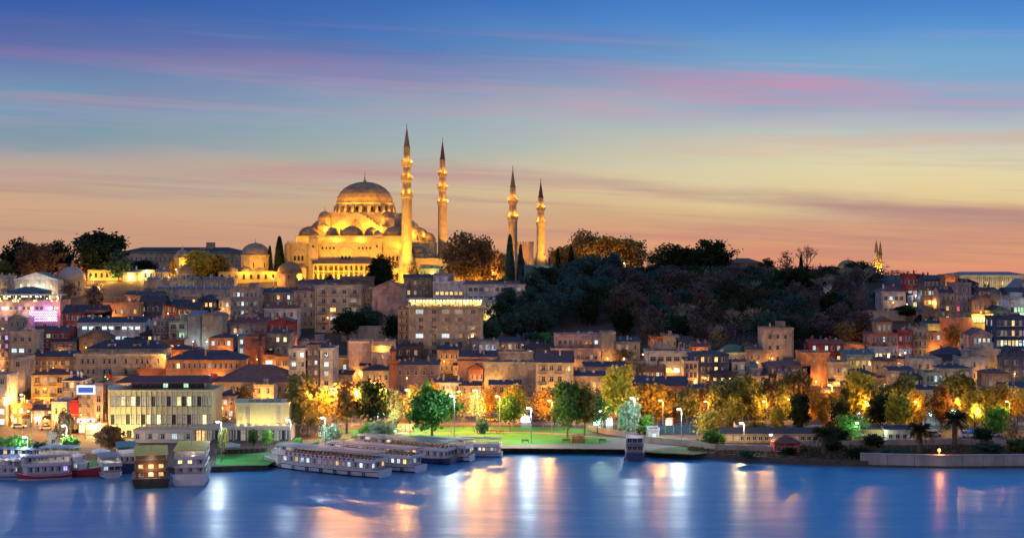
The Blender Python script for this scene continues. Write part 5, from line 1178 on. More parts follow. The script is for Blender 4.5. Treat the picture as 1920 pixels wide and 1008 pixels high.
B(1120,1190,738,785,'brown','gable','blue',6,2,5,.3,'low brown shop row behind the lit billboards',litc='cw',**hs)
# --- right side
B(1440,1520,685,745,'dark','hip','brown',9,3,6,.0,'broad dark house with brown hipped roof before the tan block',dep=13,**hs)
B(1462,1500,700,755,'taupe','shed','grey',3,2,2,.1,'taupe shed-roofed house in front of the broad dark one',**hs)
B(1503,1556,664,745,'orange','flat','brown',0,1,0,0,'tall blank orange-brick wall house below the red building',sw=0,clutter=.5,cornice=False,**fl)
B(1517,1582,642,700,'red','gable','red',5,3,5,.6,'red building with lit white windows and roof clutter at the wood edge',pattern=['c cncc','nnnnw','nnnnw'],litc='cw',clutter=2.2,**fl)
B(1578,1620,648,690,'orange','flat','brown',0,2,2,.1,'small orange-lit house beside the red building',clutter=.3,**hs)
B(1552,1590,682,748,'taupe','flat','dark',0,3,3,.1,'taupe narrow house next to the blank orange wall',**hs)
B(1588,1640,664,720,'teal','shed','teal',6,2,4,.1,'slant-roofed slate house under the small orange house',**hs)
t = B(1631,1684,624,690,'brick','hip','blue',0.5,3,7,.15,'dark wooden mansion with a central gabled dormer room',pattern=['nnncnn','nnnnnnn','nnnnnnn'],ws=(.8,1.7),**hs)
b = MB(); h = t['h_']; b.box(-3, 3, -.3, 6, h, h+4.2, 1); b.slab([(-3.4, h+4.2), (3.4, h+4.2), (0, h+6.2)], -.8, 6, 0); dm = b.build('dormer', [roofm('brown'), wallm('brown')], t)
for xx in (-1.8, 0, 1.8): put('window', win_mesh(.9, 1.9, 'd'), dm, (xx, -.3, h+1.1))
B(1684,1711,622,690,'red','flat','blue',0,3,4,.0,'dark red house with flat blue roof between mansion and shuttered house',gap=.2,**hs)
B(1710,1739,618,685,'taupe','flat','dark',0,4,3,.2,'taupe house with a row of white posts under its roof',pattern=['nnnn','nnn','nnn','wcw'],**hs)
B(1739,1767,626,685,'orange','flat','dark',0,1,2,.4,'tall tower-like house glowing bright orange from the lamp below',pattern=['nc'],base=9,clutter=0,cornice=False,**hs)
B(1739,1762,606,650,'green','hip','dark',7,1,2,.0,'small dark green house on top behind the orange tower house',**hs)
B(1638,1672,653,700,'white','flat','brown',0,2,4,.7,'small house with glowing orange balcony windows below the mansion',litc='w',pattern=['yyyy','wwww'],clutter=0,**hs)
B(1612,1640,664,712,'purple','flat','teal',0,3,2,.1,'dusky purple house with teal glass top',**hs)
B(1634,1682,676,722,'tan','hip','red',6,2,3,.0,'tan square house with low red roof',**hs)
B(1680,1700,672,715,'pink','gable','dark',4,2,2,.1,'small pink house squeezed beside the tan square one',**hs)
B(1668,1712,694,760,'cream','gable','blue',6,4,5,.1,'cream banded house with dark blue roof',ws=(1.7,1.0),litc='c',**hs)
B(1758,1816,664,720,'navy','hip','blue',14,2,5,.1,'large dark house with tall hipped roof in front of the red-lit trees',**hs)
B(1712,1765,675,740,'grey','flat','blue',0,3,3,.05,'grey rendered block under the glowing orange tower house',gap=.4,**fl)
B(1765,1822,690,755,'grey','hip','dark',9,3,5,.0,'grey house with brown roof and arched windows',ws=(.9,1.7),**hs)
B(1820,1876,658,725,'cream','flat','dark',0,3,1,.2,'cream blank block with a tiny row of top windows',gap=.4,pattern=['   n','n  ','  n'],clutter=.3,**fl)
B(1874,1935,668,730,'navy','gablef','blue',18,3,3,.1,'dark slate building with a big sloping roof at the picture edge',**fl)
B(1850,1895,700,760,'tan','hip','red',8,2,4,.0,'tan house with red hipped roof near the big slate roof',**hs)
B(1800,1852,672,735,'grey','flat','dark',0,3,3,.0,'grey plain house beside the cream blank block',gap=.4,**hs)
B(1734,1768,702,772,'green','flat','dark',0,4,4,.2,'pale green ornate house with tall dark windows',ws=(.9,1.9),**hs)
B(1700,1736,706,770,'dark','gable','dark',4,3,3,.15,'dark narrow house beside the pale green ornate one',litc='gc',**hs)
B(1640,1690,735,790,'taupe','gable','dark',6,2,5,.4,'taupe shop house behind the tall yellow-brown tree',litc='cg',**hs)
B(1520,1580,735,790,'brick','gable','brown',8,2,6,.4,'brick-pink house with lit windows behind the small glowing trees',litc='wc',**hs)
B(1590,1642,722,788,'brown','gable','dark',6,3,5,.2,'brown house with a row of lit shop windows at street level',pattern=['nnnnn','nccn','wwwww'],**hs)
B(1822,1860,628,690,'pink','gablef','brown',12,3,4,.5,'pink timber gabled house with four lit arched windows',pattern=['dcwc','cc w','nnnn'],ws=(1.0,1.8),rot=0,clutter=.2,**hs)
B(1864,1935,597,690,'navy','flat','dark',0,5,9,.35,'dark teal hotel with white-framed bay windows and roof terrace of plants',pattern=['nndnwndnn','nddnwnddn','dyyywyccc','nnnnnnnnn','nnnnnnnnn'],litc='wyc',name='hotel_building',cat='hotel',clutter=.3,ws=(1.0,2.0))
t = B(1822,1862,592,650,'yellow','flat','brown',0,1,6,1,'wooden terrace house with a blazing yellow balcony',litc='y',ws=(1.3,1.4),base=9,clutter=0,cornice=False,name='restaurant_building',cat='restaurant')
for k in range(4): light(t, (-t['w_']/2+(k+.5)*t['w_']/4, -1.4, t['h_']-.5), (1,.72,.12), 500, .3)
b = MB()
for k in range(16): x = -t['w_']/2+(k+.5)*t['w_']/16; b.lathe([(.02, 0), (.16, .12), (.16, .3), (.02, .42)], 6, x, -.9); 
b.build('string_lights', emit('terrace_bulb', (1,.68,.2), 16), t, loc=(0, 0, t['h_']-1))
B(1822,1860,563,610,'brown','gablef','brown',10,2,4,.0,'brown wooden gabled house behind the blazing yellow balcony',ws=(1.1,1.8),**hs)
B(1862,1893,582,625,'green','gablef','dark',8,2,2,.0,'little dark green house with pale trimmed gable and arched window',ws=(1.6,2.4),clutter=0,**hs)
t = B(1892,1935,562,625,'white','flat','dark',0,2,6,.5,'white balustraded house lit green beside the little green gable',litc='g',ws=(1.0,2.0),**hs)
light(t, (0, -3, 5), (.4,1,.55), 700, .3)
B(1888,1935,545,600,'navy','gable','blue',6,2,4,.2,'dark blue-roofed house behind the green-lit balustrade',litc='r',**hs)
B(1858,1896,556,600,'purple','flat','dark',0,2,4,.0,'dusky purple house above the little green gable',**hs)
B(1700,1731,517,580,'red','flat','blue',0,3,3,.5,'red hillside house with violet and cool lit windows',pattern=['nnn','cdd','pyg'],ws=(1.7,1.8),cat='house',name='house')
B(1731,1763,522,592,'dark','gable','dark',6,4,4,.3,'dark timber house with a row of lit windows and red glow',pattern=['nnnn','ncpn','nyyn','rnrr'],**hs)
B(1762,1791,549,605,'tan','gable','blue',12,3,3,.1,'tan house with three neat rows of windows and one yellow arch',pattern=['nnn','nwn','nwn'],**hs)
B(1790,1821,533,605,'purple','flat','blue',0,4,3,.05,'dusky purple tall house with a red lit window',pattern=['nnn','nnn','rnn','nnn'],**hs)
B(1772,1800,518,560,'orange','flat','dark',0,1,1,.0,'small orange-lit house top on the skyline among dark roofs',clutter=.3,**hs)
B(1731,1760,582,625,'brown','gablef','brown',7,1,2,1,'small gabled house with two bright yellow arched windows',litc='w',ws=(2.6,1.8),clutter=0,**hs)
B(1653,1698,546,590,'white','hip','red',12,2,4,.2,'white villa with red hipped roof and one bright window',pattern=['ncnn','nnnd'],ws=(1.4,1.4),**hs)
B(1546,1575,537,572,'white','gablef','blue',5,2,4,.3,'white gabled pavilion half hidden in the dark trees',litc='d',clutter=0,**hs)
B(1365,1428,492,520,'brown','hip','brown',8,1,9,.1,'long dark tiled house on the skyline beside the domed tree',D=715,litc='g',ws=(.8,1.4),clutter=.3,**hs)
B(1228,1362,511,535,'tan','flat','blue',0,1,6,.2,'long low flat-roofed building among the dark hilltop trees with a pink window',pattern=['nnrnn n'],D=690,ws=(2.0,1.5),clutter=.3,name='building',cat='building')
B(1832,1870,543,575,'dark','gable','dark',4,2,4,.1,'dark roofs on the skyline below the lit colonnade',**hs)
B(1797,1835,531,565,'navy','gablef','blue',8,1,3,.0,'slate gable on the skyline before the lit colonnade',**hs)
B(1895,1945,545,580,'grey','gablef','grey',22,1,3,.1,'tall grey slate roof at the picture edge on the skyline',**hs)
# fill the lanes between the rows: plain houses glimpsed between their neighbours
f_ = [(96,140,640,675,'purple','dusky house behind the dark brown gabled one'),(262,300,625,662,'dark','dark house between white offices and purple flats'),(300,345,640,680,'brick','brick house under the pale green flats'),
 (432,470,660,690,'dark','dark low house behind the tiled hall'),(740,790,650,690,'dark','dark low roof below the restaurant wing'),(880,935,640,680,'dark','dark house below the restaurant corner'),
 (935,1000,640,676,'navy','navy roofed house behind the taupe low one'),(985,1040,650,690,'dark','dark house hidden behind the cream flats roof'),(1170,1215,680,722,'brown','brown house in the orange-lit alley'),
 (1155,1212,712,756,'dark','dark house behind the tall golden tree'),(1330,1380,700,745,'dark','dark house below the warm windowed flats'),(1385,1440,708,752,'taupe','taupe house behind the broad olive tree'),
 (1430,1465,700,745,'dark','dark low house at the foot of the tan bare block'),(1590,1640,700,748,'navy','navy house behind the taupe narrow one'),(1640,1680,712,755,'brown','brown house under the tan square one'),
 (1700,1760,730,775,'grey','grey house behind the dark narrow one'),(1770,1830,725,775,'navy','navy house behind the broad olive tree'),(1830,1890,735,780,'taupe','taupe house behind the reddish tree'),(1888,1940,725,780,'brown','brown house at the picture edge behind the yellow tree'),
 (1460,1520,740,788,'brown','brown house behind the tall brownish tree'),(1395,1460,745,790,'dark','dark house hidden by roadside crowns'),(560,620,752,792,'brown','brown house behind the yellow tree and lamp'),(770,830,745,790,'brick','brick house glowing behind the big lawn tree'),
 (940,1000,755,792,'peach','peach house front behind the brightest yellow tree'),(1060,1120,752,790,'tan','tan shop house behind the olive tree'),(405,440,742,785,'tan','tan house between office and pavilion'),(20,60,760,798,'orange','orange-lit shop house beyond the street lamps'),(60,100,768,800,'tan','tan shop house beyond the market lights')]
for i, (x0, x1, yt, yb, wl, lab) in enumerate(f_): B(x0,x1,yt,yb,wl,('gable','hip','flat')[i % 3],('blue','dark','brown')[i % 3],(7,8,0)[i % 3],2,max(3,int((x1-x0)/13)),.2 if yb < 740 else .45,lab,litc='wcyd' if yb < 740 else 'wwyc',**hs)
# party lights
h = party['h_']; w = party['w_']; b = MB(); q2 = random.Random(5)
for k in range(40): x = -w/2+q2.random()*w; z = h+q2.choice((1.2, 2.0, .3, -2.6)); b.lathe([(.02, z), (.17, z+.12), (.17, z+.28), (.02, z+.4)], 6, x, -.5)
b.build('fairy_lights', emit('terrace_bulb', (1,.68,.2), 16), party)
b = MB()
for r_ in range(4):
    for k in range(26): x = w*.02+k*w*.017; z = h-4.2-r_*1.1-.3*(k % 2); b.box(x-.1, x+.1, -.3, -.2, z, z+.5)
b.build('fairy_lights', emit('violet_bulb', (.5,.3,1), 7), party)
for x, c, p in ((-w*.35, (1,.7,.4), 900), (0, (1,.6,.35), 900), (w*.3, (.6,.3,1), 1300), (w*.42, (1,.2,.25), 900)): light(party, (x, -3, h-3), c, p, .3)
b = MB(); b.box(-w/2, w/2, .5, 10, h+2.7, h+2.9)
for k in range(9): x = -w/2+.2+k*(w-.4)/8; b.box(x-.1, x+.1, .5, .7, h+.2, h+2.7)
b.build('awning', wallm('white'), party)

# little alley lamps on thin poles, added to cast glow on house fronts
q3 = random.Random(21)
def alley(o, power, c='o'):
    w = o['w_']; x = q3.uniform(-.3, .3)*w; p = o.matrix_basis @ Vector((x, -2.4, 0)); hh = min(o['h_']*.55, 6.)
    t = thing('added_alley_lamp', p, 0, 'small %s alley lamp added on a thin pole between the houses' % dict(o='orange', y='warm', w='white')[c], 'street lamp', 'small %s alley lamps added for glow' % dict(o='orange', y='warm', w='white')[c]); colr, m = LC[c]
    b = MB(); b.tube((0, 0, -3), (0, 0, hh), .06, .05, 5); b.tube((0, 0, hh), (0, -.5, hh+.15), .04, .04, 4); b.build('pole', M_metal, t)
    b = MB(); b.lathe([(.03, hh-.22), (.16, hh-.14), (.17, hh), (.05, hh+.1)], 8, 0, -.5); b.build('bulb', m, t); light(t, (0, -.5, hh-.5), colr, power, .2)
bl = [o for o in list(scene.objects) if o.type == 'EMPTY' and 'w_' in o and 'h_' in o]
for o in bl:
    lb = o['label']; c = gx_ = None
    px = CX+o.location.x*F/o.location.y
    if any(k in lb for k in ('orange', 'glow', 'yellow-lit', 'red-lit', 'salmon', 'peach')) and 'terrace' not in lb: alley(o, 1500)
    elif o.location.y < 560: alley(o, q3.choice((200, 600, 1100)))
    elif q3.random() < (.45 if px < 700 or px > 1600 else .25): alley(o, q3.choice((200, 400, 800)), q3.choice('ooyw'))
for o in bl:
    for k in ('w_', 'h_', 's_'): pass
# ---------------------------------------------------------------- tombs, baths, walls, minor minarets
def tomb(px, yb, D, rw, hw, rd, hd, label, seg=8, m=None, lm=None, name='tomb', cat='tomb', skirt=True, nwin=8):
    z = terr(D); t = thing(name, (gx(px, D), D, z), .2, label, cat); m = m or M_stone
    b = MB(); b.lathe([(rw, -4), (rw, hw-.5), (rw*1.05, hw-.3), (rw*1.05, hw)], seg, a0=pi/seg, a1=2*pi+pi/seg)
    if skirt: b.lathe([(rw*1.35, -4), (rw*1.35, hw*.35), (rw*1.4, hw*.38)], seg, a0=pi/seg, a1=2*pi+pi/seg)
    b.build('wall', m, t); o = domed('dome', t, 0, 0, hw+.3, rd, hd, .6, fin=.8, mat_=m)
    if lm: o.material_slots[1].link = 'OBJECT'; o.material_slots[1].material = lm
    for k in range(nwin): a = 2*pi*k/nwin-.2; put('arched_window', wm, t, (rw*.94*cos(a), rw*.94*sin(a), hw*.5), a+pi/2)
    return t
M_leadw = surf('weathered_lead', (.24,.2,.15), .6, .25)
t = tomb(479, 545, 698, 7.2, 11.3, 6.6, 5.4, 'large octagonal tomb with golden-lit drum and brown dome beside the cypresses', m=M_stone, lm=M_leadw)
light(t, (-5, -15, 5), YEL, 5200, .3); light(t, (6, -15, 5), YEL, 5200, .3)
b = MB(); b.box(-17, 12, -12, -9, -5, 3.6); b.box(-17.3, 12.3, -12.3, -8.8, 3.6, 3.9); b.build('arcade_wall', M_stone, t)
for k in range(9): put('arch', am2, t, (-15.5+k*3.3, -12.03, .6))
for k in range(3): domed('small_dome', t, -11+k*6.5, -7.5, 4, 2.6, 1.8, .2, 12, finm=False)
t = tomb(543, 550, 684, 6.0, 4.4, 5.6, 5.2, 'dark blue lead dome in front of the mosque porch', m=M_stone_d, name='bath_house', cat='domed building', skirt=False)
t = tomb(135, 560, 668, 6.2, 6.0, 5.9, 5.4, 'grey stone dome on the hillside below the giant dark tree', m=wallm('stone'), lm=surf('grey_lead', (.3,.28,.27), .7), name='bath_house', cat='domed building')
t = tomb(352, 548, 684, 5.2, 4.2, 4.9, 4.2, 'dark blue dome beside the row of little domes', m=wallm('stone'), name='bath_house', cat='domed building', skirt=False)
t = tomb(342, 540, 695, 3.8, 10.2, 3.5, 3.6, 'little dome glowing golden between fir and plane tree', m=M_stone, lm=M_leadw)
light(t, (2, -6, 7), YEL, 3500, .2)
# madrasa with rows of little blue domes
D = 676; z = terr(D); t = thing('madrasa', (gx(340, D), D, z), 0, 'low madrasa roofed with rows of small blue lead domes and chimneys', 'madrasa')
b = MB(); b.box(-17, 24, 0, 14, -4, 3.3); b.box(-17.2, 24.2, -.2, 14.2, 3.3, 3.6); b.build('wall', wallm('stone'), t); q2 = random.Random(9)
for j in range(3):
    for k in range(11):
        b = MB(); x, y = -15+k*3.7, 2.3+j*4.6; b.dome(1.55, 1.35, 3.7, 10, x, y, 0, 4); b.build('small_dome', surf('blue_lead', (.12,.15,.24), .5, .2), t)
        if q2.random() < .8: b = MB(); x += 1.8; b.box(x-.22, x+.22, y-.22, y+.22, 3.5, 5.6); b.lathe([(.36, 5.6), (.02, 6.4)], 6, x, y); b.build('chimney', wallm('stone'), t)
D = 655; z = terr(D); t = thing('madrasa', (gx(352, D), D, z), R(-3), 'lower madrasa wing with small blue domes stepping down the hillside', 'madrasa')
b = MB(); b.box(-15, 20, 0, 13, -4, 4.6); b.box(-15.2, 20.2, -.2, 13.2, 4.6, 4.9); b.build('wall', wallm('stone'), t)
for j in range(3):
    for k in range(10):
        b = MB(); x, y = -13+k*3.6+.6*(j % 2), 2+j*4.4; b.dome(1.5, 1.35, 4.95, 10, x, y, 0, 4); b.build('small_dome', MATS['blue_lead'], t)
        if q2.random() < .6: b = MB(); x += 1.8; b.box(x-.22, x+.22, y-.22, y+.22, 4.8, 6.8); b.lathe([(.36, 6.8), (.02, 7.5)], 6, x, y); b.build('chimney', wallm('stone'), t)
for k in range(9): put('window', win_mesh(.8, 1.3, 'n' if k % 4 else 'd'), t, (-13+k*3.7, 0, 1.4))
# arcade wall lit orange under the big tree
D = 692; z = terr(D); t = thing('arcade', (gx(225, D), D, z), 0, 'long low arcaded stone wall glowing orange under the giant dark tree', 'arcade')
b = MB(); b.box(-15, 16, 0, 4, -6, 4.4); b.box(-15.2, 16.2, -.2, 4.2, 4.4, 4.7); b.build('wall', M_stone_d, t)
for k in range(12): put('arch', am2, t, (-13.6+k*2.55, -.03, 1.2))
for x in (-12, -3, 6, 13): light(t, (x, -5, 1.5), (1,.52,.09), 4200, .3)
for px, yt, w_, lab in ((247, 510, 34, 'small two-storey stone tower house lit yellow on its side'), (302, 510, 30, 'second small stone tower house beside the glowing fir')):
    t = B(px-w_/2, px+w_/2, yt, 550, 'stone', 'hip', 'grey', 5, 3, 3, .05, lab, D=688, dep=8, ws=(.8, 1.2), cat='house', name='house', clutter=.5); light(t, (w_*.17, -5, 3), YEL, 2000, .3)
t = B(135, 176, 491, 540, 'orange', 'flat', 'brown', 0, 1, 2, 0, 'ruined brick wall block glowing dull orange at the giant tree', D=700, clutter=0, cornice=False, gap=.5, sw=0, name='ruin', cat='ruin'); light(t, (0, -6, 8), (1,.4,.15), 600, .3)
B(108, 121, 497, 540, 'brick', 'flat', 'brown', 0, 2, 1, 0, 'narrow ruined brick pier beside the orange ruin', D=701, clutter=0, cornice=False, sw=0, name='ruin', cat='ruin')
# barracks on the far skyline
D = 790; z = terr(D); s = D/F; t = thing('barracks', (gx(340, D), D, z), R(-2), 'very long dark barracks with rows of windows on the skyline behind the trees', 'building')
h = (H-z)-(472-CY)*s; w = 222*s; b = MB(); b.box(-w/2, w/2, 0, 16, -4, h); b.build('wall', wallm('stone'), t); b = MB(); roof_geo(b, w, 16, h, 'hip', 2.4, .8); rf = b.build('roof', [roofm('dark'), wallm('stone')], t)
b = MB(); b.box(12, 16, 5, 9, h, h+5); rf2 = b.build('chimney', wallm('stone'), rf)
b = MB(); b.box(-w/2, w/2, -.3, .1, h*.62, h*.66); b.build('cornice', wallm('stone'), t)
for f in range(2):
    for k in range(24): put('window', win_mesh(1.3, 2.2, 'n' if (k*7+f) % 23 else 'c'), t, (-w/2+2+k*(w-4)/23, 0, 1+f*h*.5))
# colonnaded building on the far skyline
D = 672; z = terr(D); s = D/F; t = thing('colonnaded_building', (gx(1855, D), D, z), 0, 'very long pale colonnaded building lit along the far skyline', 'building')
h = (H-z)-(516-CY)*s; w = 150*s; b = MB(); b.box(-w/2, w/2, 1, 14, -9, h); b.box(-w/2-.5, w/2+.5, -.2, 14, h-.8, h+.1)
for k in range(42): x = -w/2+.3+k*(w-.6)/41; b.box(x-.22, x+.22, .1, .6, -6, h-.8)
b.build('wall', wallm('cream'), t); b = MB(); roof_geo(b, w, 14, h+.1, 'hip', 1.4, .4); b.build('roof', [roofm('grey'), wallm('cream')], t)
for k in range(14): put('window', win_mesh(1.6, 1.6, 'd' if k % 3 else 'y'), t, (-w/2+2+k*(w-4)/13, 1, h-4.3))
for k in range(6): light(t, (-w/2+4+k*(w-8)/5, -3.5, h-4), (1,.8,.4), 420, .4)
# distant mosque with twin minarets
D = 900; z = terr(D); s = D/F; t = thing('distant_mosque', (gx(1590, D), D, z), 0, 'distant domed mosque half hidden by trees on the skyline', 'mosque')
hz = (H-z)-(505-CY)*s; b = MB(); b.lathe([(7.6, -6), (7.6, hz-3.4)], 16); b.lathe([(6.6, hz-3.4), (6.6, hz), (6.9, hz+.1)], 16); b.build('wall', M_stone, t); domed('dome', t, 0, 0, hz+.1, 6.5, 5.6, 0, fin=.9)
for k in range(12): a = -pi+k*pi/11; put('arched_window', wm, t, (6.55*cos(a), 6.55*sin(a), hz-3), a+pi/2)
light(t, (-5, -9, hz-3), (.4,1,.7), 2500, .3); light(t, (3, -11, hz-2), (1,.55,.12), 9000, .3); light(t, (9, -9, hz-2), (1,.55,.12), 5000, .3)
def small_minaret(px, D, ybal, ytip, r, label, m, lm, zb=None, lit=None, ysp=None, cat='minaret'):
    z = zb if zb is not None else terr(D); s = D/F; H_ = lambda row: (H-z)-(row-CY)*s
    t = thing('minaret', (gx(px, D), D, z), 0, label, cat); bh, th = H_(ybal), H_(ytip); sp = H_(ysp) if ysp else th-(th-bh)*.55
    b = MB(); b.lathe([(r*1.5, -4), (r*1.5, bh*.2), (r, bh*.3), (r*.95, bh-.8)], 12); b.build('shaft', m, t)
    b = MB(); b.lathe([(r*.95, bh-.8), (r*1.3, bh-.4), (r*1.7, bh), (r*1.7, bh+.9), (r*1.6, bh+.9), (r*1.6, bh+.1), (.1, bh+.1)], 14); b.build('balcony', m, t)
    b = MB(); b.lathe([(r*.75, bh), (r*.72, sp)], 12); b.build('shaft', m, t); b = MB(); b.lathe([(r*.9, sp), (r*.45, sp+(th-sp)*.55), (.05, th)], 12); b.build('spire', lm, t)
    if lit: light(t, (0, -r*2.2, bh-3.5), YEL, lit, .2); light(t, (0, -r*1.3, bh+.6), YEL, lit*.12, .1); light(t, (0, -r*4, 3), YEL, lit*1.5, .2)
    return t
small_minaret(1643, 900, 492, 449, 1.5, 'taller of the twin distant minarets lit yellow', M_stone, M_lead, lit=1600, ysp=474)
small_minaret(1650.5, 930, 494, 451, 1.5, 'the twin distant minaret standing slightly behind', M_stone, M_lead, lit=1500, ysp=478)
small_minaret(487.5, dist(716), 652, 622, 1.0, 'small brick minaret beside the rust-brown flats', wallm('brick'), roofm('dark'))
small_minaret(737, dist(756), 679, 648, 1.35, 'stout brick minaret in front of the peach flats', wallm('brick'), roofm('dark'), ysp=658)
small_minaret(1803, dist(688), 648, 616, .9, 'small grey stone minaret beside the red-lit trees', wallm('stone'), M_lead)
# retaining walls on the slope
def retaining(x0, x1, yt, yb, m, label, D=None):
    D = D or dist(yb); s = D/F; z = terr(D); h = (H-z)-(yt-CY)*s; w = (x1-x0)*s
    t = thing('retaining_wall', (gx((x0+x1)/2, D), D, z), 0, label, 'wall'); b = MB(); b.slab([(-w/2, -4), (w/2, -4), (w/2, h), (-w/2, h)], 0, 1.2); b.build('wall', m, t); b = MB(); b.box(-w/2-.1, w/2+.1, -.15, 1.3, h, h+.25); b.build('coping', M_concrete, t)
retaining(1762, 1822, 596, 650, wallm('brick'), 'tall reddish retaining wall under the tan and purple houses')
retaining(1600, 1702, 583, 600, wallm('stone'), 'grey stone retaining wall below the white villa')
retaining(640, 745, 612, 640, wallm('stone'), 'dark stone retaining wall below the large taupe flats')
# ---------------------------------------------------------------- big lit office by the water
D = 440; s = D/F; z = terr(D); X0, X1 = gx(207, D), gx(398, D); xm = (X0+X1)/2; w = X1-X0; rowz = lambda r: (H-z)-(r-CY)*s
t = thing('office_building', (xm, D, z), 0, 'big pale office with vertical fins, lit ribbon windows and overhanging red roof', 'office building'); office = t
z0, z1 = rowz(801), rowz(733); M_pan = surf('cream_panel', (.62,.54,.30), .6, .12, 1.5, streak=1)
b = MB(); b.prism([(-w/2, 0), (w/2, 0), (w/2, 15), (-w/2-4.5, 15)], z0, z1); b.build('wall', M_pan, t)
b = MB(); b.prism([(-w/2-.35, -.45), (w/2+.5, -.45), (w/2+.5, 15.3), (-w/2-5, 15.3)], z1+.004, z1+.4); b.build('roof_edge', M_pan, t)
b = MB(); nb = 20
for k in range(nb+1): x = -w/2+k*w/nb; b.box(x-.11, x+.11, -.45, 0, z0-.2, z1)
b.build('fins', M_pan, t)
fh = (z1-z0)/2
for f in range(2):
    for k in range(nb): x = -w/2+(k+.5)*w/nb; put('window', win_mesh(w/nb-.4, fh*.5, 'y' if (k*5+f*3) % 11 in (1, 2) else 'd' if (k+f) % 3 else 'n', 1), t, (x, -.02, z0+f*fh+fh*.2))
    b = MB(); 
b = MB()
for k in range(9): a = Vector((-w/2, 0)); c = Vector((-w/2-4.5, 15)); p = a.lerp(c, (k+.3)/9); b.box(p.x-.35, p.x+.05, p.y-.08, p.y+.08, z0, z1)
b.build('side_fins', M_pan, t)
b = MB(); b.box(-w/2+2.5, w/2-2.5, 2.5, 13, -1, z0); b.build('ground_floor', M_pan, t)
for k in range(13): x = -w/2+5+k*(w-10)/12; put('window', win_mesh(1.5, 3.1, 'g' if 4 <= k <= 8 and k != 6 else 'y' if k == 6 else 'n', 1), t, (x, 2.5, z0-4.2))
b = MB()
for k in range(11): x = -w/2+.6+k*(w-1.2)/10; b.box(x-.22, x+.22, .5, .9, -1, z0)
b.build('columns', M_pan, t)
for k in range(10): light(t, (-w/2+1.5+k*(w-3)/9, -4.6, z0-.8), (1,.80,.24), 1500, .2)
for k in range(4): light(t, (-w/2+4+k*(w-8)/3, 1.2, z0-.8), (1,.9,.45), 90, .2)
light(t, (-w/2-6, 4, z0-1), (1,.85,.35), 1600, .3)
b = MB(); zt = z1+.4; zr = rowz(716); ze = rowz(722); b.box(-w/2+5, w/2-2.8, 4, 13, zt, ze+1.0); pav = b.build('roof_pavilion', wallm('green'), t)
for k in range(14): put('window', win_mesh(1.5, 1.7, 'g' if k in (6, 10) else 'n', 1), pav, (-w/2+6.2+k*(w-10.2)/13, 4, zt+.35))
b = MB(); a = rowz(708); e = rowz(721)+1.2
x0, x1, y0, y1 = -w/2+1, w/2-.2, .8, 15.5
b.quad((x0, y0, e-.5), (x1, y0, e-.5), (x1-3, 8, a), (x0+3, 8, a)); b.quad((x1, y1, e), (x0, y1, e), (x0+3, 8, a), (x1-3, 8, a)); b.poly([(x0, y1, e), (x0, y0, e-.5), (x0+3, 8, a)]); b.poly([(x1, y0, e-.5), (x1, y1, e), (x1-3, 8, a)]); b.quad((x0, y0, e-.8), (x1, y0, e-.8), (x1, y0, e-.5), (x0, y0, e-.5)); b.quad((x0, y0, e-.8), (x0, y1, e-.3), (x1, y1, e-.3), (x1, y0, e-.8))
b.build('roof', roofm('red'), t)
# glass podium
def slabb(px0, px1, yt, yb, D, dep, m, name, label, cat, parent=None):
    s = D/F; z = terr(D); w = (px1-px0)*s; h = (H-z)-(yt-CY)*s; t = thing(name, (gx((px0+px1)/2, D), D, z), 0, label, cat); b = MB(); b.box(-w/2, w/2, 0, dep, -1.5, h); b.box(-w/2-.3, w/2+.3, -.4, dep+.2, h, h+.35); b.build('wall', m, t); return t, w, h
t, w, h = slabb(250, 357, 808, 838, 430, 8, surf('podium_render', (.42,.36,.31), .8, .12), 'podium_building', 'low pale podium with a strip window in front of the big office', 'building')
for k in range(9): put('window', win_mesh(w/9-.25, 1.5, 'd' if k % 2 else 'c' if k == 6 else 'n'), t, (-w/2+(k+.5)*w/9, 0, h-2.2))
t, w, h = slabb(357, 545, 801, 838, 434, 9, surf('podium_render', (.42,.36,.31), .8, .12), 'podium_building', 'long glass-fronted podium under the cream pavilion', 'building')
for k in range(18): put('window', win_mesh(w/18-.22, 2.9, 'w' if k in (1, 2) else 'd' if k % 3 == 0 else 'n', 1), t, (-w/2+(k+.5)*w/18, 0, h-3.7))
b = MB()
for k in range(8): x = -w/2+.4+k*(w-.8)/7; b.box(x-.15, x+.15, -.38, -.1, -1, h)
b.build('columns', M_concrete, t)
# cream pavilion
D = 440; s = D/F; z = terr(D); t = thing('pavilion', (gx(492, D), D, z), 0, 'small cream lit pavilion with blank panels on the glass podium', 'building')
rowz = lambda r: (H-z)-(r-CY)*s; w = 98*s; z0, z1 = rowz(801)+.6, rowz(757)
b = MB(); b.prism([(-w/2, 0), (w/2, 0), (w/2, 12), (-w/2-2.2, 12)], z0, z1); b.prism([(-w/2-.2, -.5), (w/2+.3, -.5), (w/2+.3, 12.2), (-w/2-2.4, 12.2)], z1, z1+.35); b.build('wall', M_pan, t)
b = MB()
for k in range(29): x = -w/2+.2+k*(w-.4)/28; b.box(x-.06, x+.06, -.16, 0, z0+.3, z1-.2)
b.build('fins', M_pan, t)
for x in (-w*.28, w*.31): put('window', win_mesh(.9, z1-z0-1.6, 'd', 1), t, (x, -.18, z0+.8))
for k in range(7): light(t, (-w/2+1+k*(w-2)/6, -2.6, z0+.5), (1,.80,.28), 560, .2)
b = MB()
for k in range(5): b.box(-w*.3+k*2, -w*.3+k*2+1.3, 3, 5, z1+.35, z1+1.1)
b.build('roof_unit', M_metal, t)
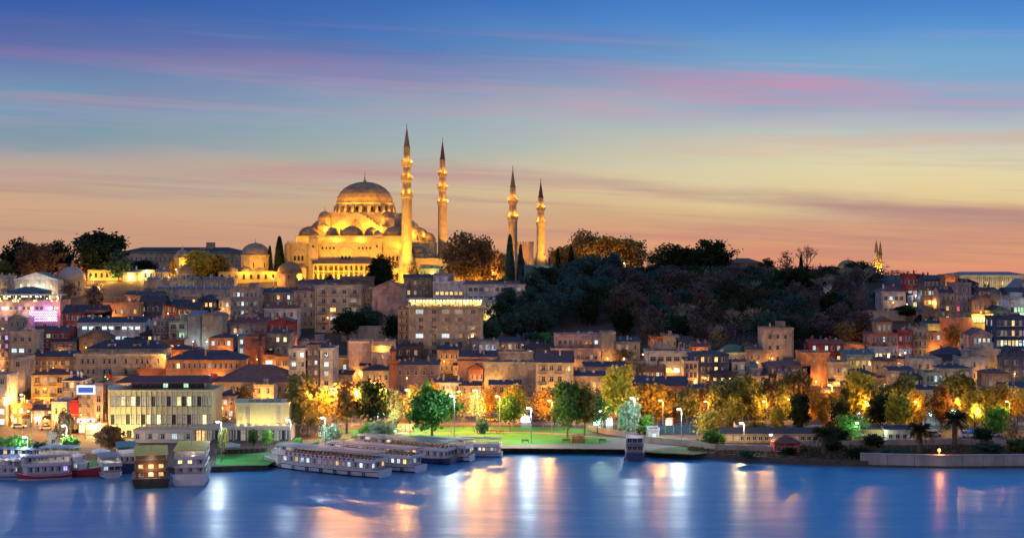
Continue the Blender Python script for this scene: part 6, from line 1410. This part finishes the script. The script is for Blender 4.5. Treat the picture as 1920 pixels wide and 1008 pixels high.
# low dark tiled hall
D = dist(768); s = D/F; z = terr(D); t = thing('market_hall', (gx(478, D), D, z), 0, 'wide low hall under one big dark hipped roof behind the pavilion', 'hall')
h = (H-z)-(716-CY)*s; w = 158*s; b = MB(); b.box(-w/2, w/2, 0, 20, -2, h); b.build('wall', wallm('taupe'), t); b = MB(); roof_geo(b, w, 20, h, 'hip', 29*s, .8); b.build('roof', [roofm('brown'), wallm('taupe')], t)
for k in range(13): put('window', win_mesh(1.2, 1.7, 'd' if k % 4 == 1 else 'n'), t, (-w/2+2+k*(w-4)/12, 0, h-3.2))
B(475,513,724,775,'cream','flat','dark',0,3,2,.0,'small cream house with roof boxes in front of the tiled hall',ws=(1.0,1.5),cat='house',name='house')
# flags
def flag(px, yb, yt, D, label, z0=0.):
    z = terr(D)+z0; h = (H-z)-(yt-CY)*D/F; t = thing('flag_pole', (gx(px, D), D, z), 0, label, 'flag'); b = MB(); b.tube((0, 0, 0), (0, 0, h), .09, .05); b.build('pole', M_metal, t)
    b = MB(); n = 8
    for k in range(n):
        x0, x1 = 1.9*k/n, 1.9*(k+1)/n; y0, y1 = .15*sin(x0*3), .15*sin(x1*3); b.quad((x0, y0, h-1.5-x0*.1), (x1, y1, h-1.5-x1*.1), (x1, y1, h-.1-x1*.12), (x0, y0, h-.1-x0*.12)); b.quad((x0, y0+.03, h-.1-x0*.12), (x1, y1+.03, h-.1-x1*.12), (x1, y1+.03, h-1.5-x1*.1), (x0, y0+.03, h-1.5-x0*.1))
    fl_ = b.build('flag_cloth', surf('red_flag_cloth', (.7,.03,.03), .7, .1), t)
    b = MB()                                     # white crescent and star
    for k in range(12):
        a0_, a1_ = R(35)+k*R(290)/12, R(35)+(k+1)*R(290)/12
        o = lambda a, r, c: (c+r*cos(a), -.2, h-.85+r*sin(a))
        b.quad(o(a0_, .38, .7), o(a1_, .38, .7), o(a1_, .30, .76), o(a0_, .30, .76))
    st = [(1.15+(.17 if k % 2 == 0 else .07)*cos(pi+k*pi/5), -.2, h-.85+(.17 if k % 2 == 0 else .07)*sin(pi+k*pi/5)) for k in range(10)]; b.poly(st); b.build('emblem', M_frame, fl_)
flag(395.5, 740, 698, 441, 'red flag with white crescent on the mast at the office roof corner', z0=11)
flag(199, 720, 700, 470, 'small red flag on the low block behind the office')
# yellow-green neon curl on the low block behind the office
D = 484; t = thing('neon_sign', (gx(199, D), D, 0), 0, 'small yellow-green neon sign on the low block behind the office', 'sign'); zz = H-(710-CY)*D/F; b = MB()
for k in range(9): a0_, a1_ = -2.4+k*.5, -2.4+(k+1)*.5; b.tube((.62*cos(a0_), -.5, zz+.8*sin(a0_)), (.62*cos(a1_), -.5, zz+.8*sin(a1_)), .16, .16, 6)
b.box(.9, 1.9, -.6, -.4, zz-.75, zz-.45); b.build('neon_tube', emit('neon_lime', (.8,1,.05), 2.2), t); b = MB(); b.box(-.9, 2.1, -.38, -.25, zz-1.1, zz+1); b.box(-.9, -.75, -.25, 0, 4, zz); b.box(1.9, 2.1, -.25, 0, 4, zz); b.build('sign_frame', M_framed, t)
# ---------------------------------------------------------------- low waterside buildings on the bank
def shed(px0, px1, yt, yb, wall, rc, rise, nwin, label, lit='y', dep=7, D=None, kind='gable', name='shed', cat='shed', litp=.5):
    return B(px0, px1, yt, yb, wall, kind, rc, rise, 1, nwin, litp, label, dep=dep, sw=1, clutter=0, litc=lit, ws=(1.1, 1.1), D=D, name=name, cat=cat)
t = shed(1352, 1545, 812, 829, 'tan', 'blue', 9, 15, 'long yellow prefab shed with dark blue roof beside the dazzling lamp', 'd', litp=.2); light(t, (8, -4, 3), (1,.78,.35), 120, .3)
t = shed(1382, 1540, 795, 815, 'white', 'blue', 5, 12, 'second long shed with pale end posts behind the yellow one', 'c', litp=.5)
t = shed(1598, 1662, 804, 824, 'yellow', 'teal', 4, 5, 'pale yellow shed behind the lime bush', 'd'); light(t, (3, -4, 3), (.9,1,.5), 500, .3)
shed(1660, 1706, 804, 827, 'white', 'blue', 6, 3, 'whitish shed with blue roof beside the broad palm', 'n', litp=0)
t = shed(1452, 1500, 829, 849, 'red', 'red', 12, 4, 'small red brick kiosk with hipped red roof by the sea bank', 'n', kind='hip', name='kiosk', cat='kiosk', litp=0, D=dist(850)); 
t = shed(1216, 1236, 808, 824, 'white', 'teal', 2, 1, 'small white lit container beside the teal fence', 'c', kind='flat', litp=1)
shed(88, 112, 814, 836, 'tan', 'red', 3, 1, 'small tan kiosk with red roof edge behind the moored yachts', 'n', kind='flat', name='kiosk', cat='kiosk')
def wallrun(name, pts, h, th, m, label, cat='wall', posts=0):
    t = thing(name, (gx(pts[0][0], dist(pts[0][1])), dist(pts[0][1]), 0), 0, label, cat); o = Vector(t.location); b = MB()
    P = [Vector((gx(p, dist(r)), dist(r), 0))-Vector((o.x, o.y, 0)) for p, r in pts]; pb = MB()
    for a, c in zip(P, P[1:]):
        d = (c-a).normalized(); n_ = Vector((-d.y, d.x, 0))*th; z = terr(o.y+a.y)
        b.prism([(a.x, a.y), (c.x, c.y), (c.x+n_.x, c.y+n_.y), (a.x+n_.x, a.y+n_.y)], z-.5, z+h)
        if posts:
            L_ = (c-a).length
            for k in range(int(L_/posts)+1): p = a+d*(k*posts); pb.box(p.x-.1, p.x+.1, p.y-.12, p.y+.14, z-.3, z+h+.25)
    b.build('panel' if posts else 'wall', m, t)
    if posts: pb.build('posts', M_metal, t)
wallrun('garden_wall', [(1195,826),(1215,829),(1290,836),(1340,844),(1452,847)], 1.7, .35, M_concrete, 'pale concrete garden wall along the quay beside the sheds')
wallrun('garden_wall', [(1100,806),(1130,812),(1196,822)], 1.6, .35, M_concrete, 'pale garden wall curving behind the lawn end')
wallrun('fence', [(1232,813),(1320,812)], 2.6, .06, roofm('teal'), 'teal sheet-metal fence behind the lawn lamp', 'fence', 2.5)
wallrun('garden_wall', [(1500,838),(1600,835),(1800,832),(1935,836)], 1.5, .35, M_concrete, 'low concrete wall behind the palms')
wallrun('fence', [(745,808),(776,808)], 2.2, .06, wallm('white'), 'white hoarding behind the big lawn tree', 'fence', 2.5)
wallrun('railing', [(405,850),(500,846)], 1.0, .05, M_framed, 'dark railing along the pavilion lawn', 'railing', 1.5)
wallrun('fence', [(1330,806),(1380,800),(1560,800),(1590,806)], 1.9, .05, M_framed, 'dark mesh fence between the road and the sheds', 'fence', 2.5)
# market tents, pavilion tents, billboards, benches
def tent(px, yb, yt, wpx, m, label):
    D = dist(yb); s = D/F; z = terr(D); h = (H-z)-(yt-CY)*s; w = wpx*s/2; t = thing('market_tent', (gx(px, D), D, z), R(8), label, 'tent')
    b = MB(); e = h*.72; c = [(-w, -w), (w, -w), (w, w), (-w, w)]
    for k in range(4):
        a, d = c[k], c[(k+1) % 4]; b.quad((a[0], a[1], e), (d[0], d[1], e), (d[0]*.45, d[1]*.45, e+(h-e)*.42), (a[0]*.45, a[1]*.45, e+(h-e)*.42)); b.poly([(a[0]*.45, a[1]*.45, e+(h-e)*.42), (d[0]*.45, d[1]*.45, e+(h-e)*.42), (0, 0, h)]); b.quad((a[0], a[1], e-.3), (d[0], d[1], e-.3), (d[0], d[1], e), (a[0], a[1], e))
    b.build('canopy', m, t); b = MB()
    for a in c: b.tube((a[0]*.96, a[1]*.96, 0), (a[0]*.96, a[1]*.96, e), .05, .05, 5)
    b.build('poles', M_metal, t); return t
tent(188, 862, 839, 32, wallm('white'), 'white pointed tent on the quay behind the small white boat')
tent(432, 850, 828, 36, surf('grey_canvas', (.4,.42,.4), .8), 'grey pitched canopy in front of the glass podium')
tent(668, 842, 820, 38, surf('orange_canvas', (.65,.3,.13), .8), 'orange canvas tent behind the ferries')
tent(1822, 826, 802, 24, surf('blue_canvas', (.05,.2,.5), .7), 'bright blue tent on the car park')
tent(1745, 818, 800, 22, wallm('white'), 'white tent at the car park edge')
for i, (px, yb, w_, c, lab) in enumerate(((1120, 806, 14, (.6,1,.75), 'green-lit shop display panel behind the leaning tree'), (1143, 806, 13, (.9,1,.9), 'white-lit shop display panel beside the pale willow'), (1068, 796, 16, (1,.9,.75), 'bright bus-stop shelter by the olive tree'), (1055, 792, 22, (.75,.9,1), 'blue-white lit kiosk on the road side'), (850, 788, 18, (1,.08,.1), 'glowing red shop sign on posts behind the thin pale tree'), (1625, 790, 34, (.85,.9,1), 'blue-white shopfront sign under the tall tree'), (1740, 788, 40, (.6,.95,.95), 'row of cyan-lit stalls behind the car park'), (1790, 786, 26, (.5,1,.7), 'green-lit stall behind the taller palm'), (30, 792, 46, (1,.75,.35), 'blazing warm market stall near the grey block'), (72, 800, 34, (1,.7,.4), 'smaller warm market stall beside the junction'), (170, 815, 24, (1,.6,.2), 'orange-lit stall beneath the pink sign building'), (985, 800, 18, (.8,.9,1), 'white-lit bus shelter near the lawn lamp'), (1255, 806, 14, (1,.35,.2), 'small red-lit stand under the broad orange tree'))):
    D = dist(yb); s = D/F; z = terr(D); w = w_*s; hh = 3.6 if i != 4 else 8.2; t = thing('market_stall' if i != 4 else 'shop_sign', (gx(px, D), D, z), 0, lab, 'stall' if i != 4 else 'sign')
    b = MB(); b.box(-w/2, w/2, .2, 1.6, hh-.5 if i != 4 else hh-1.3, hh+.1); b.box(-w/2, -w/2+.12, .2, .4, 0, hh); b.box(w/2-.12, w/2, .2, .4, 0, hh)
    if i != 4: b.box(-w/2, w/2, 1.5, 1.6, 0, hh-.5); b.box(-w/2, w/2, .3, 1.2, 0, 1)
    b.build('frame', M_metal, t)
    b = MB(); nn = 1 if i == 4 else max(2, int(w/1.6))
    for k in range(nn): x = -w/2+.2+k*(w-.3)/nn; b.box(x, x+(w-.3)/nn-.15, .05 if i == 4 else 1.35, .19 if i == 4 else 1.48, hh-1.2 if i == 4 else 1.3, hh-.05 if i == 4 else hh-.7)
    b.build('lit_panel', emit('panel_%d' % i, c, 4 if i != 4 else 5), t); light(t, (0, -.6, hh-.9 if i != 4 else hh-.6), c, 450 if i not in (8, 9) else 900, .3)
def bench(px, yb, label, c='brown'):
    D = dist(yb); t = thing('bench', (gx(px, D), D, terr(D)+.03), R(5), label, 'bench'); b = MB(); b.box(-1.1, 1.1, -.25, .25, .42, .48); b.build('seat', surf('bench_wood', (.2,.1,.05), .7), t); b = MB(); b.box(-1.1, 1.1, .22, .28, .55, .95); b.build('backrest', surf('bench_wood', (.2,.1,.05), .7), t)
    for x in (-.95, .95): b = MB(); b.box(x-.05, x+.05, -.22, .26, 0, .42); b.build('leg', M_black, t)
for px, yb, lab in ((925, 811.5, 'park bench on the upper lawn near the grey-green bush'), (938, 812.5, 'second park bench on the upper lawn beside another'), (1062, 829, 'long bench at the lawn edge facing the water'), (1130, 829, 'bench at the pointed end of the lawn'), (985, 829.5, 'bench under the white lawn lamp')): bench(px, yb, lab)
D = dist(829); t = thing('planter', (gx(1084, D), D, terr(D)+.03), 0, 'brown brick planter box at the lawn edge by the long bench', 'planter'); b = MB(); b.box(-1.9, 1.9, -.8, .8, 0, 1.1); b.box(-2, 2, -.9, .9, 1.1, 1.25); b.build('box', wallm('brick'), t); b = MB(); q2 = random.Random(2)
for k in range(160): x, y = q2.uniform(-1.8, 1.8), q2.uniform(-.7, .7); zz = 1.25+q2.random()*.5; a = q2.uniform(0, 6); b.poly([(x, y, zz), (x+.25*cos(a), y+.25*sin(a), zz+.1), (x+.1, y, zz+.3)])
b.build('foliage', leaf('leaf_russet', LF['russet']), t)
# ---------------------------------------------------------------- cars
M_tl = emit('tail_light', (1,.05,.03), 3); M_hl = emit('head_light', (1,.93,.8), 6)
def car(px, D, c, rz, label, van=False, on=False):
    t = thing('van' if van else 'car', (gx(px, D), D, terr(D)+.04), R(rz), label, 'van' if van else 'car', 'cars along the waterfront road'); L_ = 2.2 if not van else 2.5; hh = 1.42 if not van else 2.1
    pm = surf('paint_'+c, dict(white=(.7,.7,.7), black=(.03,.03,.035), silver=(.4,.41,.43), red=(.4,.03,.03), blue=(.05,.12,.35), yellow=(.75,.5,.03))[c], .3, .05, spec=.6)
    b = MB(); pr = [(-L_, .3), (L_, .3), (L_, .62), (L_-.1, .78), (L_*.5, .9), (-L_+.1, .92), (-L_, .7)] if not van else [(-L_, .3), (L_, .3), (L_, .8), (L_*.8, 1.1), (L_*.62, hh), (-L_, hh)]
    b.slab(pr, -.85, .85); b.build('body', pm, t)
    if not van:
        b = MB(); lo = [(-L_*.78, .9), (L_*.48, .9), (L_*.16, hh), (-L_*.5, hh)]; i = len(b.v)
        for y in (-.82, .82):
            for x, zz in lo: b.v.append((x, y*(.84 if zz > 1 else 1), zz))
        for k in range(4): j = (k+1) % 4; b.f.append((i+j, i+k, i+4+k, i+4+j)); b.m.append(1 if k == 2 else 0)
        b.f += [(i, i+1, i+2, i+3), (i+7, i+6, i+5, i+4)]; b.m += [0, 0]; b.build('cabin_glass', [MATS['glass'], pm], t)
    else: b = MB(); b.box(L_*.1, L_*.6, -.87, .87, 1.2, 1.8); b.box(-L_*.8, 0, -.87, .87, 1.25, 1.8); b.build('side_window', MATS['glass'], t)
    for x in (-L_*.62, L_*.62):
        for y in (-.8, .8): b = MB(); b.tube((x, y-.1, .32), (x, y+.1, .32), .32, .32, 12); b.build('wheel', M_black, t)
    for y in (-.6, .6):
        b = MB(); b.box(L_-.03, L_+.03, y-.16, y+.16, .55, .7); b.build('headlight', M_hl if on else M_frame, t); b = MB(); b.box(-L_-.03, -L_+.02, y-.16, y+.16, .6, .74); b.build('tail_light', M_tl if on else surf('red_lens', (.3,.01,.01), .3), t)
for px, D, c, rz, lab, van, on in [(1248,454,'black',5,'black car parked beyond the teal fence',0,0),(1190,451,'silver',-8,'silver car parked at the garden wall behind the whitish willow',0,0),(1752,444,'white',0,'white car parked between the two palms',0,0),(1815,441,'white',2,'white van parked beside the blue tent',1,0),
  (1862,443,'silver',4,'silver car parked near the twiggy brown tree',0,0),(1700,446,'blue',-5,'blue car parked behind the broad palm',0,0),(920,479,'yellow',0,'yellow taxi on the road behind the grey-green bush',0,1),(1100,490,'white',180,'white van driving past behind the lawn-end trees',1,1),
  (1000,482,'black',0,'black car on the road near the spreading orange tree',0,1),(830,488,'silver',180,'silver car on the road behind the big lawn tree',0,1),(700,480,'red',0,'red car on the road behind the brown tree row',0,1),(1330,484,'white',0,'white car on the road beyond the yellow-green tree',0,1),
  (1470,490,'yellow',180,'yellow taxi on the lit road beside the dark compact tree',0,1),(1540,481,'black',0,'black car on the lit road behind the sheds',0,1),(35,462,'white',20,'white car at the market junction by the picture edge',0,1),(60,470,'yellow',-30,'yellow taxi turning at the market junction',0,1),(88,458,'silver',10,'silver car waiting below the market stalls',0,1),(18,478,'red',0,'red car beside the grey block at the junction',0,1),(110,476,'black',0,'black car below the small pale house',0,0),(1650,488,'white',0,'white van by the blue-white shopfront',1,1),(1880,484,'silver',180,'silver car on the road behind the reddish tree',0,1),(770,481,'white',180,'white van parked by the white hoarding',1,0)]:
    car(px, D, c, rz, lab, van, on)

q4 = random.Random(31)
for k in range(22):
    px = -20+k*92+q4.uniform(-30, 30); lane = k % 2
    car(px, 480 if lane else 490, q4.choice(('white', 'silver', 'black', 'red', 'blue', 'yellow', 'white')), 0 if lane else 180, 'car driving along the lit waterfront road in the evening traffic', False, True)
# ---------------------------------------------------------------- boats
M_hw = surf('hull_white', (.58,.56,.62), .4, .12, .5, spec=.5); M_hn = surf('hull_navy', (.03,.05,.14), .4, .1, spec=.5); M_hr = surf('hull_red', (.32,.03,.04), .4, .1, spec=.5); M_hk = surf('hull_dark', (.035,.03,.03), .5, .1); M_hb = surf('hull_blue', (.06,.16,.42), .4, .1, spec=.5)
M_wood = surf('varnished_wood', (.16,.08,.04), .5, .2, bands=-2); M_deck = surf('deck_paint', (.25,.24,.25), .8, .15); M_can = surf('canopy_grey', (.24,.22,.27), .7, .12); M_cang = surf('canopy_teal', (.12,.22,.22), .7, .1); M_cany = surf('canopy_yellow', (.75,.50,.08), .7, .1)
def hull(L_, Bm, fb, sheer, m, m2, t, sq=.75):
    b = MB(); n = 16; sec = []
    for i in range(n+1):
        u = i/n; x = -L_/2+L_*u; wd = Bm/2*(1-max(0, (u-.55)/.45)**2.2)*(sq+(1-sq)*min(1, u/.18)); z = fb+sheer*max(0, (u-.5)/.5)**2+sheer*.25*max(0, (.25-u)/.25)
        rk = x+max(0, (u-.85)/.15)*L_*.02; wd = max(wd, .06)
        sec.append([(x-.0, -wd*.72, -.5), (x, -wd*.94, .35), (rk, -wd, z*.72), (rk, -wd*1.02, z*.72+.22), (rk, -wd*1.02, z), (rk, wd*1.02, z), (rk, wd*1.02, z*.72+.22), (rk, wd, z*.72), (x, wd*.94, .35), (x, wd*.72, -.5)])
    i0 = len(b.v); k = 10
    for s_ in sec: b.v += s_
    for i in range(n):
        for j in range(k-1): b.f.append((i0+i*k+j, i0+i*k+j+1, i0+(i+1)*k+j+1, i0+(i+1)*k+j)[::-1]); b.m.append(2 if j == 4 else 1 if j in (2, 6) else 1 if j in (0, 8) else 0)
    b.f.append(tuple(i0+j for j in range(k))); b.m.append(0)
    return b.build('hull', [m, m2, M_deck], t), sec
def railing(t, pts, z, h=1., m=None, step=1.2):
    b = MB()
    for a, c in zip(pts, pts[1:]):
        a, c = Vector((*a, z)), Vector((*c, z)); L_ = (c-a).length; n = max(1, int(L_/step))
        for k in range(n+1): p = a.lerp(c, k/n); b.tube(p, p+Vector((0, 0, h)), .03, .03, 4)
        for q_ in (h, h*.55): b.tube(a+Vector((0, 0, q_)), c+Vector((0, 0, q_)), .03, .03, 4)
    return b.build('railing', m or M_frame, t)
def boat(px, row, L_, Bm, head, label, hm=M_hw, h2=M_hn, can=M_can, fb=1.5, sheer=1., decks=2, cat='ferry', name='ferry', nwin=14, litp=.4, group='passenger boats moored along the quay', tyres=5, canopy=True, deckh=2.1, wood=False, sq=.75, cab=(-.44, .34), up=(-.46, .38), wheel=True, lamps=True, litc='cwd', wsz=(1.0, 1.1)):
    D = wdist(row); t = thing(name, (gx(px, D), D, 0), R(head), label, cat, group); q = random.Random(label)
    hl, sec = hull(L_, Bm, fb, sheer, hm, h2, t, sq); wm_ = wood if wood and wood is not True else M_wood if wood else M_hw
    for k in range(tyres):
        x = -L_*.4+k*L_*.7/max(1, tyres-1)
        for sg in (-1, 1):
            b = MB(); n = 12
            for j in range(n): a, a2 = 2*pi*j/n, 2*pi*(j+1)/n; b.tube((x+.42*cos(a), sg*(Bm/2+.12), .85+.42*sin(a)), (x+.42*cos(a2), sg*(Bm/2+.12), .85+.42*sin(a2)), .13, .13, 5)
            b.build('tyre_fender', M_black, t)
    z = fb*.98; bw = Bm*.40; c0, c1 = cab[0]*L_, cab[1]*L_
    for d in range(decks-1 if canopy else decks):
        b = MB(); b.prism([(c0, -bw), (c1, -bw), (c1+bw*.5, -bw*.5), (c1+bw*.5, bw*.5), (c1, bw), (c0, bw)], z, z+deckh); b.box(c0-.7, c1+.5, -bw-.35, bw+.35, z+deckh, z+deckh+.14); cb = b.build('cabin', wm_, t)
        nw = max(2, int(nwin*(c1-c0)/(.78*L_)))
        for k in range(nw):
            x = c0+(k+.5)*(c1-c0)/nw
            for sg in (-1, 1): put('window', win_mesh(min(wsz[0], (c1-c0)/nw*.75), wsz[1], q.choice(litc) if q.random() < litp else 'n'), cb, (x, sg*bw, z+.75), 0 if sg < 0 else pi)
        for k in range(3): put('window', win_mesh(min(1.1, bw*.5), wsz[1], q.choice(litc) if q.random() < litp else 'n'), cb, (c0, -bw+(k+.5)*2*bw/3, z+.75), -pi/2)
        put('window', win_mesh(min(1.4, bw*.8), wsz[1], 'n'), cb, (c1+bw*.5, 0, z+.75), pi/2)
        z += deckh+.14; c0 += .02*L_; c1 -= .06*L_
    if canopy:
        u0, u1 = up[0]*L_, up[1]*L_; railing(t, [(u0, -bw-.2), (u1, -bw-.2), (u1+bw*.4, 0), (u1, bw+.2), (u0, bw+.2), (u0, -bw-.2)], z, 1.0)
        bk = MB(); bk.box(u0, u1, -bw-.28, -bw-.2, z, z+.7); bk.box(u0, u1, bw+.2, bw+.28, z, z+.7); bk.box(u0-.08, u0, -bw-.28, bw+.28, z, z+.7); bk.build('bulwark', wm_, t)
        b = MB(); b.prism([(u0-.4, -bw-.5), (u1*.92, -bw-.5), (u1*.92+1, -bw*.4), (u1*.92+1, bw*.4), (u1*.92, bw+.5), (u0-.4, bw+.5)], z+2.05, z+2.2); b.box(u0, u1*.9, -bw*.5, bw*.5, z+2.2, z+2.3); b.build('canopy', can, t)
        b = MB(); n = max(3, int((u1-u0)/2.6))
        for k in range(n+1):
            x = u0+.1+(u1*.9-u0-.2)*k/n
            for sg in (-1, 1): b.tube((x, sg*(bw+.1), z), (x, sg*(bw+.1), z+2.05), .05, .05, 5)
        b.build('canopy_posts', M_frame, t)
        b = MB()
        for k in range(n*2 if L_ > 21 else 0):
            x = u0+.8+(u1*.85-u0-1.2)*k/(n*2)
            for sg in (-1, 1): b.box(x, x+.4, sg*bw*.55-.7, sg*bw*.55+.7, z+.4, z+.46); b.box(x-.05, x, sg*bw*.55-.7, sg*bw*.55+.7, z+.46, z+.9)
        b.v and b.build('bench_seats', M_wood, t)
        if wheel:
            x = u1*.9+.5; b = MB(); b.prism([(x-2.2, -1.3), (x, -1.3), (x+.6, -.7), (x+.6, .7), (x, 1.3), (x-2.2, 1.3)], z, z+2.02); wh_ = b.build('wheelhouse', wm_, t)
            for sg in (-1, 1): put('window', win_mesh(1.2, .9, 'n'), wh_, (x-1.1, sg*1.3, z+1), 0 if sg < 0 else pi)
            put('window', win_mesh(1.1, .9, 'n'), wh_, (x+.6, 0, z+1), pi/2)
    railing(t, [(L_*.36, -Bm*.3), (L_*.47, -.2), (L_*.47, .2), (L_*.36, Bm*.3)], fb+sheer*.8, .8)
    b = MB(); b.tube((up[0]*L_+L_*.3, 0, z+2), (up[0]*L_+L_*.3, 0, z+5.2), .06, .03, 5); b.tube((up[0]*L_+L_*.3-.6, 0, z+4.2), (up[0]*L_+L_*.3+.6, 0, z+4.2), .03, .03, 4); b.build('mast', M_metal, t)
    if lamps:
        for k in range(4): light(t, (-L_*.35+k*L_*.2, 0, z+1.9), (1,.85,.65), 90, .15)
    return t
boat(608,882,39,7.8,149,'longest white ferry with a row of black tyre fenders, in front of the others',tyres=7,nwin=16,litp=.75,fb=1.7)
t = [o for o in scene.objects if o.get('label', '').startswith('longest white ferry')][0]
b = MB()
for k in range(16):                               # red pennants hung below the upper deck rail
    x = -12+k*1.45
    for sg in (-1, 1): y = sg*(7.8*.40+.40); b.poly([(x-.5, y, 4.35), (x, y, 3.8), (x+.5, y, 4.35), (x, y, 4.6)][::sg])
b.build('pennants', surf('pennant_red', (.35,.03,.04), .7), t)
boat(690,874,34,7.4,149,'long white ferry moored directly behind the longest one',tyres=3,can=M_can,nwin=14,litp=.55)
boat(772,863,26,6.6,155,'white and dark ferry with teal canopy, third in the ferry row',hm=M_hn,can=M_cang,tyres=2,nwin=10,wood=False,litp=.4,litc='w')
boat(822,860,20,5.6,160,'short white ferry near the end of the ferry row',can=M_cang,tyres=2,nwin=8)
boat(741,858,32,7,150,'dark-hulled ferry with long teal awning behind the ferry row',can=M_cang,hm=M_hn,h2=M_hn,tyres=0,nwin=12)
boat(893,854,14.5,4.6,172,'small blue and white ferry moored alone past the ferry row',h2=M_hb,can=M_cang,fb=1.1,sheer=.7,tyres=0,nwin=10,deckh=1.8,wsz=(.9,.8),cat='ferry',litp=.6)
# the single boat off the lawn
boat(1190,859,11,5.3,86,'lone dark-blue boat with grey cabin moored off the end of the lawn',hm=M_hn,h2=M_hb,can=M_can,fb=2.2,sheer=.6,decks=2,canopy=False,deckh=1.9,wood=M_can,sq=.85,tyres=1,nwin=3,up=(-.4,.2),cab=(-.4,.16),wheel=False,name='motor_boat',cat='boat',litp=0,group=None)
# moored yachts and trip boats at the far quay
t = boat(283,903,20,9.0,103.6,'dark wooden-looking excursion boat with yellow awning and glowing stern lamp',hm=M_hk,h2=M_wood,can=M_cany,wood=True,fb=2.2,sheer=.8,decks=3,deckh=1.75,wsz=(.9,.8),tyres=0,nwin=10,litp=.4,litc='w',name='excursion_boat',cat='boat',wheel=False,sq=.92)
light(t, (-10.9, 0, 4.6), (1,.62,.3), 500, .2); b = MB(); b.lathe([(.02, 3.4), (.3, 3.55), (.3, 3.75), (.02, 3.9)], 8, -10.4, 0); b.build('stern_lamp', M_yl, t)
boat(361,897,21,8.8,98,'tall white excursion boat with blue deck room beside the dark one',hm=M_hw,h2=M_hw,can=M_cany,fb=2.6,sheer=.9,decks=3,deckh=1.75,wsz=(.8,.8),tyres=0,nwin=8,litp=.25,litc='yc',name='excursion_boat',cat='boat',wheel=False,sq=.92)
boat(128,890,21,5.6,-10,'dark red yacht with white upper deck and roofed flybridge',hm=M_hr,h2=M_hr,can=wallm('white'),fb=1.6,sheer=1.2,decks=3,tyres=0,nwin=8,litp=.1,name='motor_yacht',cat='yacht',wood=False,cab=(-.4,.2),up=(-.3,.1),wheel=False,deckh=1.65)
boat(84,897,13,4.4,-160,'low grey and red tour boat moored before the dark red yacht',hm=M_hr,h2=M_hw,can=M_can,fb=1.4,sheer=1.0,decks=2,tyres=0,nwin=6,litp=.1,name='motor_yacht',cat='yacht',litc='p')
boat(205,890,11,5.4,112,'small white and blue cruiser between the red yacht and the dark excursion boat',hm=M_hw,h2=M_hb,can=M_can,fb=1.3,sheer=.7,decks=2,tyres=0,nwin=5,deckh=1.7,wheel=False,name='motor_yacht',cat='yacht',litp=.5,litc='c')
boat(236,880,14,5.2,106,'tall navy boat with roof frame squeezed behind the small cruiser',hm=M_hn,h2=M_hn,can=M_cang,fb=2.4,sheer=.8,decks=2,tyres=0,nwin=6,name='motor_yacht',cat='yacht',wheel=False,litp=.1)
boat(40,889,19,5.0,178,'deep blue cruiser at the picture edge with a warm lamp',hm=M_hb,h2=M_hn,can=M_can,fb=1.4,sheer=1.0,decks=2,canopy=False,deckh=1.6,wood=M_hb,tyres=0,nwin=8,name='motor_yacht',cat='yacht',litp=.3,litc='w')
t = boat(-8,895,14,4.4,170,'blue boat bow cut off by the picture edge',hm=M_hb,h2=M_hw,can=M_can,fb=1.2,sheer=.8,decks=2,canopy=False,deckh=1.6,tyres=0,nwin=6,name='motor_yacht',cat='yacht'); light(t, (-3, -3, 3.5), (1,.75,.4), 500, .2)
boat(20,876,20,5,175,'dark cruiser moored nearest the quay behind the deep blue one',hm=M_hn,h2=M_hn,can=M_can,fb=1.4,decks=2,canopy=False,deckh=1.7,wood=M_hn,tyres=0,nwin=8,name='motor_yacht',cat='yacht')
for o in scene.objects:
    for k in ('w_', 'h_', 's_'):
        if k in o: del o[k]
